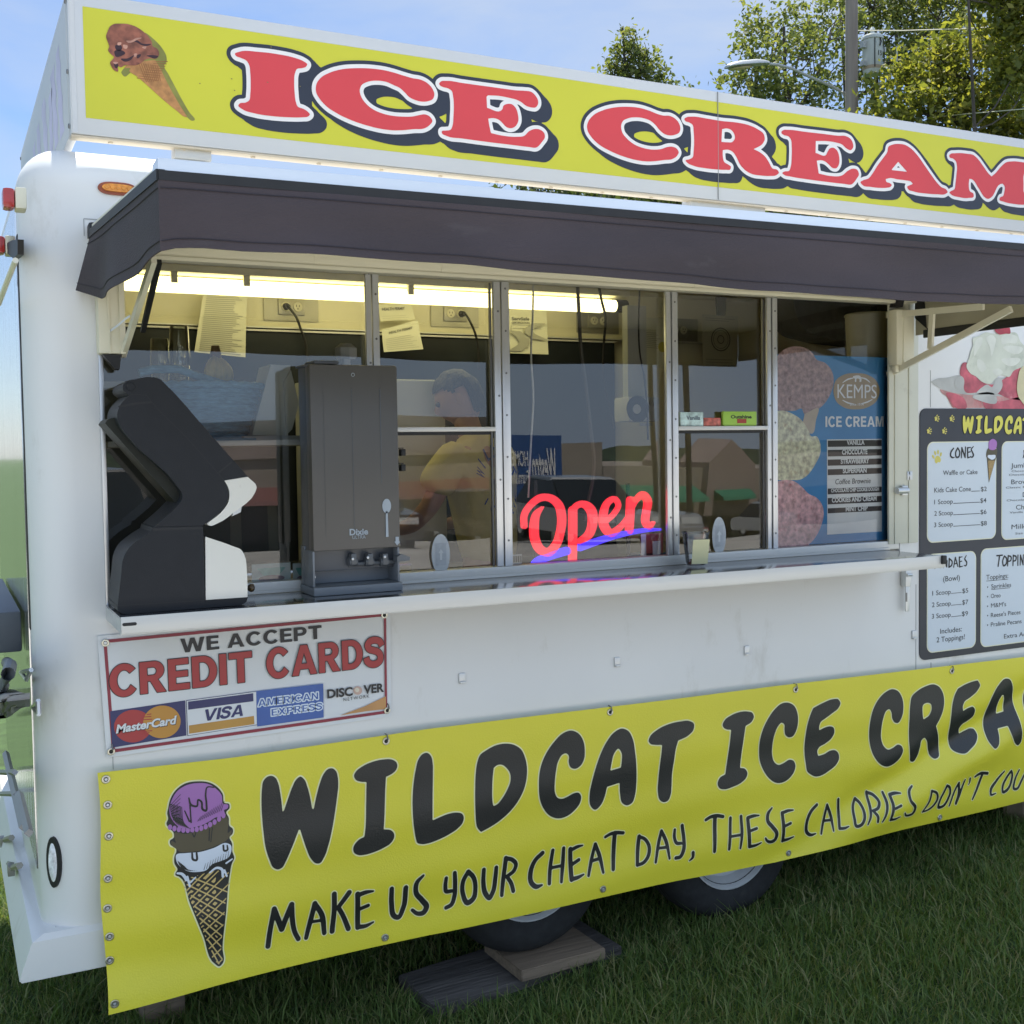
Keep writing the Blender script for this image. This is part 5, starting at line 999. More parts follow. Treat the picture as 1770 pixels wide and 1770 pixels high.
def grommet(u, v, y, parent, R0=.0085, wavef=None, hook=False):
    x, z = xz(u, v, y); yy = float(wavef(x, z)) if wavef else y
    g = MB(); g.torus((x, yy - .002, z), R0, R0 * .36, 'y', 20, 8, .6)
    o = g.build('grommet', ring_m, parent); g = MB(); g.disc((x, yy - .0012, z), R0 * .85, 'y', 16); link('grommet_hole', g.mesh('grommet_hole'), blackm, o)
    if hook: g = MB(); g.tube([(x, yy - .001, z), (x + .004, yy - .008, z + .006), (x + .003, yy - .004, z + .018), (x + .002, yy + .012, z + .02)], .002, 6); link('hook', g.mesh('hook'), screw_m, o)
    else: g = MB(); g.lathe([(.0, -.004), (.004, -.0035), (.005, -.001)], (x, yy - .001, z), 'y', 8); link('screw', g.mesh('screw'), clip_m, o)
for u, v in ((183, 1347), (186, 1391), (188, 1445), (186, 1517), (185, 1568), (188, 1615), (188, 1656)): grommet(u, v, BY, bn, .0085, wave)
for u, v in ((196, 1728), (667, 1622), (1043, 1537), (1364, 1475), (1625, 1413)): grommet(u, v, BY - .012, bn, .0085, wave)
for u, v in ((667, 1281), (1054, 1231), (1375, 1192), (1645, 1160)): grommet(u, v, BY, bn, .0085, wave, True)

# ================================================================== credit card banner
CY = -.006
cw_ = pm('vinyl_white', (0.73, 0.75, 0.755), .38, var=.02); cred = pm('vinyl_red', (0.42, 0.045, 0.045), .4, var=.04); cborder = pm('vinyl_maroon', (0.28, 0.03, 0.05), .4); ck = pm('vinyl_black', (0.02, 0.02, 0.022), .4)
cnavy = pm('vinyl_navy', (0.035, 0.038, 0.13), .4); corange = pm('vinyl_orange', (0.56, 0.27, 0.045), .4); camber = pm('vinyl_gold', (0.52, 0.28, 0.06), .4); cblue = pm('vinyl_blue', (0.06, 0.13, 0.40), .4, var=.2, scale=5); clb = pm('vinyl_pale_blue', (0.66, 0.74, 0.82), .4)
cs = thing('card_sign', 'white sign listing accepted credit cards, pinned below the left end of the counter', 'sign', (.8, CY, 1.08))
tl, tr, br, bl = [np.array(xz(u, v, CY)) for u, v in ((168, 1099.5), (674.5, 1052.5), (676.5, 1238), (184.5, 1309.5))]
def cq(s, t): return tl * (1 - s) * (1 - t) + tr * s * (1 - t) + br * s * t + bl * (1 - s) * t
mb = MB(); rows = [[(*[cq(s, t)[0]], CY - .004 * math.sin(s * 5 + 1) * math.sin(t * 3.1) * .6, cq(s, t)[1]) for s in np.linspace(0, 1, 30)] for t in np.linspace(0, 1, 12)]
cloth_sheet(mb, rows, (0, .001, 0)); mb.build('sheet', cw_, cs, fixn=False)
def cyf(k): return lambda x, z: (x, CY - .0026 - k * .0006, z)
def bord(s0, t0, s1, t1, w):
    out = np.array([cq(s0, t0), cq(s1, t0), cq(s1, t1), cq(s0, t1)]); return out
mb = MB(); art(mb, [bord(.017, .035, .983, .965, 0), bord(.027, .062, .974, .938, 0)], cyf(0), .002); mb.build('border', cborder, cs, fixn=False)
def ctext(mb, body, u0, v0, u1, v1, ht, k, bold=0, shear=0, spacing=1.0):
    b0, b1 = xz(u0, v0, CY), xz(u1, v1, CY); hgt = ht * ppm(u0, v0, CY); d = np.array(b1) - b0; d /= np.linalg.norm(d); up = np.array([-d[1], d[0]]) * hgt
    put_text(mb, body, b0, b1, np.array(b0) + up, cyf(k), bold, spacing, shear)
def ccaps(mb, word, u0, v0, u1, v1, ht, k, grow=0.0, shear=0.0, h=.0012, gap=.10):
    b0, b1 = np.array(xz(u0, v0, CY)), np.array(xz(u1, v1, CY)); d = (b1 - b0) / np.linalg.norm(b1 - b0)
    caps(mb, word, b0, b1, b0 + np.array([-d[1], d[0]]) * ht * ppm(u0, v0, CY), cyf(k), grow, h, gap, .34, shear)
mb = MB(); ccaps(mb, 'WE ACCEPT', 312, 1128.5, 556, 1103.5, 24.5, 1); mb.build('headline', ck, cs, fixn=False)
mb1, mb2 = MB(), MB()
for w, u0, v0, u1, v1, ht in (('CREDIT', 190, 1205.5, 436, 1177, 55), ('CARDS', 461, 1173.5, 662, 1150, 52)):
    ccaps(mb1, w, u0, v0, u1, v1, ht, 3, .0002, 0, .0016); ccaps(mb2, w, u0, v0, u1, v1, ht, 2, .0024, 0, .0016)
mb1.build('headline_red', cred, cs, fixn=False); mb2.build('headline_red_outline', ck, cs, fixn=False)
def cpoly(mb, pts, k): 
    p = [xz(u, v, CY) for u, v in pts]; mb.add([cyf(k)(*q) for q in p][::-1], [tuple(range(len(p)))])
C1 = (160, 1040, 6.3231); C2 = (410, 1040, 6.3214)
def c1(s, o=C1): return [(o[0] + a / o[2], o[1] + b / o[2]) for a, b in s]
mb = MB(); cpoly(mb, c1([(190, 1195), (1010, 1077), (1022, 1460), (212, 1593)]), 1); mb.build('card_mark_a', cnavy, cs, fixn=False)
def cell(mb, o, cx, cy, rx, ry, k, rot=-.13):
    p = [(cx + rx * math.cos(a) * math.cos(rot) - ry * math.sin(a) * math.sin(rot), cy + rx * math.cos(a) * math.sin(rot) + ry * math.sin(a) * math.cos(rot)) for a in np.linspace(0, 2 * math.pi, 41)[:-1]]
    cpoly(mb, c1(p, o), k)
mb = MB(); cell(mb, C1, 440, 1357, 208, 178, 2); mb.build('card_disc_red', cred, cs, fixn=False)
mb = MB(); cell(mb, C1, 755, 1310, 205, 178, 3); mb.build('card_disc_gold', corange, cs, fixn=False)
mb = MB()
for k, (a, b, v) in enumerate([(590, 640, 1225), (555, 640, 1252), (530, 650, 1282), (540, 650, 1408), (560, 620, 1428), (575, 610, 1448)]): cpoly(mb, c1([(a, v), (b, v - 7), (b, v + 3), (a, v + 10)]), 4)
mb.build('card_bars', cred, cs, fixn=False)
mb = MB(); ctext(mb, 'MasterCard', *c1([(252, 1432)])[0], *c1([(922, 1325)])[0], 13.5, 6, .035, .22); mb.build('card_name', cw_, cs, fixn=False)
mb = MB(); ctext(mb, 'MasterCard', *c1([(258, 1440)])[0], *c1([(928, 1333)])[0], 13.5, 5, .035, .22); mb.build('card_name_backing', ck, cs, fixn=False)
mb = MB(); cpoly(mb, c1([(1020, 1075), (1790, 975), (1798, 1345 - 0), (1035, 1465)]), 1); cb_ = mb.build('card_mark_b', cnavy, cs, fixn=False)
mb = MB(); cpoly(mb, c1([(1026, 1081), (1784, 981), (1792, 1340), (1041, 1458)]), 2); mb.build('card_ground', cw_, cs, fixn=False)
mb = MB(); cpoly(mb, c1([(1040, 1090), (1752, 997), (1754, 1085), (1042, 1178)]), 3); mb.build('card_band_navy', cnavy, cs, fixn=False)
mb = MB(); cpoly(mb, c1([(1050, 1350), (1760, 1245), (1764, 1335), (1052, 1440)]), 3); mb.build('card_band_gold', camber, cs, fixn=False)
mb = MB(); ccaps(mb, 'VISA', *c1([(1200, 1306)])[0], *c1([(1640, 1243)])[0], 20, 4, 0, .22, .0012, .06); mb.build('card_name', cnavy, cs, fixn=False)
mb = MB(); cpoly(mb, c1([(203, 975), (936, 893), (941, 1262), (215, 1362)], C2), 2); mb.build('card_mark_c', cblue, cs, fixn=False)
for w, a, b, ht in (('AMERICAN', (215, 1150), (890, 1068), 13.5), ('EXPRESS', (362, 1252), (932, 1180), 13)):
    mb = MB(); ccaps(mb, w, *c1([(a[0] + 8, a[1] - 6)], C2)[0], *c1([(b[0] - 8, b[1] - 6)], C2)[0], ht - 1, 3, .0028, 0, .001); mb.build('card_name_outline', clb, cs, fixn=False)
    mb = MB(); ccaps(mb, w, *c1([(a[0] + 8, a[1] - 6)], C2)[0], *c1([(b[0] - 8, b[1] - 6)], C2)[0], ht - 1, 4, -.0007, 0, .0008); mb.build('card_name', cblue, cs, fixn=False)
mb = MB(); ctext(mb, 'DISC', *c1([(980, 1052)], C2)[0], *c1([(1258, 1020)], C2)[0], 14, 2, .035); ctext(mb, 'VER', *c1([(1378, 1005)], C2)[0], *c1([(1600, 978)], C2)[0], 14, 2, .035); ctext(mb, 'NETWORK', *c1([(1158, 1086)], C2)[0], *c1([(1440, 1045)], C2)[0], 5.5, 2, .0, 0, 1.3); mb.build('card_name', ck, cs, fixn=False)
mb = MB(); cell(mb, C2, 1313, 968, 47, 46, 2, 0); mb.build('card_dot', pm('vinyl_peach', (0.62, 0.42, 0.34), .4), cs, fixn=False)
mb = MB(); cell(mb, C2, 1305, 962, 24, 24, 3, 0); mb.build('card_dot_glint', pm('vinyl_cream', (0.75, 0.68, 0.55), .4), cs, fixn=False)
mb = MB(); cpoly(mb, c1([(1120, 1240), (1380, 1145), (1620, 1030), (1622, 1170), (1400, 1195)], C2), 2); mb.build('card_wedge', pm('vinyl_tan', (0.58, 0.30, 0.11), .4, var=.1), cs, fixn=False)
for u, v in ((182, 1111), (192, 1299), (664, 1063), (669, 1228)): grommet(u, v, CY - .004, cs, .0075, None, u > 190)

# ================================================================== menu board
MY = -.0045
mslate = pm('menu_slate', (0.030, 0.034, 0.045), .42, var=.1, scale=5); mpale = pm('menu_pale', (0.62, 0.68, 0.73), .45, var=.02); mcreamb = pm('menu_edge', (0.75, 0.74, 0.55), .45); mink = pm('menu_ink', (0.045, 0.05, 0.055), .5); mhead = pm('menu_heading', (0.012, 0.012, 0.013), .5); myel = pm('menu_yellow', (0.70, 0.64, 0.10), .42); mpaw = pm('menu_paw', (0.66, 0.58, 0.13), .42, var=.1, scale=30)
mn = thing('menu_board', 'dark menu board with pale price panels, right of the serving window', 'menu board', (3.9, MY, 1.4))
def rrect(x0, z0, x1, z1, r, n=7):
    out = []
    for cx, cz, a0 in ((x1 - r, z1 - r, 0), (x0 + r, z1 - r, 90), (x0 + r, z0 + r, 180), (x1 - r, z0 + r, 270)):
        for k in range(n): a = R(a0 + 90 * k / (n - 1)); out.append((cx + r * math.cos(a), cz + r * math.sin(a)))
    return out
mx0, mzt = xz(1590.5, 706, MY); _, mzb = xz(1590.5, 1142, MY); mx1 = 4.75
mb = MB(); mb.prism(rrect(mx0, mzb, mx1, mzt, .03), 'y', MY, -.0005); mb.build('board', mslate, mn)
M6 = (1580, 700, 7.0789); M7 = (1580, 930, 8.0474)
def mp6(u, v): return xz(M6[0] + u / M6[2], M6[1] + v / M6[2], MY)
def mp7(u, v): return xz(M7[0] + u / M7[2], M7[1] + v / M7[2], MY)
pc = [(mp6(155, 1690), mp6(1005, 440)), (mp6(1065, 1655), (4.66, mp6(1065, 445)[1])), (mp7(175, 1605), mp7(862, 175)), (mp7(920, 1525), (4.66, mp7(930, 150)[1]))]
PANELS = []
for a, b in pc:
    x0, x1 = min(a[0], b[0]), max(a[0], b[0]); z0, z1 = min(a[1], b[1]), max(a[1], b[1])
    mb = MB(); mb.add([(p[0], MY - .0006, p[1]) for p in rrect(x0, z0, x1, z1, .03)], [tuple(range(28))]); o = mb.build('price_panel', mcreamb, mn, fixn=False); PANELS.append(o)
    mb = MB(); mb.add([(p[0], MY - .0011, p[1]) for p in rrect(x0 + .004, z0 + .004, x1 - .004, z1 - .004, .027)], [tuple(range(28))]); link('panel_face', mb.mesh('panel_face', fixn=False), mpale, o)
def mtext(mb, f, body, u0, v0, u1, ht, bold=.004, k=3):
    b0, b1 = f(u0, v0), f(u1, v0 ); b1 = (b1[0], b0[1]); t_ = f(u0, v0 - ht); put_text(mb, body, b0, b1, (b0[0], t_[1]), flat(MY - .0006 * k), 0 if 'M' in body or ht < 30 else bold)
TXT = [MB() for _ in range(4)]; f = mp6
def tm(u, lower): return TXT[(2 if lower else 0) + (1 if u > (900 if lower else 1050) else 0)]
for body, u0, v0, u1, ht in (('Waffle or Cake', 350, 858, 772, 55), ('Kids Cake Cone', 243, 1072, 690, 58), ('1 Scoop', 243, 1216, 468, 56), ('2 Scoop', 243, 1356, 470, 56), ('3 Scoop', 240, 1496, 470, 56), ('$2', 812, 1056, 885, 54), ('$4', 806, 1196, 880, 54), ('$6', 808, 1336, 882, 54), ('$8', 812, 1476, 885, 54), ('Jumbo Sundae', 1180, 770, 1720, 56), ('Brownie Sundae', 1185, 970, 1780, 56), ('Dirt Sundae', 1325, 1125, 1730, 56), ('Churro Sundae', 1243, 1280, 1780, 56), ('Milkshakes', 1188, 1520, 1640, 56)): mtext(tm(u0, 0), f, body, u0, v0, u1, ht)
for body, u0, v0, u1 in (('Chocolate, Strawberry, Caramel', 1190, 822, 1900), ('Chocolate, Strawberry or Mint', 1158, 868, 1900), ('Classic Brownie, Two Scoops', 1120, 1024, 1900), ('Chocolate Ice Cream, Crushed', 1130, 1180, 1900), ('Vanilla Ice Cream, Cinnamon', 1165, 1328, 1880), ('Size 16oz', 1235, 1585, 1460)): mtext(tm(u0, 0), f, body, u0, v0, u1, 24, .0)
for v, a, b in ((1056, 695, 800), (1204, 475, 800), (1344, 475, 800), (1484, 475, 805)):
    p, q = f(a, v), f(b, v - 8); tm(a, 0).add([(p[0], MY - .0018, p[1] - .0012), (q[0], MY - .0018, p[1] - .0012), (q[0], MY - .0018, p[1] + .0012), (p[0], MY - .0018, p[1] + .0012)], [(0, 1, 2, 3)])
f = mp7
for body, u0, v0, u1, ht in (('(Bowl)', 400, 605, 632, 72), ('1 Scoop', 250, 800, 505, 64), ('2 Scoop', 244, 962, 505, 64), ('3 Scoop', 242, 1122, 505, 64), ('$5', 666, 765, 748, 62), ('$7', 666, 925, 748, 62), ('$9', 660, 1085, 745, 62), ('Includes:', 358, 1332, 660, 70), ('2 Toppings!', 308, 1452, 700, 70), ('Toppings:', 1000, 580, 1305, 66), ('Sprinkles', 1068, 702, 1345, 58), ('Oreo', 1063, 836, 1198, 58), ("M&M's", 1065, 968, 1275, 58), ("Reese's Pieces", 1063, 1102, 1475, 58), ('Praline Pecans', 1063, 1232, 1490, 58), ('Extra Add-ons $1', 1245, 1398, 1850, 60)): mtext(tm(u0, 1), f, body, u0, v0, u1, ht)
for v, a, b in ((770, 510, 655), (935, 510, 655), (1095, 510, 650), (598, 1000, 1300), (716, 1068, 1330)):
    p, q = f(a, v), f(b, v); tm(a, 1).add([(p[0], MY - .0018, p[1] - .001), (q[0], MY - .0018, p[1] - .001), (q[0], MY - .0018, p[1] + .001), (p[0], MY - .0018, p[1] + .001)], [(0, 1, 2, 3)])
for v in (682, 815, 948, 1078, 1210): p = f(1018, v); TXT[3].disc((p[0], MY - .0018, p[1]), .003, 'y', 12)
for q, pn in zip(TXT, PANELS): q.build('price_text', mink, pn, fixn=False)
# hand drawn headings
HD = [(M6, "480,530,9 450,570,12 442,620,12 470,645,10 490,640,5; 530,525,10 505,580,11 515,640,11 540,635,11 555,580,11 530,525,10; 575,645,9 580,525,11; 580,525,12 620,640,12; 620,640,11 625,515,9; 650,525,11 652,645,11; 652,525,9 690,518,5; 655,580,8 685,572,7; 652,645,10 695,635,5; 722,508,6 695,545,10 710,580,11 722,615,12 700,640,9 685,630,6; 1340,560,10 1345,600,11 1330,645,8"),
      (M7, "320,335,10 295,370,10 320,395,11 280,422,8; 345,330,11 345,405,12 385,395,12 385,330,11; 405,410,10 410,320,11; 410,320,11 450,400,11; 450,400,10 455,315,10; 485,285,12 480,405,12; 485,285,10 525,330,12 515,380,12 482,405,10; 545,405,9 570,270,11; 570,270,11 605,395,10; 555,360,8 595,350,8; 625,265,12 628,400,12; 625,268,10 668,260,5; 630,330,8 660,320,7; 628,400,11 675,390,5; 722,240,7 700,290,11 728,340,12 715,385,10 690,380,7; 1145,245,10 1225,238,10; 1185,245,12 1165,390,12; 1250,250,11 1228,320,12 1240,385,12 1275,360,12 1280,280,12 1250,250,11; 1305,245,12 1295,385,11; 1305,245,10 1345,265,12 1340,310,11 1302,325,9; 1375,240,12 1370,380,11; 1375,242,10 1415,260,12 1408,308,11 1372,322,9; 1440,238,11 1438,378,11; 1470,375,10 1475,240,11; 1475,240,12 1512,370,12; 1512,370,10 1515,235,10; 1570,250,10 1545,300,11 1550,365,11 1590,350,11 1590,310,9; 1650,245,8 1625,280,11 1655,325,11 1640,370,10 1615,362,7")]
mb = MB()
for o, s in HD: art_strokes(mb, strokes_px(s, *o, MY), flat(MY - .0019), .0016)
mb.build('heading', mhead, mn, fixn=False)
mb = MB(); mbk = MB()      # title
def small(letter_idx, u0, v0, u1, v1):
    L_ = WL[letter_idx]; a = np.concatenate(L_); lo, hi = a.min(0), a.max(0); p0, p1 = np.array(mp6(u0, v1)), np.array(mp6(u1, v0)); q = [(x - lo) / (hi - lo) * (p1 - p0) + p0 for x in L_]
    art(mb, q, flat(MY - .0017), .0017); art(mbk, q, flat(MY - .0011), .0017, .003)
for i, (a, b, c, d) in enumerate([(592, 130, 725, 352), (748, 128, 832, 352), (855, 130, 952, 352), (972, 132, 1085, 352), (1105, 126, 1205, 360), (1212, 140, 1315, 360), (1320, 140, 1430, 360)]): small(i, a, b, c, d)
mb.build('title', myel, mn, fixn=False); mbk.build('title_backing', mhead, mn, fixn=False)
def paw(mb, cx, cz, s, k, rot=0.0):
    cr, sr = math.cos(rot), math.sin(rot)
    def P_(x, z): return (cx + s * (x * cr - z * sr), cz + s * (x * sr + z * cr))
    pad = [P_(*p) for p in smooth_poly([(-.55, -.45), (-.3, -.75), (0, -.62), (.3, -.75), (.55, -.45), (.42, -.05), (0, .22), (-.42, -.05)], set(), 4)]
    art(mb, [np.array(pad)], flat(k), s / 14)
    for x, z, a in ((-.68, .22, .5), (-.26, .62, .15), (.26, .62, -.15), (.68, .22, -.5)):
        e = [P_(x + .17 * math.cos(t) * math.cos(a) - .30 * math.sin(t) * math.sin(a), z + .17 * math.cos(t) * math.sin(a) + .30 * math.sin(t) * math.cos(a)) for t in np.linspace(0, 6.283, 17)[:-1]]; art(mb, [np.array(e)], flat(k), s / 14)
mb = MB()
for u, v in ((275, 165), (460, 168), (182, 318), (368, 318)): x, z = mp6(u, v); paw(mb, x, z, .0155, MY - .0012, R(-78))
x, z = mp6(280, 640); paw(mb, x, z, .030, MY - .0019, R(12)); mb.build('paw_print', mpaw, mn, fixn=False)
mb = MB(); art(mb, [np.array([mp6(*p) for p in ((885, 640), (1000, 640), (910, 955))])], flat(MY - .0019), .0018); art(mb, [np.array([mp6(*p) for p in smooth_poly([(885, 560), (900, 530), (960, 530), (1010, 545), (1010, 600), (1000, 640), (885, 650)], set(), 4)])], flat(MY - .0021), .0018); mo = mb.build('cone_print', brn, mn, fixn=False)
mb = MB(); art(mb, [np.array([mp6(*p) for p in smooth_poly([(905, 500), (912, 445), (960, 415), (1000, 440), (1005, 500), (985, 545), (940, 550), (908, 535)], set(), 4)])], flat(MY - .0024), .0018); mb.build('cone_top', lil, mn, fixn=False)
mb = MB(); art(mb, [np.array([mp6(*p) for p in smooth_poly([(895, 640), (895, 618), (940, 612), (990, 615), (985, 650), (945, 670), (915, 655)], set(), 4)])], flat(MY - .0027), .0018); mb.build('cone_vanilla', pale, mn, fixn=False)
mb = MB(); art(mb, [np.array([mp6(*p) for p in ((900, 680), (985, 680), (912, 925))])], flat(MY - .0024), .0018); mb.build('cone_wafer', pm('menu_wafer', (0.36, 0.24, 0.09), .45, var=.3, scale=150), mn, fixn=False)

# ================================================================== printed sundae on the side, above the menu board
SD = (1500, 500, 6.5556)
sd_ = thing('sundae_decal', 'printed decal of a strawberry sundae with whipped cream, above the menu board', 'decal', (3.9, -.003, 2.0))
def sart(name, mat, k, *ss, h=.003):
    mb = MB()
    for s in ss: art(mb, [shape(s, *SD)], flat(-.0012 - k * .0006), h)
    return mb.build(name, mat, sd_, fixn=False)
dpink = pm('decal_berry', (0.50, 0.10, 0.13), .4, var=.45, scale=16, dirt=((0.60, 0.36, 0.36), 14, .58, .8)); dpale = pm('decal_glass', (0.46, 0.46, 0.43), .35, var=.2, scale=10); dcream = pm('decal_cream', (0.62, 0.64, 0.53), .45, var=.12, scale=9, dirt=((0.42, 0.45, 0.36), 11, .52, .7)); dcl = pm('decal_cream_light', (0.68, 0.69, 0.60), .45, var=.08, scale=20); dvan = pm('decal_vanilla', (0.62, 0.56, 0.34), .45, var=.1, scale=9); dro = pm('decal_rose', (0.52, 0.27, 0.25), .4, var=.3, scale=14, dirt=((0.52, 0.07, 0.09), 8, .5, .9))
sart('dish', dro, 0, "810,1130* 1000,1180 1200,1200 1500,1210 1800,1200 2600,1190 2500,1345* 960,1345* 930,1300 890,1220 830,1170")
sart('dish_rim', dpale, 1, "705,1050* 760,1020 900,1000 1030,975 1100,990 1500,1000 2000,1010 2650,1120 2600,1200 2000,1215 1500,1215 1200,1195 1000,1180 810,1120")
sart('berry_sauce', dpink, 2, "1040,960 1080,830 1110,830 1180,930 1260,1030 1400,1080 1560,1000 1680,900 1720,880 1760,1000 1900,1000 1900,1180 1600,1240 1450,1180 1250,1170 1090,1150 1075,1040", "880,1180 1000,1190 1100,1260 1120,1330 980,1335 930,1270", "1300,1290 1500,1270 1800,1280 1800,1345 1320,1340")
sart('glass_glints', dpale, 3, "1000,1010 1040,980 1080,1010 1070,1120 1010,1130 975,1070", "1290,1110 1350,1080 1400,1110 1440,1030 1500,1010 1520,1090 1470,1180 1350,1190 1220,1180", "1180,1230 1450,1215 1460,1260 1250,1260")
sart('whipped_cream', dcream, 4, "1180,560 1250,530 1320,490 1400,500 1470,510 1600,490 1680,500 1720,590 1770,650 1800,760 1780,860 1720,890 1640,930 1600,990 1500,970 1440,1010 1380,1070 1290,1050 1220,990 1150,950 1110,880 1140,780 1160,700 1185,640")
sart('cream_folds', dcl, 5, "1195,640 1230,560 1290,550 1280,620 1230,700 1200,760", "1330,560 1400,520 1440,560 1430,640 1390,760 1370,650", "1500,560 1600,510 1690,560 1680,600 1580,610 1510,620", "1520,660 1640,640 1750,680 1720,720 1600,720", "1230,800 1300,820 1330,900 1280,940 1230,880", "1500,800 1600,780 1720,800 1680,850 1560,860", "1400,930 1480,900 1520,940 1450,980")
sart('cherry', pm('decal_cherry', (0.42, 0.04, 0.06), .35, var=.3, scale=20), 6, "1430,470 1500,380 1590,420 1605,500 1550,505 1470,510")
sart('vanilla', dvan, 6, "1690,1010 1720,900 1800,850 2000,850 2200,950 2250,1180 1700,1230 1680,1150")

# ================================================================== flavour poster inside the last pane
PYY = .036
po = thing('flavour_poster', 'blue flavour list poster with three large scoops behind the rightmost window pane', 'poster', (2.95, PYY, 1.36))
pblue = pm('poster_blue', (0.05, 0.26, 0.56), .5, var=.15, scale=2.5)
pz0 = 1.358; x0, x1 = MX[3][1] + .002, OX1 - .006; z1 = xz(1500, 617, PYY)[1]
mb = MB(); mb.box((x0, PYY, pz0), (x1, PYY + .002, z1)); mb.build('sheet', pblue, po)
PP = (1320, 580, 4.425)
def part_(name, mat, k, *ss, h=.0025):
    mb = MB()
    for s in ss: art(mb, [shape(s, *PP, PYY)], flat(PYY - .0008 * (k + 1)), h)
    return mb.build(name, mat, po, fixn=False)
def scoop_mat(n, c, c2): return pm(n, c, .5, var=.42, scale=55, dirt=(c2, 30, .56, .9), bump=.6, bscale=60)
part_('chocolate_scoop', scoop_mat('poster_choc', (0.42, 0.28, 0.26), (0.20, 0.10, 0.09)), 0, "95,170 150,110 220,85 300,90 370,130 400,180 470,210 520,270 535,340 520,420 480,500 420,560 350,590 310,600 290,560 240,575 150,575 95,570")
part_('cone', pm('poster_wafer', (0.55, 0.45, 0.33), .5, var=.1, scale=20), 1, "310,600* 420,560 400,640 370,750 330,740 300,690")
part_('vanilla_scoop', scoop_mat('poster_vanilla', (0.76, 0.70, 0.50), (0.50, 0.36, 0.20)), 2, "95,580 150,575 220,600 290,650 340,730 360,770 400,770 430,830 430,900 400,970 370,1020 330,1070 280,1100 200,1105 95,1100")
part_('strawberry_scoop', scoop_mat('poster_strawberry', (0.74, 0.42, 0.44), (0.48, 0.10, 0.12)), 3, "95,1120 150,1105 230,1115 290,1160 340,1210 400,1240 440,1290 455,1360 440,1440 400,1530 350,1590 270,1640 180,1655 95,1655")
e = shape("530,425 545,350 610,300 700,288 790,300 860,350 885,425 860,500 790,550 700,565 610,550 550,500", *PP, PYY)
mb = MB(); art(mb, [e], flat(PYY - .0024), .002); mb.build('logo_oval', pm('poster_gold', (0.40, 0.29, 0.14), .45, var=.08), po, fixn=False)
pw = pm('poster_white', (0.85, 0.86, 0.85), .5); pdk = pm('poster_dark', (0.045, 0.035, 0.035), .5)
def ptext(mb, body, u0, v0, u1, v1, ht, k, bold=.02, shear=0):
    b0, b1 = xz(PP[0] + u0 / PP[2], PP[1] + v0 / PP[2], PYY), xz(PP[0] + u1 / PP[2], PP[1] + v1 / PP[2], PYY); b1 = (b1[0], b0[1]); t_ = xz(PP[0] + u0 / PP[2], PP[1] + (v0 - ht) / PP[2], PYY)
    put_text(mb, body, b0, b1, (b0[0], t_[1]), flat(PYY - .0008 * k), bold, 1, shear)
mb = MB(); ptext(mb, 'KEMPS', 560, 478, 860, 474, 105, 4, .0); ptext(mb, 'since 1914', 655, 535, 760, 528, 18, 4)
art_strokes(mb, strokes_px("600,360,3 640,335,6 680,325,4; 740,322,4 780,335,6 808,358,3; 600,495,3 640,515,6 690,525,3; 740,522,3 790,508,6 825,490,3", *PP, PYY), flat(PYY - .0032), .0015)
art(mb, [shape("678,312* 690,308 735,312 740,318 738,355 730,355 728,335 705,332 702,355 694,355 692,330 680,322", *PP, PYY)], flat(PYY - .0033), .0012); mb.build('logo', pw, po, fixn=False)
mb = MB(); q0_, q1_ = [xz(PP[0] + u / PP[2], PP[1] + v / PP[2], PYY) for u, v in ((470, 700), (915, 695))]; caps(mb, 'ICE CREAM', q0_, (q1_[0], q0_[1]), (q0_[0], xz(PP[0] + 470 / PP[2], PP[1] + 618 / PP[2], PYY)[1]), flat(PYY - .0016), 0, .0014); mb.build('heading', pw, po, fixn=False)
mb = MB(); a, b = xz(PP[0] + 484 / PP[2], PP[1] + 1523 / PP[2], PYY), xz(PP[0] + 902 / PP[2], PP[1] + 790 / PP[2], PYY); mb.add([(a[0], PYY - .0012, a[1]), (b[0], PYY - .0012, a[1]), (b[0], PYY - .0012, b[1]), (a[0], PYY - .0012, b[1])], [(0, 1, 2, 3)]); mb.build('list_ground', pw, po, fixn=False)
FL = [('VANILLA', 632, 768, 798, 852), ('CHOCOLATE', 596, 790, 868, 925), ('STRAWBERRY', 586, 804, 940, 996), ('SUPERMAN', 602, 784, 1012, 1068), ('CHOCOLATE CHIP COOKIE DOUGH', 512, 878, 1155, 1215), ('COOKIES AND CREAM', 518, 860, 1226, 1292), ('MINT CHIP', 624, 792, 1302, 1360)]
mb, mt_ = MB(), MB()
for body, u0, u1, va, vb in FL:
    a, b = xz(PP[0] + 488 / PP[2], PP[1] + vb / PP[2], PYY), xz(PP[0] + 900 / PP[2], PP[1] + va / PP[2], PYY); mb.add([(a[0], PYY - .0018, a[1]), (b[0], PYY - .0018, a[1]), (b[0], PYY - .0018, b[1]), (a[0], PYY - .0018, b[1])], [(0, 1, 2, 3)])
    ptext(mt_, body, u0, vb - 16, u1, vb - 16, 34 if len(body) < 20 else 26, 3, .035)
mb.build('list_strip', pdk, po, fixn=False); mt_.build('list_text', pw, po, fixn=False)
mb = MB(); ptext(mb, 'Coffee Brownie', 545, 1138, 815, 1130, 40, 3, .0, .15); mb.build('list_handwriting', pm('marker_ink', (0.06, 0.06, 0.06), .6), po, fixn=False)
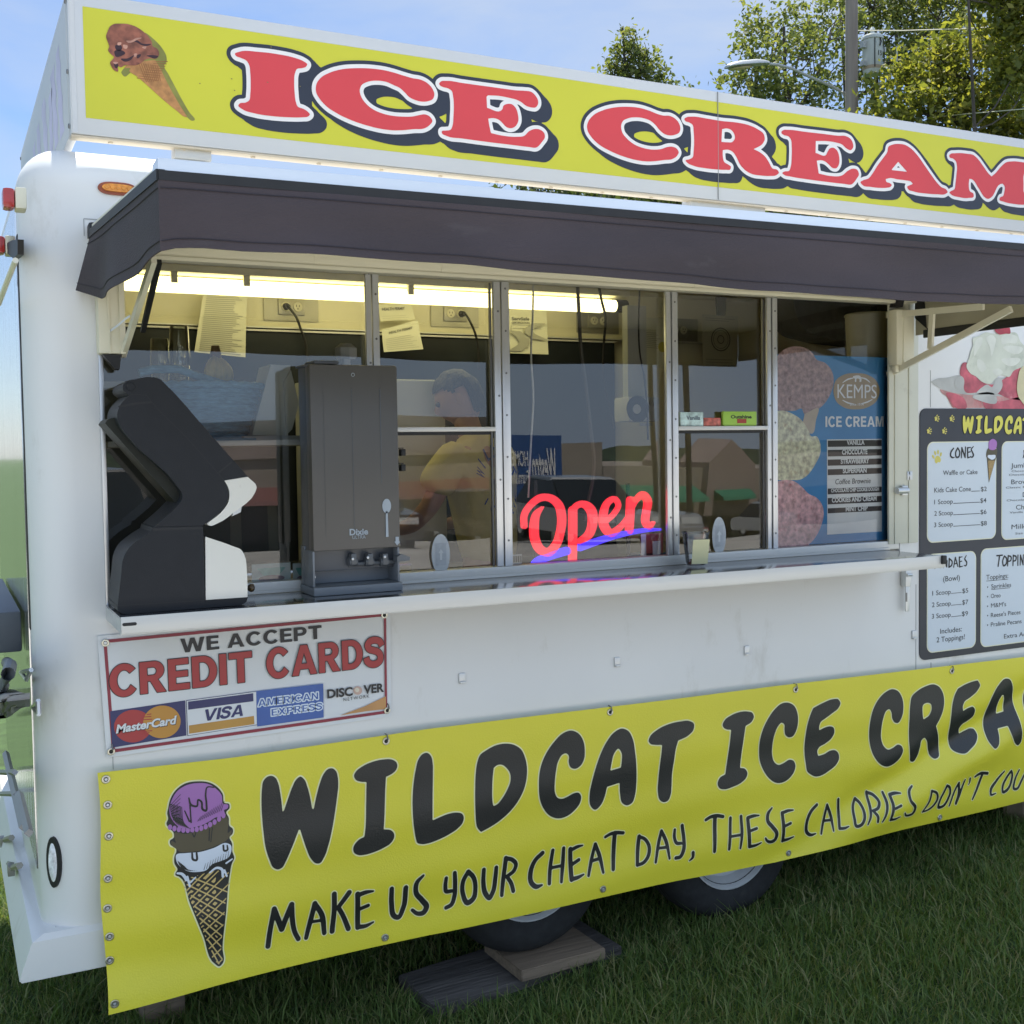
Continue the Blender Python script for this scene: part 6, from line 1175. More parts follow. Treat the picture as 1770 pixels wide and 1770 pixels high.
# ================================================================== things on the counter
tblack = pm('terminal_black', (0.014, 0.016, 0.020), .5, spec=.3, var=.08, scale=30, bump=.08, bscale=400); tblack2 = pm('terminal_seam', (0.008, 0.009, 0.011), .5); twhite = pm('terminal_white', (0.74, 0.73, 0.67), .38, var=.02, dirt=((0.30, 0.27, 0.22), 26, .66, .8)); tolive = pm('terminal_glass', (0.016, 0.018, 0.013), .5, spec=.3)
TF = -.235; TBK = -.06
TM = (170, 640, 3.8467)
def tpoly(s, y=TF, n=4): return [tuple(p) for p in shape(s, *TM, y, n)]
term = thing('counter_terminal', 'black and white countertop terminal with a slanted head, at the left end of the counter', 'terminal', (.56, -.15, 1.3245))
dz = 1.3250 - min(p[1] for p in tpoly("128,1600* 185,1641* 940,1581* 995,1540* 995,1530* 128,1590*"))
def up(ps): return [(a, b + dz) for a, b in ps]
mb = MB(); mb.prism(up(tpoly("128,1586* 128,1612* 150,1634 185,1641* 940,1581* 985,1556 995,1528* 712,1549*")), 'y', TF, TBK); mb.build('foot', tblack, term)
mb = MB(); mb.prism(up(tpoly("129,1583* 150,1400 172,1255 205,1200 262,1150 352,1092* 360,1062* 690,1054* 700,1100* 710,1547*")), 'y', TF, TBK)
o = mb.build('base', tblack, term)
mb = MB(); mb.prism(up(tpoly("712,1125* 900,1190 950,1212 970,1245 988,1370 992,1526* 715,1545*")), 'y', TF - .001, TBK + .004); mb.build('base_cover', twhite, term)
mb = MB(); mb.prism(up(tpoly("372,1060* 520,925 556,880 560,845 540,808 180,440 135,370 128,300 150,245 205,185* 165,150 168,112 205,85* 365,66 410,78 440,105 720,415 993,724* 836,750* 856,790 866,840 858,890 830,935 725,1030 690,1052*")), 'y', TF, TBK + .01); hd_ = mb.build('head', tblack, term)
mb = MB(); mb.prism(up(tpoly("838,752* 993,727* 1052,795 1042,830 905,960 800,1032 735,1050 722,1038* 835,942 866,890 872,840 860,790")), 'y', TF - .0015, TBK + .012); mb.build('nose', twhite, term)
mb = MB(); mb.prism(up(tpoly("46,372* 60,350 120,330* 150,400 540,806 556,846 550,880 520,905*", TF + .045)), 'y', TF + .045, TBK + .005); mb.build('screen', tolive, term)
mb = MB(); S_ = lambda s, r=3: [(np.array([(a[0], a[1] + dz) for a in q]), rr) for q, rr in strokes_px(s, *TM, TF)]
art_strokes(mb, S_("320,185,2 360,235,2 600,480,2 832,745,2; 150,248,2 210,185,2 320,185,2; 372,1078,8 690,1068,8; 132,1584,2 710,1548,2; 805,695,5 885,630,5"), flat(TF - .0006), .0012); art_strokes(mb, S_("140,262,7 250,240,7 352,232,7"), flat(TF - .0006), .0012); mb.build('seam', tblack2, term, fixn=False)
p = xz(*[TM[0] + 215 / TM[2], TM[1] + 128 / TM[2]], TF); mb = MB(); mb.lathe([(.0, -.0015), (.009, -.0015), (.0095, 0)], (p[0], TF - .0004, p[1] + dz), 'y', 20); mb.torus((p[0], TF - .0015, p[1] + dz), .0095, .0012, 'y', 20, 6); mb.build('pivot', tblack, term)
p = xz(TM[0] + 940 / TM[2], TM[1] + 955 / TM[2], TF); mb = MB(); mb.add([(p[0] - .012, TF + .03, p[1] + dz - .012), (p[0] + .012, TF + .03, p[1] + dz + .008), (p[0] + .012, TBK - .01, p[1] + dz + .008), (p[0] - .012, TBK - .01, p[1] + dz - .012)], [(0, 1, 2, 3)]); mb.prism([(p[0] - .013, p[1] + dz - .014), (p[0] + .010, p[1] + dz - .004), (p[0] + .013, p[1] + dz + .012), (p[0] - .008, p[1] + dz)], 'y', TF + .03, TBK - .02); mb.build('scanner_lens', clip_m, term)
p = xz(TM[0] + 1020 / TM[2], TM[1] + 1465 / TM[2], TF + .05); bm = bmesh.new(); bmesh.ops.create_icosphere(bm, subdivisions=3, radius=.0105)
for v in bm.verts: v.co *= 1 + .18 * mnoise.noise(v.co * 160)
mb = MB(); mb.bm(bm, True, Matrix.Translation((p[0], TF + .055, p[1] + dz))); tag(mb.build('crumpled_wrapper', pm('wrapper_dark', (0.05, 0.035, 0.02), .4, var=.9, scale=160, dirt=((0.25, 0.16, 0.03), 130, .55, 1))), 'tiny dark crumpled wrapper tucked against the white side of the terminal', 'wrapper')
# ---- cutlery dispenser
DM = (490, 580, 3.687); DY = -.16
def dxz(u, v, y=DY): return xz(DM[0] + u / DM[2], DM[1] + v / DM[2], y)
smoke = pm('smoked_plastic', (0.085, 0.082, 0.078), .32, var=.06, scale=4); dgrey = pm('dispenser_grey', (0.19, 0.21, 0.235), .35, var=.05); dside = pm('dispenser_side', (0.075, 0.085, 0.10), .3, var=.05); dpr = pm('dispenser_print', (0.36, 0.42, 0.48), .5)
dsp = thing('cutlery_dispenser', 'tall smoked grey spoon dispenser standing on the counter, left of the person', 'dispenser', (1.04, -.1, 1.3245))
tlx, tlz = dxz(160, 183); trx, trz = dxz(714, 190); brx, brz = dxz(748, 1348); blx, blz = dxz(196, 1378)
dx0, dx1, dtop, dbot = (tlx + blx) / 2, (trx + brx) / 2 + .002, (tlz + trz) / 2, (blz + brz) / 2
mb = MB(); mb.box((dx0, DY, dbot), (dx1, DY + .045, dtop), .006); cov = mb.build('cover', smoke, dsp)
mb = MB(); mb.box((dx0 + .004, DY + .0455, dbot - .06), (dx1 - .004, -.035, dtop - .002), .003); mb.build('housing', dside, dsp)
mb = MB(); mb.box((dx0 - .002, DY + .03, dtop - .004), (dx1 + .001, -.032, dtop + .002), .001); mb.box((dx0 + .02, DY + .02, dtop + .0022), (dx0 + .09, -.05, dtop + .012), .003); mb.build('top_cap', dside, dsp)
mb = MB()
for ua in (250, 432, 612):
    a, b = dxz(ua, 340), dxz(ua + 30, 1280); mb.box((a[0], DY - .0016, b[1] if ua != 612 else dxz(0, 960)[1]), (b[0] - .004, DY - .0004, a[1]), .0005)
mb.build('ridge', pm('smoked_ridge', (0.13, 0.16, 0.195), .3), cov)
mb = MB(); e = np.array([dxz(656 + 28 * math.cos(a), 1086 + 46 * math.sin(a)) for a in np.linspace(0, 6.283, 25)[:-1]]); art(mb, [e], flat(DY - .0021), .001)
a, b = dxz(648, 1120), dxz(668, 1282); mb.add([(a[0], DY - .0021, b[1]), (b[0], DY - .0021, b[1]), (b[0] - .001, DY - .0021, a[1]), (a[0] + .001, DY - .0021, a[1])], [(0, 1, 2, 3)])
art(mb, [np.array([dxz(*p) for p in ((712, 1282), (734, 1282), (734, 1312), (744, 1312), (723, 1338), (704, 1312), (713, 1312))])], flat(DY - .0021), .001)
def dtext(body, u0, v0, u1, ht, bold=.0):
    b0, b1 = dxz(u0, v0), dxz(u1, v0 - 3); b1 = (b1[0], b0[1]); put_text(mb, body, b0, b1, (b0[0], dxz(u0, v0 - ht)[1]), flat(DY - .0021), bold)
dtext('Dixie', 420, 1272, 538, 38, .03); dtext('ULTRA', 438, 1297, 522, 22, .0)
x, z = dxz(442, 250); mb.torus((x, DY - .001, z), .0045, .0008, 'y', 20, 6); mb.build('print', dpr, cov, fixn=False)
mb = MB(); mb.box((dx0 - .002, -.1625, 1.3245), (dx1 + .004, -.03, 1.3245 + .024), .004); mb.build('tray', dgrey, dsp)
mb = MB(); mb.box((dx0, -.07, 1.349), (dx1, -.036, dbot + .01), .003); mb.box((dx0, -.15, 1.349), (dx0 + .006, -.07, dbot), .002); mb.box((dx1 - .006, -.15, 1.349), (dx1, -.07, dbot), .002); mb.build('back_plate', dgrey, dsp)
mb = MB()
for u in (440, 545, 640): x, z = dxz(u, 1450, -.13); mb.tube([(x - .012, -.13, z + .004), (x + .012, -.13, z + .004)], .013, 14); mb.box((x - .008, -.145, z - .004), (x + .008, -.12, z + .028), .003)
x0_, z = dxz(415, 1460, -.13); x1_, _ = dxz(720, 1450, -.13); mb.tube([(x0_, -.125, z), (x1_, -.125, z)], .006, 10); mb.build('roller', pm('roller_grey', (0.10, 0.11, 0.12), .35), dsp)
mb = MB(); x, z = dxz(745, 1420, -.15); mb.prism([(x - .015, z - .008), (x + .022, z - .006), (x + .024, z + .004), (x - .002, z + .014), (x - .015, z + .006)], 'y', -.165, -.13); mb.build('lever', pm('lever_grey', (0.12, 0.135, 0.15), .35), dsp)
mb = MB()
for v in (745, 842): x, z = dxz(760, v, -.05); mb.box((x - .008, -.06, z - .010), (x + .006, -.036, z + .010), .002); mb.box((x - .012, -.055, z + .011), (x + .001, -.045, z + .014))
mb.build('lock_clip', tblack2, dsp)
mb = MB()
for u, v in ((442, 1424), (538, 1415), (646, 1410), (197, 1540)): x, z = dxz(u, v, -.146); mb.lathe([(.0, -.003), (.0035, -.002), (.004, 0)], (x, -.1455, z), 'y', 10)
mb.build('screw', clip_m, dsp)
# ---- clear tip cup with a note
clear = glass_mat('clear_plastic', (.93, .95, .95), .9, 0, .05, .01)
cpx = PZ(1203, 978, 1.3245); cpx = np.array([cpx[0], -.075, 1.3245]); cpx[0] = PY(1203, 960, -.075)[0]
cup = thing('plastic_cup', 'clear plastic cup with a yellow sticky note on the counter by the window', 'cup', cpx)
mb = MB(); mb.lathe([(.0, .003), (.030, .003), (.034, .012), (.044, .108), (.047, .110), (.047, .113), (.0435, .111), (.033, .014), (.0, .006)], cpx, 'z', 32); mb.build('shell', clear, cup)
mb = MB(); a, b = PY(1196, 975, -.118), PY(1225, 932, -.118); mb.add([(a[0], -.116, a[2]), (b[0] - .008, -.122, a[2] - .002), (b[0], -.124, b[2]), (a[0] + .006, -.118, b[2] + .001)], [(0, 1, 2, 3)]); nt_ = mb.build('sticky_note', pm('note_yellow', (0.72, 0.70, 0.42), .7), cup)
mb = MB(); mb.lathe([(.0, .0065), (.029, .0065), (.031, .02), (.0, .024)], cpx, 'z', 20); mb.build('coins', pm('coins_dark', (0.16, 0.13, 0.10), .4, .5, var=.6, scale=120), cup)
# ---- oval stickers on the panes
for u, v, rx, rz, lab in ((762, 958, 16, 35, 'pale oval sticker on the glass pane right of the dispenser'), (1243, 926.5, 13.5, 33, 'pale oval sticker on the glass pane beside the clear cup')):
    c = xz(u, v, .012); k = ppm(u, v); mb = MB(); ps = [(c[0] + rx * k * 1.08 * math.cos(a), .012, c[1] + rz * k * math.sin(a)) for a in np.linspace(0, 6.2832, 41)[:-1]]
    mb.add(ps, [tuple(range(40))]); s_ = mb.build('oval_sticker', pm('sticker_pale', (0.50, 0.54, 0.57), .6, var=.08, scale=40), fixn=False); tag(s_, lab, 'sticker')
    mb = MB(); mb.add([(c[0] + rx * k * .85 * a, .0112, c[1] + rz * k * .62 * b) for a, b in ((-.75, -.9), (.75, -.9), (.75, .9), (-.75, .9))], [(0, 1, 2, 3)]); mb.build('panel', pm('sticker_grey', (0.42, 0.46, 0.50), .6, var=.1, scale=60), s_, fixn=False)
    mb = MB(); mb.add([(c[0] + a * k, .0104, c[1] + b * k) for a, b in ((-2, -10), (2, -10), (2, 2), (5, 2), (0, 9), (-5, 2), (-2, 2))], [tuple(range(7))]); mb.build('arrow', pm('sticker_light', (0.60, 0.64, 0.66), .6), s_, fixn=False)
# ---- packets on the sash bar
zs_ = xz(1245, 740)[1] + .0073
def packet(label, cat, name, u0, u1, v0, mat, y=.002, th=.012, tilt=0, words=None, wcol=None):
    a, b = xz(u0, v0, y)[0], xz(u1, v0, y)[0]; h_ = xz((u0 + u1) / 2, v0, y)[1] - zs_
    mb = MB(); mb.box((a, y, zs_), (b, y + th, zs_ + h_), .003); o = mb.build(name, mat); tag(o, label, cat)
    if words:
        for w, fa, fb, fz, hh, mt in words:
            mb = MB(); put_text(mb, w, (a + (b - a) * fa, zs_ + h_ * fz), (a + (b - a) * fb, zs_ + h_ * fz), (a + (b - a) * fa, zs_ + h_ * (fz + hh)), flat(y - .0008), .03); mb.build('print', mt, o, fixn=False)
    return o
pgreen = pm('packet_green', (0.33, 0.56, 0.07), .4, var=.06); pblk = pm('packet_ink', (0.02, 0.03, 0.02), .5)
o = packet('lime green snack box reading Outshine on the window sash', 'box', 'snack_box', 1250, 1308, 711, pgreen, words=[('Outshine', .22, .84, .52, .22, pblk)])
mb = MB(); a, b = xz(1274, 730, .002), xz(1290, 724, .002); mb.add([(a[0], .0012, a[1] - .003), (b[0], .0012, a[1] - .003), (b[0], .0012, b[1]), (a[0], .0012, b[1])], [(0, 1, 2, 3)]); mb.build('stamp', pm('packet_maroon', (0.35, 0.05, 0.03), .5), o, fixn=False)
packet('white and teal treat wrapper at the left end of the window sash', 'wrapper', 'treat_wrapper', 1176, 1216, 712, pm('packet_teal', (0.50, 0.66, 0.66), .35, var=.35, scale=40), words=[('Vanilla', .25, .85, .45, .28, pm('packet_slate', (0.12, 0.16, 0.20), .5))])
packet('red berry treat wrapper lying between the teal wrapper and the green box', 'wrapper', 'treat_wrapper', 1217, 1246, 722, pm('packet_red', (0.50, 0.13, 0.10), .35, var=.5, scale=60))
# ---- lit open sign
OY = .058; OM = (860, 720, 5.53125)
neon_r = pm('neon_red', (0.5, 0.03, 0.05), .4, emit=(1.0, 0.035, 0.055), estr=.66); neon_b = pm('neon_violet', (0.08, 0.05, 0.5), .4, emit=(0.075, 0.035, 1.0), estr=.75)
osg = thing('open_sign', 'lit red Open sign with a violet underline inside the window', 'sign', (1.9, OY, 1.36))
RED = "262,1045,30 262,950,30 330,840,30 430,775,34 525,785,36 595,850,40 622,960,42 610,1100,40 565,1230,40 490,1300,40 420,1275,42 368,1180,44 358,1050,44 378,940,34 440,865,8; 728,900,42 728,1150,42 725,1410,40; 722,905,30 770,850,28 830,838,34 905,900,46 918,1010,46 880,1130,40 790,1195,26; 1045,1000,24 1130,920,24 1165,845,24 1130,788,26 1065,820,30 1022,930,40 1030,1050,44 1085,1115,38 1180,1060,26 1250,970,18; 1280,805,42 1275,950,42 1268,1085,40; 1285,880,26 1340,790,28 1400,750,36 1442,800,40 1430,920,38 1425,1010,38 1455,1050,32 1498,1015,16"
VIO = "318,1445,14 370,1395,30 480,1345,36 600,1305,38 672,1285,38; 792,1252,36 900,1215,34 1050,1165,30 1250,1115,24 1450,1085,18 1560,1080,11"
for nm, s, mt in (('letters', RED, neon_r), ('underline', VIO, neon_b)):
    st = strokes_px(s, *OM, OY); mb = MB(); art_strokes(mb, st, flat(OY), .0014); art_strokes(mb, st, flat(OY + .012), .003); mb.build(nm, mt, osg, fixn=False)
mb = MB(); a, b = PY(905, 990, OY)[0], PY(1140, 990, OY)[0]; mb.box((a + .05, OY + .013, 1.358), (a + .062, OY + .02, 1.62)); mb.box((b - .12, OY + .013, 1.358), (b - .108, OY + .02, 1.60)); mb.build('bracket', blackm, osg)
# small printed things leaning inside the glass
def card(name, label, cat, u0, v0, u1, v1, y, col, extra=None):
    a, b = xz(u0, v1, y), xz(u1, v0, y); mb = MB(); mb.box((a[0], y, a[1]), (b[0], y + .002, b[1])); o = mb.build(name, pm('card_' + name + str(int(u0)), col, .55, var=.12, scale=30)); tag(o, label, cat)
    return o, a, b
teal = pm('card_teal', (0.18, 0.45, 0.40), .5, var=.2, scale=50); plum = pm('card_plum', (0.20, 0.12, 0.15), .5, var=.3, scale=80)
for u0, u1, lab in ((436, 502, 'small teal sundae picture card leaning at the foot of the glass beside the terminal'), (507, 541, 'second teal sundae picture card, half hidden by the dispenser')):
    o, a, b = card('picture_card', lab, 'card', u0, 972, u1, 1013, .036, (0.52, 0.60, 0.58)); mid = (a[0] + b[0]) / 2; w = (b[0] - a[0]); h_ = b[1] - a[1]
    mb = MB(); art(mb, [np.array([(mid - w * .38, a[1] + h_ * .8), (mid + w * .38, a[1] + h_ * .8), (mid + w * .2, a[1] + h_ * .45), (mid - w * .2, a[1] + h_ * .45)])], flat(.0352), .002); mb.build('bowl_print', teal, o, fixn=False)
    mb = MB(); art(mb, [np.array([(mid + w * .34 * math.cos(t), a[1] + h_ * .30 + h_ * .16 * math.sin(t)) for t in np.linspace(0, 6.28, 21)[:-1]])], flat(.0346), .002); mb.build('saucer_print', plum, o, fixn=False)
o, a, b = card('barcode_card', 'white barcode label inside the glass, left of the Open sign', 'label', 884, 958, 902, 976, .04, (0.62, 0.63, 0.62))
mb = MB()
for k in range(12): x = a[0] + (b[0] - a[0]) * (.08 + .07 * k); mb.add([(x, .0392, a[1] + .006), (x + .0016 + .0012 * (k % 3), .0392, a[1] + .006), (x + .0016 + .0012 * (k % 3), .0392, b[1] - .004), (x, .0392, b[1] - .004)], [(0, 1, 2, 3)])
mb.build('bars', pblk, o, fixn=False)
o, a, b = card('cone_carton', 'red and white carton standing behind the right end of the Open sign', 'carton', 1108, 921, 1146, 968, .09, (0.46, 0.10, 0.09))
mb = MB(); mb.box((a[0], .088, a[1]), (a[0] + (b[0] - a[0]) * .22, .0895, b[1])); mb.box((a[0] + (b[0] - a[0]) * .52, .088, a[1]), (a[0] + (b[0] - a[0]) * .86, .0895, a[1] + (b[1] - a[1]) * .7)); mb.build('label_panel', pw, o)
mb = MB(); mb.box((a[0] - .01, .09, 1.357), (b[0] + .01, .16, a[1])); mb.build('carton_base', pm('carton_blue', (0.06, 0.16, 0.26), .5), o)

# ================================================================== inside the trailer
dk_glass = pm('dark_screen', (0.012, 0.016, 0.019), .35, var=.5, scale=3)
mb = MB(); a = .32; b = PY(1062, 600, 1.66)[0]; mb.box((a, 1.66, 1.2), (b, 1.69, 2.238)); bw = mb.build('far_window', dk_glass, T)
mb = MB(); mb.box((a, 1.645, 2.2385), (b, 1.692, 2.246)); mb.box((a, 1.640, 2.252), (3.6, 1.6925, 2.258)); mb.build('far_window_trim', alu_h, bw)
mb = MB(); mb.box((PY(690, 700, 1.3)[0] - .35, 1.30, .505), (PY(770, 700, 1.3)[0], 1.64, 2.02), .01); tag(mb.build('freezer', pm('freezer_white', (0.66, 0.68, 0.66), .4, var=.03)), 'white upright freezer inside the trailer, behind the person', 'freezer')
mb = MB(); mb.box((.30, .90, 1.25), (1.62, 1.28, 1.29), .004); mb.box((2.5, 1.0, 1.20), (4.8, 1.6, 1.25), .004); mb.box((.34, .94, .505), (1.58, 1.26, 1.25)); mb.box((2.54, 1.05, .505), (4.76, 1.58, 1.2)); mb.build('work_bench', stain, T)
tube_m = pm('tube_light', (0.9, 0.85, 0.6), .4, emit=(1.0, 0.88, 0.42), estr=2.1)
ta, tb = PY(220, 486, 1.3), PY(1072, 530, 1.3)
lt = thing('tube_light', 'long lit fluorescent tube under the ceiling inside the trailer', 'tube light', (ta[0], 1.3, 2.37))
mb = MB(); mb.tube([(ta[0], 1.3, 2.369), (tb[0], 1.3, 2.369)], .027, 14); mb.box((ta[0], 1.31, 2.352), (tb[0] - .02, 1.44, 2.40), .012); mb.build('tube', tube_m, lt)  # glowing diffuser box added behind the tube, to light the far wall
mb = MB(); mb.tube([(tb[0] - .03, 1.3, 2.369), (tb[0] + .03, 1.3, 2.369)], .030, 14); mb.build('end_cap', blackm, lt)
mb = MB(); mb.box((ta[0], 1.26, 2.41), (tb[0] + .03, 1.36, 2.474), .006)
for u in (300, 425, 708): x = PY(u, 470, 1.28)[0]; mb.box((x - .012, 1.265, 2.37), (x + .012, 1.285, 2.41)); 
mb.build('fitting', pm('fitting_white', (0.62, 0.60, 0.48), .5), lt)
# outlets with plugs and cords
outm = pm('outlet_steel', (0.35, 0.34, 0.30), .4, .5); ivory = pm('outlet_ivory', (0.62, 0.60, 0.48), .4)
def outlet(u, v, plug, label):
    y = 1.69; c = xz(u, v, y); o = thing('wall_outlet', label, 'outlet', (c[0], y, c[1]), 'outlets on the far wall')
    mb = MB(); mb.box((c[0] - .058, y - .012, c[1] - .035), (c[0] + .058, y, c[1] + .035), .003); mb.box((c[0] - .12, y - .003, c[1] - .06), (c[0] + .12, y + .001, c[1] + .06)); mb.build('plate', outm, o)
    for s_ in (-1, 1):
        mb = MB(); mb.lathe([(.0, -.0165), (.019, -.0165), (.021, -.0125)], (c[0] + s_ * .026, y, c[1]), 'y', 18); so = mb.build('socket', ivory, o)
        mb = MB(); mb.box((c[0] + s_ * .026 - .008, y - .0172, c[1]), (c[0] + s_ * .026 - .005, y - .0166, c[1] + .009)); mb.box((c[0] + s_ * .026 + .005, y - .0172, c[1]), (c[0] + s_ * .026 + .008, y - .0166, c[1] + .009)); mb.lathe([(.0, -.0172), (.003, -.0172), (.003, -.0166)], (c[0] + s_ * .026, y, c[1] - .008), 'y', 8); mb.build('slots', blackm, so)
    return (c[0], c[1], o.name)
c = outlet(503, 531, -1, 'steel wall outlet with a plugged in cord, leftmost behind the first pane')
def cord(name, label, pts, r, mat, cat='cord'): mb = MB(); P_ = smooth_poly([np.array(p) for p in pts], set(), 6, closed=False); mb.tube([tuple(p) for p in P_], r, 6); return tag(mb.build(name, mat), label, cat)
def plugc(c, s_, label, pts):
    mb = MB(); par = bpy.data.objects[c[2]]; mb.tube([(c[0] + s_ * .026, 1.672, c[1]), (c[0] + s_ * .026, 1.645, c[1] - .003)], [.016, .012], 10)
    P_ = smooth_poly([np.array(p) for p in [(c[0] + s_ * .026, 1.645, c[1] - .003)] + pts], set(), 6, closed=False); mb.tube([tuple(p) for p in P_], .0055, 6); mb.build('power_cord', blackm, par)
plugc(c, -1, 'black plug and cord hanging from the leftmost wall outlet', [PY(512, 548, 1.62), PY(519, 566, 1.62), PY(528, 592, 1.63), PY(531, 640, 1.63)])
c = outlet(786, 543, 1, 'steel wall outlet with a plugged in cord, seen through the second pane'); plugc(c, 1, 'black plug and cord curving down from the outlet in the second pane', [PY(806, 545, 1.6), PY(817, 565, 1.6), PY(825, 590, 1.62), PY(828, 640, 1.63)])
outlet(1033, 555, 0, 'empty steel wall outlet behind the hanging cords in the third pane'); outlet(1172, 571, 0, 'dim wall outlet beside the fourth mullion')
cord('hanging_cord', 'white cord hanging inside the third pane', [PY(922, 470, .2), PY(921, 540, .2), PY(918, 610, .2), PY(922, 690, .2), PY(918, 760, .2), PY(913, 860, .2)], .0035, pm('cord_white', (0.62, 0.62, 0.58), .5))
cord('hanging_cord', 'dark flat strap hanging down the middle of the third pane', [PY(997, 470, .25), PY(1001, 545, .25), PY(1004, 600, .25), PY(1012, 660, .25), PY(1021, 740, .25), PY(1027, 800, .25), PY(1010, 900, .25)], .007, pm('cord_grey', (0.06, 0.058, 0.05), .6))
cord('hanging_cord', 'black cord bending in front of the empty outlet in the third pane', [PY(1031, 470, .9), PY(1040, 520, .9), PY(1046, 545, .9), PY(1044, 590, .9), PY(1043, 640, .9), PY(1062, 740, .9)], .006, blackm)
cord('hanging_cord', 'thin dark cord at the right edge of the third pane', [PY(1107, 480, .3), PY(1104, 550, .3), PY(1106, 610, .3), PY(1113, 650, .3), PY(1118, 700, .3), PY(1120, 760, .3)], .0035, blackm)
paper = pm('paper', (0.62, 0.62, 0.52), .7, var=.04); pink_ = pm('paper_ink', (0.16, 0.16, 0.15), .7); plt = pm('paper_grey_print', (0.36, 0.36, 0.32), .7)
def notice(label, corners, y, lines, heads=(), seal=None, arcs=None):
    q = [np.array(PY(u, v, y)) for u, v in corners]; mb = MB(); rows = [[tuple(q[0] * (1 - s) * (1 - t) + q[1] * s * (1 - t) + q[2] * s * t + q[3] * (1 - s) * t + np.array([0, -.012 * t * t, 0])) for s in np.linspace(0, 1, 5)] for t in np.linspace(0, 1, 9)]
    cloth_sheet(mb, rows, (0, .0008, 0)); o = mb.build('paper_notice', paper); tag(o, label, 'notice', 'papers hung inside the trailer')
    def at(s, t, k=.002): p = q[0] * (1 - s) * (1 - t) + q[1] * s * (1 - t) + q[2] * s * t + q[3] * (1 - s) * t; return (p[0], p[1] - .012 * t * t - k, p[2])
    if lines:
        mb = MB(); g = random.Random(len(label))
        for a0, a1, n_ in lines:
            for k in range(n_):
                t = a0 + (a1 - a0) * k / max(1, n_ - 1); s1 = g.uniform(.7, .92); mb.add([at(.08, t), at(s1, t), at(s1, t + .012), at(.08, t + .012)], [(3, 2, 1, 0)])
        mb.build('fine_print', plt, o, fixn=False)
    for w, s0, s1, t, hh in heads:
        mb = MB(); b0, b1, u_ = at(s0, t), at(s1, t), at(s0, t - hh); put_text(mb, w, (b0[0], b0[2]), (b1[0], b1[2]), (u_[0], u_[2]), lambda x, z: (x, b0[1] - .001, z), .03); mb.build('heading', pink_, o, fixn=False)
    if seal:
        mb = MB(); p = at(*seal, .003); mb.torus(p, .058, .0028, 'y', 32, 6, .3); mb.torus(p, .046, .0012, 'y', 32, 6, .3); mb.torus(p, .020, .002, 'y', 20, 6, .3); mb.build('seal', pink_, o, fixn=False)
    if arcs:
        mb = MB(); art_strokes(mb, [(np.array([(at(s, t)[0], at(s, t)[2]) for s, t in a]), np.array(r_)) for a, r_ in arcs], flat(at(.5, .5)[1] - .012), .003); mb.build('swoosh', plt, o, fixn=False)
    return o
notice('long printed sheet hanging above the bananas', [(352, 505), (427, 507), (423, 618), (335, 609)], 1.6, [(.04, .96, 30)])
notice('health permit sheets taped left of the wide mullion', [(660, 570), (722, 553), (730, 604), (662, 609)], 1.58, [(.45, .9, 7)], [('HEALTH PERMIT', .18, .82, .25, .09)])
notice('upper health permit sheet partly covered by the lower permit', [(655, 527), (712, 525), (716, 553), (656, 556)], 1.62, [(.7, .95, 3)], [('HEALTH PERMIT', .08, .75, .35, .16)])
notice('food safety certificate with dark swooshes in the third pane', [(880, 535), (945, 536), (946, 613), (880, 611)], 1.6, [(.34, .42, 2)], [('ServSafe', .06, .52, .24, .07), ('CERTIFICATION', .06, .52, .32, .045)], None, [([(0.02, .35), (.0, .5), (.02, .52)], [.002, .002, .002]), ([(.9, .32), (.6, .36), (.45, .48), (.6, .6), (.95, .68)], [.003, .012, .018, .012, .003]), ([(.0, .50), (.22, .58), (.38, .72), (.26, .86), (.0, .93)], [.004, .018, .026, .018, .004])])
notice('dim sheet with a round yellow mark hanging in the third pane', [(1080, 548), (1150, 550), (1150, 638), (1073, 628)], 1.5, [(.3, .6, 9)])
x, z = xz(1145, 600, 1.46); mb = MB(); mb.disc((x, 1.46, z), .025, 'y', 24); tag(mb.build('round_sticker', pm('badge_yellow', (0.55, 0.50, 0.08), .6)), 'round yellow sticker at the edge of the dim hanging sheet', 'sticker')
notice('certificate with a large round seal in the fourth pane', [(1214, 543), (1276, 547), (1275, 637), (1213, 635)], 1.6, [(.06, .1, 2), (.84, .95, 3)], (), (.5, .46))
mb = MB(); a, b = PY(1237, 512, 1.56), PY(1254, 546, 1.56); mb.prism([(a[0], a[2]), (b[0], a[2]), (b[0] - .008, b[2]), (a[0] + .008, b[2])], 'y', 1.55, 1.565); tag(mb.build('binder_clip', blackm), 'black clip holding the sealed certificate', 'clip')
# radio speaker
spk = thing('wall_speaker', 'white boxed speaker with a round dark cone seen through the third pane', 'speaker', PY(1114, 728, .9)); a, b = PY(1087, 729, .9), PY(1141, 686, .9)
mb = MB(); mb.box((a[0], .9, a[2]), (b[0], 1.02, b[2]), .012); mb.build('case', pm('speaker_white', (0.58, 0.60, 0.60), .4), spk)
mb = MB(); mb.lathe([(.0, .01), (.02, .004), (.050, -.004), (.056, -.002)], (PY(1101, 707, .9)[0], .896, PY(1101, 707, .9)[2]), 'y', 28); mb.build('cone', tblack, spk)
mb = MB(); mb.lathe([(.0, -.012), (.014, -.01), (.016, .0)], (PY(1127, 696, .9)[0], .898, PY(1127, 696, .9)[2]), 'y', 16); mb.build('knob', clip_m, spk)
mb = MB(); a, b = PY(1107, 736, .9), PY(1128, 731, .9); mb.box((a[0], .9, a[2]), (b[0], .905, b[2])); mb.build('badge', pm('badge_pale', (.5, .52, .5), .5), spk)
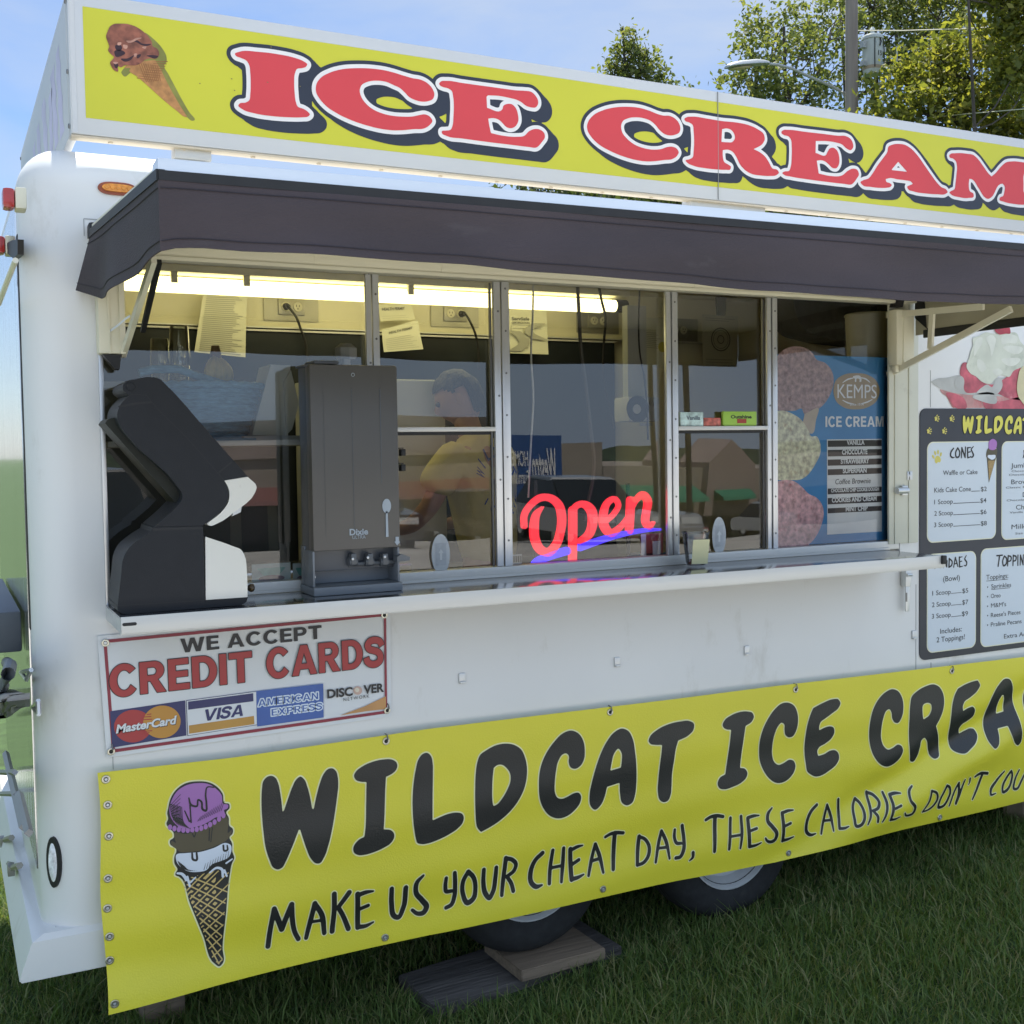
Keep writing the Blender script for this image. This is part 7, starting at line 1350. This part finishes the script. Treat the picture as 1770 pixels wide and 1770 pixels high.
mb = MB(); a, b = PY(1088, 690, .95), PY(1120, 630, .95); mb.box((a[0], .96, a[2]), (b[0], 1.0, b[2] + .25)); mb.build('bracket', pm('bracket_pale', (.5, .52, .48), .5), spk)
# blue basket with bananas, stacked cups, folded paper bag
wick = pm('wicker_blue', (0.16, 0.33, 0.50), .6, var=.3, scale=30, stretch=(1, 1, 4)); BYY = .22
def byz(u, v): return np.array(PY(u, v, BYY))
bk = thing('basket', 'blue wicker basket behind the first pane, above the terminal', 'basket', byz(390, 756)); c0 = byz(378, 665); rad = .17
zb0, zb1 = byz(390, 757)[2], byz(390, 666)[2]; mb = MB()
for k in range(15):
    t = k / 14; r_ = .112 + .052 * t; z = zb0 + (zb1 - zb0) * t; seg = 40
    mb.tube([(c0[0] + (r_ + .004 * math.sin(i * 6.5 + k * 3.1)) * math.cos(2 * math.pi * i / seg), BYY + .16 + (r_ * .8 + .004 * math.sin(i * 6.5 + k * 3.1)) * math.sin(2 * math.pi * i / seg), z) for i in range(seg + 1)], .0075, 6, caps=False)
mb.build('wall', wick, bk)
mb = MB(); seg = 48; mb.tube([(c0[0] + .172 * math.cos(2 * math.pi * i / seg), BYY + .16 + .140 * math.sin(2 * math.pi * i / seg), zb1 + .004 + .003 * math.sin(i * 3)) for i in range(seg + 1)], .011, 8, caps=False); mb.build('rim', wick, bk)
mb = MB(); mb.tube([tuple(byz(u, v) + np.array([0, .1, 0])) for u, v in ((250, 640), (275, 634), (320, 634), (350, 645), (390, 658), (425, 668))], .012, 8); mb.build('handle', wick, bk)
mb = MB(); mb.box((c0[0] - .12, BYY + .05, zb0 - .008), (c0[0] + .12, BYY + .27, zb0)); mb.build('base', wick, bk)
mb = MB(); mb.box((.42, .10, zb0 - .024), (1.08, .55, zb0 - .009)); mb.build('inner_shelf', pm('shelf_white', (0.5, 0.52, 0.52), .5), T)
ban_m = pm('banana_skin', (0.56, 0.42, 0.10), .5, var=.15, scale=25, dirt=((0.12, 0.07, 0.03), 40, .62, .8))
bnn = thing('bananas', 'bunch of bananas standing up in the blue basket', 'bananas', byz(395, 660))
stem = byz(393, 607) + np.array([0, .16, 0])
for u in (382, 394, 402, 411):
    e_ = byz(u, 668) + np.array([0, .16 + (u - 394) * .002, 0]); mid = (stem + e_) / 2 + np.array([(u - 396) * .0012, -.03, 0]); mb = MB(); mb.tube([tuple(p) for p in smooth_poly([stem, mid, e_], set(), 6, closed=False)], [.008, .010, .012, .014, .016, .017, .018, .018, .018, .018, .017, .016, .014], 10); mb.build('banana', ban_m, bnn)
mb = MB(); mb.tube([tuple(stem + np.array([0, 0, .03])), tuple(stem), tuple(stem - np.array([0, 0, .025]))], [.012, .018, .02], 10); mb.build('stem', pm('banana_stem', (0.20, 0.13, 0.06), .7), bnn)
cupm = glass_mat('stacked_cup', (.80, .82, .76), 2.4, 0, .08, .12)
for (u, vt, vb, r_), lab in (((312, 563, 660, .034), 'tall stack of clear plastic cups behind the basket'), ((278, 585, 662, .032), 'shorter stack of clear plastic cups left of the tall stack')):
    a, b = PY(u, vb, .62), PY(u - 8, vt, .62); mb = MB(); hgt = b[2] - a[2]; pr = [(.0, 0), (r_ * .75, 0)]
    for k in range(9): t = k / 9; pr += [(r_ * (.80 + .2 * t), hgt * (.02 + .3 * t)), (r_ * (.84 + .2 * t), hgt * (.025 + .3 * t))]
    pr += [(r_ * 1.05, hgt * .36), (r_ * .86, hgt * .98), (r_ * .8, hgt)]; mb.lathe(pr, (a[0], .62, a[2]), 'z', 24); tag(mb.build('cup_stack', cupm), lab, 'cups', 'stacks of clear cups')
mb = MB(); mb.box((.42, .56, PY(300, 662, .62)[2] - .02), (.75, .70, PY(300, 662, .62)[2] - .001)); mb.build('inner_shelf', pm('shelf_white', (0.5, 0.52, 0.52), .5), T)
pb = MB(); yb = .30; q = [np.array(PY(u, v, yb)) for u, v in ((468, 630), (502, 632), (498, 753), (436, 752))]; dpt = np.array([.0, .14, 0])
pb.add([*q, *[p + dpt for p in q]], [(3, 2, 1, 0), (4, 5, 6, 7), (0, 1, 5, 4), (1, 2, 6, 5), (2, 3, 7, 6), (3, 0, 4, 7)]); q2_ = [np.array(PY(u, v, yb - .01)) for u, v in ((491, 660), (503, 640), (517, 697), (505, 742), (495, 752))]; pb.add([*q2_, *[p + dpt * .8 for p in q2_]], [(4, 3, 2, 1, 0), (5, 6, 7, 8, 9)] + [(i, (i + 1) % 5, 5 + (i + 1) % 5, 5 + i) for i in range(5)])
tag(pb.build('paper_carton', pm('carton_white', (0.60, 0.61, 0.57), .6, var=.04)), 'white folded paper carton left of the dispenser', 'carton')
mb = MB(); mb.box((PY(436, 753, yb)[0] - .03, yb - .02, PY(436, 753, yb)[2] - .02), (PY(520, 753, yb)[0], yb + .2, PY(436, 753, yb)[2] - .001)); mb.build('inner_shelf', pm('shelf_white', (0.5, 0.52, 0.52), .5), T)
# white knob-topped mixer behind the dispenser
a = PY(598, 612, .25); mx_o = thing('mixer', 'white capped mixer top showing above the dispenser', 'mixer', a)
mb = MB(); mb.lathe([(.0, .03), (.018, .032), (.036, .018), (.036, -.008), (.03, -.016), (.014, -.016), (.014, -.5)], a, 'z', 8, False); mb.build('cap', pm('cap_white', (0.6, 0.61, 0.6), .4), mx_o)
# dark jacket, cream bin at the right end
mb = MB(); P5 = [(1358, 510), (1400, 520), (1530, 512), (1535, 560), (1520, 585), (1450, 592), (1410, 585), (1375, 570), (1362, 545)]; ps = [xz(u, v, .55) for u, v in P5]
mb.prism([tuple(p) for p in smooth_poly(ps, set(), 5)], 'y', .50, .66, True); tag(mb.build('jacket', pm('jacket_black', (0.015, 0.016, 0.018), .8, var=.5, scale=18, bump=1, bscale=14)), 'black jacket hanging under the ceiling at the right end of the window', 'jacket')
mb = MB(); a, b = PY(1482, 618, .12), PY(1535, 545, .12); mb.lathe([(.0, 0), (.075, 0), (.085, .02), (.092, b[2] - a[2]), (.096, b[2] - a[2] + .006), (.09, b[2] - a[2] + .012), (.0, b[2] - a[2] + .012)], ((a[0] + b[0]) / 2 + .05, .19, a[2]), 'z', 32); tag(mb.build('plastic_bin', pm('bin_cream', (0.56, 0.54, 0.42), .45)), 'cream plastic bin on the shelf above the flavour poster', 'bin')
mb = MB(); mb.box((3.0, .11, 2.00 - .02), (3.3, .32, PY(1482, 618, .12)[2] - .001)); mb.build('inner_shelf', cream, T)

# ================================================================== the person inside
skin_m = pm('skin', (0.42, 0.25, 0.18), .5, var=.06); shirt_m = pm('yellow_shirt', (0.60, 0.54, 0.24), .8, var=.08, scale=6, bump=1.0, bscale=9); hair_m = pm('dark_hair', (0.022, 0.018, 0.016), .6, var=.5, scale=60, bump=1.0, bscale=90, stretch=(1, 1, .3)); jean = pm('dark_trousers', (0.03, 0.035, 0.05), .8)
FW = Vector((-.55, .8352, 0)); LF = Vector((-.8352, -.55, 0)); HF = Vector((-.90, .4359, 0)); HL = Vector((-.4359, -.90, 0)); UPV = Vector((0, 0, 1))
PC = Vector((2.03, 1.10, 0)); FL_ = .505
def L_(f, l, z): return PC + FW * f + LF * l + UPV * z
def skin_mesh(name, verts, rad, edges, root, lev=2):
    me = bpy.data.meshes.new(name); me.from_pydata([tuple(v) for v in verts], edges, []); o = bpy.data.objects.new('tmp_skin', me); COL.objects.link(o)
    md = o.modifiers.new('s', 'SKIN'); md.use_smooth_shade = True; md.branch_smoothing = .5
    sv = me.skin_vertices[0].data
    for i, r_ in enumerate(rad): sv[i].radius = (r_, r_) if not isinstance(r_, tuple) else r_; sv[i].use_root = (i == root)
    sub = o.modifiers.new('u', 'SUBSURF'); sub.levels = lev; sub.render_levels = lev
    bpy.context.view_layer.update(); r = bpy.data.meshes.new_from_object(o.evaluated_get(bpy.context.evaluated_depsgraph_get())); bpy.data.objects.remove(o); r.name = name; return r
V_, Rd, Ed = [], [], []
def nv(p, r, parent=None): V_.append(p); Rd.append(r); (Ed.append((parent, len(V_) - 1)) if parent is not None else None); return len(V_) - 1
pel = nv(L_(-.02, 0, 1.30), (.15, .105)); spi = nv(L_(.0, 0, 1.42), (.125, .09), pel); che = nv(L_(.03, 0, 1.62), (.145, .10), spi); nb = nv(L_(.05, 0, 1.765), .062, che); nk = nv(L_(.075, 0, 1.815), .052, nb); hd0 = nv(L_(.10, 0, 1.875), .068, nk)
hand_ends = []
for s_ in (1, -1):
    sh = nv(L_(.03, s_ * .175, 1.715), .058, che); el = nv(L_(.10, s_ * .255, 1.50) if s_ > 0 else L_(.16, s_ * .21, 1.50), .042, sh); fo = nv(L_(.22, s_ * .215, 1.415), .036, el); wr = nv(L_(.335, s_ * .18, 1.39), .026, fo); pa = nv(L_(.385, s_ * .165, 1.383), (.034, .018), wr)
    for k, (df, dl, ln) in enumerate([(.03, .030, .060), (.035, .012, .072), (.035, -.006, .066), (.03, -.022, .050)]):
        a = nv(L_(.385 + df, s_ * .165 + dl, 1.382), .010, pa); b = nv(L_(.385 + df + ln * .55, s_ * .165 + dl * 1.15, 1.374), .009, a); nv(L_(.385 + df + ln * .9, s_ * .165 + dl * 1.15, 1.356), .008, b)
    a = nv(L_(.375, s_ * .165 - s_ * .035, 1.380), .011, pa); nv(L_(.405, s_ * .165 - s_ * .055, 1.368), .009, a)
    hp = nv(L_(-.02, s_ * .085, 1.22), .088, pel); kn = nv(L_(.01, s_ * .10, .90), .058, hp); ak = nv(L_(-.04, s_ * .10, .575), .040, kn); nv(L_(.12, s_ * .11, .535), .036, ak)
pme = skin_mesh('body', V_, Rd, Ed, 0)
per = thing('person', 'person in a yellow shirt with dark hair, seen from behind through the window', 'person', tuple(L_(0, 0, FL_)))
mb = MB(); mb.add([v.co[:] for v in pme.vertices], [tuple(p.vertices) for p in pme.polygons], True)
HC = L_(.115, .01, 1.935); bm = bmesh.new(); bmesh.ops.create_uvsphere(bm, u_segments=40, v_segments=28, radius=1)
tilt = R(24)
def headpt(f, l, u): fr, ur = f * math.cos(tilt) + u * -math.sin(-tilt) * -1 * -1 * 0 + u * math.sin(tilt) * 1.0, u * math.cos(tilt) - f * math.sin(tilt); return HC + HF * fr + HL * l + UPV * ur
for v in bm.verts:
    f, l, u = v.co.x, v.co.y, v.co.z
    w = 1 - .20 * max(0, -u) ** 1.4
    ff = f * .098 * w; ll = l * .074 * (1 - .30 * max(0, -u)); uu = u * .118
    if f > .6: ff += .020 * math.exp(-((l / .16) ** 2) - ((u + .12) / .20) ** 2) - .010 * math.exp(-(((abs(l) - .38) / .16) ** 2) - ((u - .10) / .12) ** 2) + .006 * math.exp(-((l / .3) ** 2) - ((u + .48) / .07) ** 2) + .010 * math.exp(-((l / .3) ** 2) - ((u + .82) / .14) ** 2)
    v.co = headpt(ff, ll, uu)
mb.bm(bm, True)
for s_ in (1, -1):
    bm = bmesh.new(); bmesh.ops.create_uvsphere(bm, u_segments=14, v_segments=10, radius=1)
    for v in bm.verts: v.co = headpt(-.006 + v.co.x * .017, s_ * (.074 + .008 * v.co.y + .006 * v.co.x * -1), -.005 + v.co.z * .031)
    mb.bm(bm, True)
mb.build('body', skin_m, per, fixn=False)
for nm, sg in (('eye', 1), ('eye', -1)):
    bm = bmesh.new(); bmesh.ops.create_uvsphere(bm, u_segments=12, v_segments=8, radius=.0115); m_ = MB(); m_.bm(bm, True, Matrix.Translation(headpt(.088, sg * .029, .012))); m_.build('eye', pm('eye_dark', (0.05, 0.04, 0.035), .2), per)
bm = bmesh.new(); bmesh.ops.create_uvsphere(bm, u_segments=44, v_segments=30, radius=1); g = np.random.default_rng(5)
for v in list(bm.verts):
    f, l, u = v.co.x, v.co.y, v.co.z; k = 1.06 + .05 * mnoise.noise(Vector((f * 3, l * 3, u * 3))) + .025 * mnoise.noise(Vector((f * 12, l * 12, u * 12)))
    v.co = Vector((f * .101 * k, l * .078 * k, u * .120 * k)); v.index
dele = []
for v in bm.verts:
    f, l, u = v.co.x / .101, v.co.y / .078, v.co.z / .12
    line = -.72 if f < -.35 else (-.50 + (f + .35) / .85 * 1.0 if f < .5 else .50)
    if abs(l) > .75 and -.35 < f < .25: line = max(line, .22)
    if u < line: dele.append(v)
bmesh.ops.delete(bm, geom=dele, context='VERTS')
for v in bm.verts: v.co = headpt(*v.co)
mb = MB(); mb.bm(bm, True); mb.build('hair', hair_m, per, fixn=False)
V_, Rd, Ed = [], [], []
pel = nv(L_(-.02, 0, 1.22), (.172, .135)); p1 = nv(L_(-.015, 0, 1.34), (.165, .125), pel); che = nv(L_(.025, 0, 1.62), (.190, .135), p1); nb = nv(L_(.045, 0, 1.755), (.12, .085), che); nv(L_(.058, 0, 1.795), (.072, .066), nb)
for s_ in (1, -1):
    sh = nv(L_(.03, s_ * .185, 1.715), .080, che); m_ = nv(L_(.06, s_ * .235, 1.62), .082, sh); nv(L_(.085, s_ * .262, 1.545), .086, m_)
sme = skin_mesh('shirt', V_, Rd, Ed, 0); 
for v in sme.vertices: v.co += Vector((1, 1, 1)) * .006 * mnoise.noise(v.co * 9)
link('shirt', sme, shirt_m, per)
V_, Rd, Ed = [], [], []
pel = nv(L_(-.02, 0, 1.28), (.16, .12))
for s_ in (1, -1): hp = nv(L_(-.02, s_ * .088, 1.19), .102, pel); kn = nv(L_(.01, s_ * .10, .90), .078, hp); nv(L_(-.04, s_ * .10, .60), .070, kn)
link('trousers', skin_mesh('trousers', V_, Rd, Ed, 0), jean, per)
from mathutils.bvhtree import BVHTree
bt_ = BVHTree.FromPolygons([v.co[:] for v in sme.vertices], [tuple(p.vertices) for p in sme.polygons]); RT = Vector((.8352, .55, 0))
def onback(s, z, off=.004):
    o_ = PC + RT * s - FW * .6 + UPV * z; h_ = bt_.ray_cast(o_, FW); return tuple((h_[0] if h_[0] else PC + RT * s - FW * .12 + UPV * z) - FW * off)
mb = MB()
for w, r_, z0, a0, a1, sgn in (('WILDCAT', .15, 1.54, 150, 30, 1), ('ICE CREAM', .22, 1.66, 228, 312, -1)):
    for i, ch in enumerate(w):
        if ch == ' ': continue
        a = R(a0 + (a1 - a0) * i / (len(w) - 1)); cx_, cz2 = r_ * math.cos(a) * .85, z0 + r_ * math.sin(a); up_ = np.array([math.cos(a), math.sin(a)]) * sgn; rt_ = np.array([up_[1], -up_[0]]); hh = .046 if sgn > 0 else .030
        b0 = np.array([cx_, cz2]) - rt_ * hh * .35; put_text(mb, ch, b0, b0 + rt_ * hh * (.75 if ch != 'I' else .2), b0 + up_ * hh, onback, .04)
mb.build('shirt_print', pm('print_blue', (0.05, 0.09, 0.28), .7), per, fixn=False)
mb = MB(); paw(mb, 0, 0, .001, 0) if False else None
art(mb, [np.array([(-.06 + .12 * a, 1.49 + .14 * b) for a, b in ((0, .2), (.1, .85), (.3, .6), (.7, .6), (.9, .9), (1, .2), (.7, 0), (.5, -.1), (.3, 0))])], onback, .006, 0, False); mb.build('shirt_emblem', pm('emblem_slate', (0.20, 0.19, 0.22), .7, var=.5, scale=60), per, fixn=False)

# ================================================================== timber under the wheels and jacks
oldw = pm('old_board', (0.095, 0.085, 0.08), .9, var=.45, scale=9, bump=.9, bscale=30, stretch=(.25, 3, 3), dirt=((0.22, 0.20, 0.19), 6, .62, .6)); neww = pm('new_lumber', (0.22, 0.165, 0.115), .8, var=.25, scale=12, bump=.4, bscale=30, stretch=(.15, 4, 4))
def board(name, label, c, L__, W, H, ang, mat, tiltx=0):
    mb = MB(); bm = bmesh.new(); bmesh.ops.create_cube(bm, size=1)
    for v in bm.verts: v.co = Vector((v.co.x * L__, v.co.y * W, v.co.z * H))
    bmesh.ops.subdivide_edges(bm, edges=[e for e in bm.edges if abs(e.verts[0].co.x - e.verts[1].co.x) > .1], cuts=14)
    bmesh.ops.bevel(bm, geom=[e for e in bm.edges if len(e.link_faces) == 2 and e.calc_face_angle() > .5], offset=.003, segments=2, affect='EDGES')
    for v in bm.verts: v.co += Vector((mnoise.noise(v.co * 9), mnoise.noise(v.co * 11 + Vector((3, 1, 2))), mnoise.noise(v.co * 7 + Vector((5, 2, 8))))) * .0025
    M_ = Matrix.Translation(c) @ Matrix.Rotation(ang, 4, 'Z') @ Matrix.Rotation(tiltx, 4, 'Y'); mb.bm(bm, False, M_); o = mb.build(name, mat); return tag(o, label, 'wooden board' if 'board' in name else 'wooden block')
board('wooden_board', 'dark weathered board lying on the grass under the rear wheel', (1.68, .20, -.024), .72, .27, .044, R(4), oldw, R(-2.2))
board('wooden_block', 'newer brown lumber block on the dark board, under the rear tyre', (1.785, .165, .0235), .325, .26, .038, R(2), neww, R(-.5))
jp = PZ(280, 1775, -.105); board('wooden_block', 'stacked lumber block under the trailer jack at the left', (jp[0], jp[1] + .02, -.045), .13, .10, .13, R(8), neww)
jk = thing('trailer_jack', 'dark steel jack foot on the left lumber block', 'jack', (jp[0], jp[1] + .04, .02)); mb = MB(); mb.box((jp[0] - .05, jp[1] - .045, .0205), (jp[0] + .085, jp[1] + .075, .045), .004); mb.build('foot', dark_m, jk)
mb = MB(); mb.tube([(jp[0], jp[1] + .02, .046), (jp[0] - .01, jp[1] + .04, .40)], .028, 12); mb.build('post', dark_m, jk); mb = MB(); q = PZ(308, 1724, -.02); mb.lathe([(.0, -.02), (.012, -.02), (.014, .0), (.008, .02), (.0, .022)], (jp[0] + .06, jp[1] - .05, .038), 'y', 10); mb.build('bolt', clip_m, jk)
jp = PZ(1772, 1424, .085); board('wooden_block', 'light lumber block under the trailer at the right edge', (jp[0] + .03, jp[1] + .05, .155), .10, .10, .15, R(5), pm('pale_lumber', (0.36, 0.28, 0.19), .8, var=.2, scale=12))
jk = thing('trailer_jack', 'dark steel jack standing on the right lumber block', 'jack', (jp[0] + .03, jp[1] + .05, .23)); mb = MB(); mb.box((jp[0] - .03, jp[1] - .01, .231), (jp[0] + .09, jp[1] + .11, .245), .003); mb.build('foot', dark_m, jk); mb = MB(); mb.tube([(jp[0] + .03, jp[1] + .05, .246), (jp[0] + .03, jp[1] + .05, .40)], .026, 12); mb.build('post', dark_m, jk)

# ================================================================== across the car park: what the panes mirror
def RF(u, v, D): p = PY(u, v, D); return np.array([p[0], .044 - D, p[2]])
BD = 62.0; gy = float(gz(20, -BD))
stucco = pm('stucco_tan', (0.36, 0.31, 0.26), .9, var=.10, scale=.6); stucco2 = pm('stucco_pink', (0.38, 0.30, 0.27), .9, var=.08, scale=.6); shopd = pm('shop_glass', (0.03, 0.035, 0.04), .15); roofm = pm('roof_brown', (0.13, 0.11, 0.10), .9); greenm = pm('awning_green', (0.03, 0.22, 0.13), .6); redaw = pm('awning_red', (0.22, 0.09, 0.08), .6); sgnb = pm('board_blue', (0.03, 0.10, 0.30), .5)
def xr(u): return RF(u, 770, BD)[0]
bld = thing('shop_building', 'long low tan shop building across the car park', 'building', (45, -BD, gy))
mb = MB(); mb.box((xr(330), -BD - 22, gy - 1), (xr(870), -BD, RF(450, 752, BD)[2])); mb.box((xr(872), -BD - 22, gy - 1), (xr(1070), -BD, RF(950, 768, BD)[2])); mb.box((xr(1071), -BD - 22, gy - 1), (xr(1700), -BD, RF(1100, 800, BD)[2])); bw_ = mb.build('wall', stucco, bld)
mb = MB()
for u0, u1 in ((340, 640), (660, 860)): mb.box((xr(u0), -BD - .1, RF(u0, 762, BD)[2]), (xr(u1), -BD + .25, RF(u0, 800, BD)[2]))
mb.build('fascia', stucco2, bld)
mb = MB(); mb.box((xr(320), -BD - 22, RF(450, 752, BD)[2]), (xr(875), -BD + .5, RF(450, 752, BD)[2] + .5)); mb.build('roof', roofm, bld)
for k, u in enumerate(list(range(350, 860, 64)) + list(range(885, 1060, 56)) + list(range(1090, 1600, 80))):
    mb = MB(); mb.box((xr(u), -BD - .2, gy + .1), (xr(u + 46), -BD + .06, gy + 2.9)); mb.build('shop_window', shopd, bld)
for u0, u1, mt in ((345, 510, redaw), (640, 860, redaw), (1085, 1160, greenm), (1180, 1240, greenm)):
    mb = MB(); z_ = gy + 3.0; mb.prism([(-BD, z_ + 1.0), (-BD, z_), (-BD + 1.6, z_), (-BD + 1.5, z_ + .25)], 'x', xr(u0), xr(u1)); mb.build('canopy', mt, bld)
mb = MB(); zc = RF(1200, 800, BD)[2]; mb.prism([(xr(1165), zc - 3), (xr(1260), zc - 3), (xr(1250), zc + .4), (xr(1212), zc + 1.8), (xr(1175), zc + .4)], 'y', -BD - 3, -BD + .6); mb.build('gable', stucco2, bld)
sgd = 36.0; a, b = RF(884, 842, sgd), RF(1006, 772, sgd); a[2] -= .3
ss = thing('shop_sign', 'long blue shop sign board over the shop front across the car park', 'sign', ((a[0] + b[0]) / 2, a[1], a[2]))
mb = MB(); mb.box((a[0], a[1] - .25, a[2]), (b[0], a[1], b[2] + .4)); mb.build('board', sgnb, ss)
mb = MB(); hh = (b[2] - a[2]); yy_ = a[1] + .03; xm = b[0] - .4
put_text(mb, 'Westco', (b[0] - .3, a[2] + hh * .32), (a[0] + (b[0] - a[0]) * .52, a[2] + hh * .32), (b[0] - .3, a[2] + hh * .95), lambda x, z: (x, yy_, z), .02, 1, .25)
put_text(mb, 'HOME', (a[0] + (b[0] - a[0]) * .46, a[2] + hh * .62), (a[0] + (b[0] - a[0]) * .18, a[2] + hh * .62), (a[0] + (b[0] - a[0]) * .46, a[2] + hh * .90), lambda x, z: (x, yy_, z), .01)
put_text(mb, 'Furnishings', (a[0] + (b[0] - a[0]) * .46, a[2] + hh * .28), (a[0] + (b[0] - a[0]) * .05, a[2] + hh * .28), (a[0] + (b[0] - a[0]) * .46, a[2] + hh * .54), lambda x, z: (x, yy_, z), .01); mb.build('lettering', pw, ss, fixn=False)
mb = MB(); g0 = float(gz(a[0], a[1]))
for x in (a[0] + .3, b[0] - .3): mb.box((x - .15, a[1] - .4, g0), (x + .15, a[1] - .26, a[2] + .3))
mb.build('post', stucco, ss)
hills = MB(); rows = []
for j in range(3):
    rows.append([(x, -190 - 40 * j - 25 * math.sin(x * .011), -5.0 if j == 0 else (2.2 + 3.0 * mnoise.noise(Vector((x * .02, j, 0))) + 1.2 * mnoise.noise(Vector((x * .11, j, 4))) if j == 1 else -5)) for x in np.linspace(-260, 420, 260)])
n_ = 260; hills.add([p for r_ in rows for p in r_], [(j * n_ + i, j * n_ + i + 1, (j + 1) * n_ + i + 1, (j + 1) * n_ + i) for j in range(2) for i in range(n_ - 1)]); struct('hills', hills.mesh('hills'), pm('wooded_green', (0.035, 0.055, 0.025), .95, var=.5, scale=.3))
def car(name, label, x, y, rot, col, suv=False):
    o = thing(name, label, 'car', (x, y, float(gz(x, y)) + .02), 'cars parked across from the trailer'); z0 = float(gz(x, y)) + .02
    M_ = Matrix.Translation((x, y, z0)) @ Matrix.Rotation(rot, 4, 'Z')
    def B_(nm, bm_, mat, par=o): m_ = MB(); m_.bm(bm_, False, M_); return m_.build(nm, mat, par)
    def side(pts, w0, w1, inset=0):
        bm = bmesh.new(); A = [bm.verts.new((p[0], -w0 / 2 * (1 - p[2] if len(p) > 2 else 1), p[1])) for p in pts]; B = [bm.verts.new((p[0], w0 / 2 * (1 - p[2] if len(p) > 2 else 1), p[1])) for p in pts]
        bm.faces.new(A); bm.faces.new(B[::-1]); [bm.faces.new((A[i], B[i], B[(i + 1) % len(A)], A[(i + 1) % len(A)])) for i in range(len(A))]
        bmesh.ops.recalc_face_normals(bm, faces=bm.faces); bmesh.ops.bevel(bm, geom=list(bm.edges), offset=.04, segments=2, affect='EDGES'); return bm
    paint = pm('car_paint_' + name + str(int(abs(x) * 10)), col, .25, .3, coat=.8)
    hB, hC = (.92, 1.72) if suv else (.82, 1.42)
    B_('body', side([(-2.2, .30), (2.2, .30), (2.28, .55), (2.2, .78), (1.2, hB), (-1.9, hB + .05), (-2.25, .8), (-2.28, .5)], 1.8, 0), paint)
    cab = [(1.05, hB - .02, 0), (.35, hC - .03, .16), (-1.1 if not suv else -1.8, hC, .16), (-1.9 if not suv else -2.15, hB + .02, 0)]
    B_('cabin_glass', side(cab, 1.66, 0), pm('car_glass', (0.02, 0.025, 0.03), .08)); B_('roof', side([(.30, hC - .06, .17), (.25, hC + .01, .18), (-1.0 if not suv else -1.75, hC + .03, .18), (-1.05 if not suv else -1.8, hC - .05, .17)], 1.70, 0), paint)
    for sx_ in (-1.35, 1.4):
        for sy2 in (-.86, .68):
            m_ = MB(); m_.lathe([(.0, .0), (.2, .0), (.31, .02), (.33, .05), (.33, .14), (.31, .18), (.0, .18)], (sx_, sy2, .33), 'y', 20); vs = [M_ @ Vector(v) for v in m_.v]; m_.v = [tuple(v) for v in vs]; w_ = m_.build('wheel', blackm, o)
            m_ = MB(); m_.lathe([(.0, -.006), (.19, -.002), (.2, .004), (.2, .176), (.19, .182), (.0, .186)], (sx_, sy2, .33), 'y', 16); m_.v = [tuple(M_ @ Vector(v)) for v in m_.v]; m_.build('rim', clip_m, w_)
    for sy2 in (-.6, .6):
        bm = bmesh.new(); bmesh.ops.create_cube(bm, size=1); [setattr(v, 'co', Vector((2.22 + v.co.x * .08, sy2 + v.co.y * .4, .66 + v.co.z * .14))) for v in bm.verts]; B_('headlight', bm, pm('headlight', (0.7, 0.72, 0.72), .1))
car('parked_car', 'dark hatchback parked in the nearest row opposite the trailer', 7.2, -17.5, R(100), (0.02, 0.022, 0.026))
car('parked_suv', 'dark grey suv parked opposite the left panes', 2.0, -15.5, R(84), (0.05, 0.052, 0.058), True)
car('parked_car', 'silver saloon parked opposite the middle of the window', 12.6, -18.0, R(95), (0.45, 0.46, 0.47))
car('parked_suv', 'black suv parked two rows out', 16.5, -31.5, R(86), (0.012, 0.012, 0.014), True)
car('parked_car', 'red saloon parked in the second row', 22.5, -32.0, R(92), (0.30, 0.02, 0.02))
car('parked_car', 'white saloon parked opposite the right panes', 29.0, -33, R(90), (0.6, 0.61, 0.61))
car('parked_suv', 'pale suv parked in the far row', 34.0, -50, R(88), (0.40, 0.38, 0.33), True)
for i, (x, y) in enumerate(((20.0, -26), (33, -38))):
    z0 = float(gz(x, y)); o = thing('lot_lamp', ['tall thin car park lamp nearer the trailer', 'tall thin car park lamp farther out'][i], 'lamp post', (x, y, z0)); mb = MB(); mb.tube([(x, y, z0), (x, y, z0 + 7.5)], .09, 8); mb.build('post', dark_m, o); mb = MB(); mb.box((x - .8, y - .2, z0 + 7.5), (x + .8, y + .2, z0 + 7.62)); mb.build('head', dark_m, o)

# ---- the street to the left, mirrored in the polished end wall
o = thing('neighbour_building', 'low pink neighbouring building with a dark roof, off to the left beyond the lawn', 'building', (-34, 6, 0))
mb = MB(); mb.box((-44, -16, -.5), (-34, 30, 2.2)); mb.build('wall', pm('neighbour_pink', (0.50, 0.40, 0.36), .9, var=.1), o)
mb = MB(); mb.prism([(-45, 2.2), (-33, 2.2), (-36, 3.6), (-42, 3.6)], 'y', -17, 31); mb.build('roof', roofm, o)
for k in range(6): mb = MB(); mb.box((-34.06, -13 + k * 7, .5), (-33.95, -9.5 + k * 7, 1.7)); mb.build('shop_window', shopd, o)
src_ = [bpy.data.objects[n] for n in ('tree', 'tree.004', 'tree.005')]
for i, (x, y) in enumerate(((-50, 2), (-54, 22), (-48, -22), (-52, 44))):
    s0 = src_[i % 3]; r_ = s0.copy(); COL.objects.link(r_); r_.location = (x, y, 0); r_['base'] = [x, y, 0.0]
    r_['label'] = ['roundish tree behind the neighbouring building roof, middle of its row', 'tree past the far end of the neighbouring building', 'tree past the near end of the neighbouring building', 'farthest tree of the row beyond the neighbouring building'][i]; r_['group'] = 'trees off to the left'
    for ch in s0.children: c_ = ch.copy(); COL.objects.link(c_); c_.parent = r_
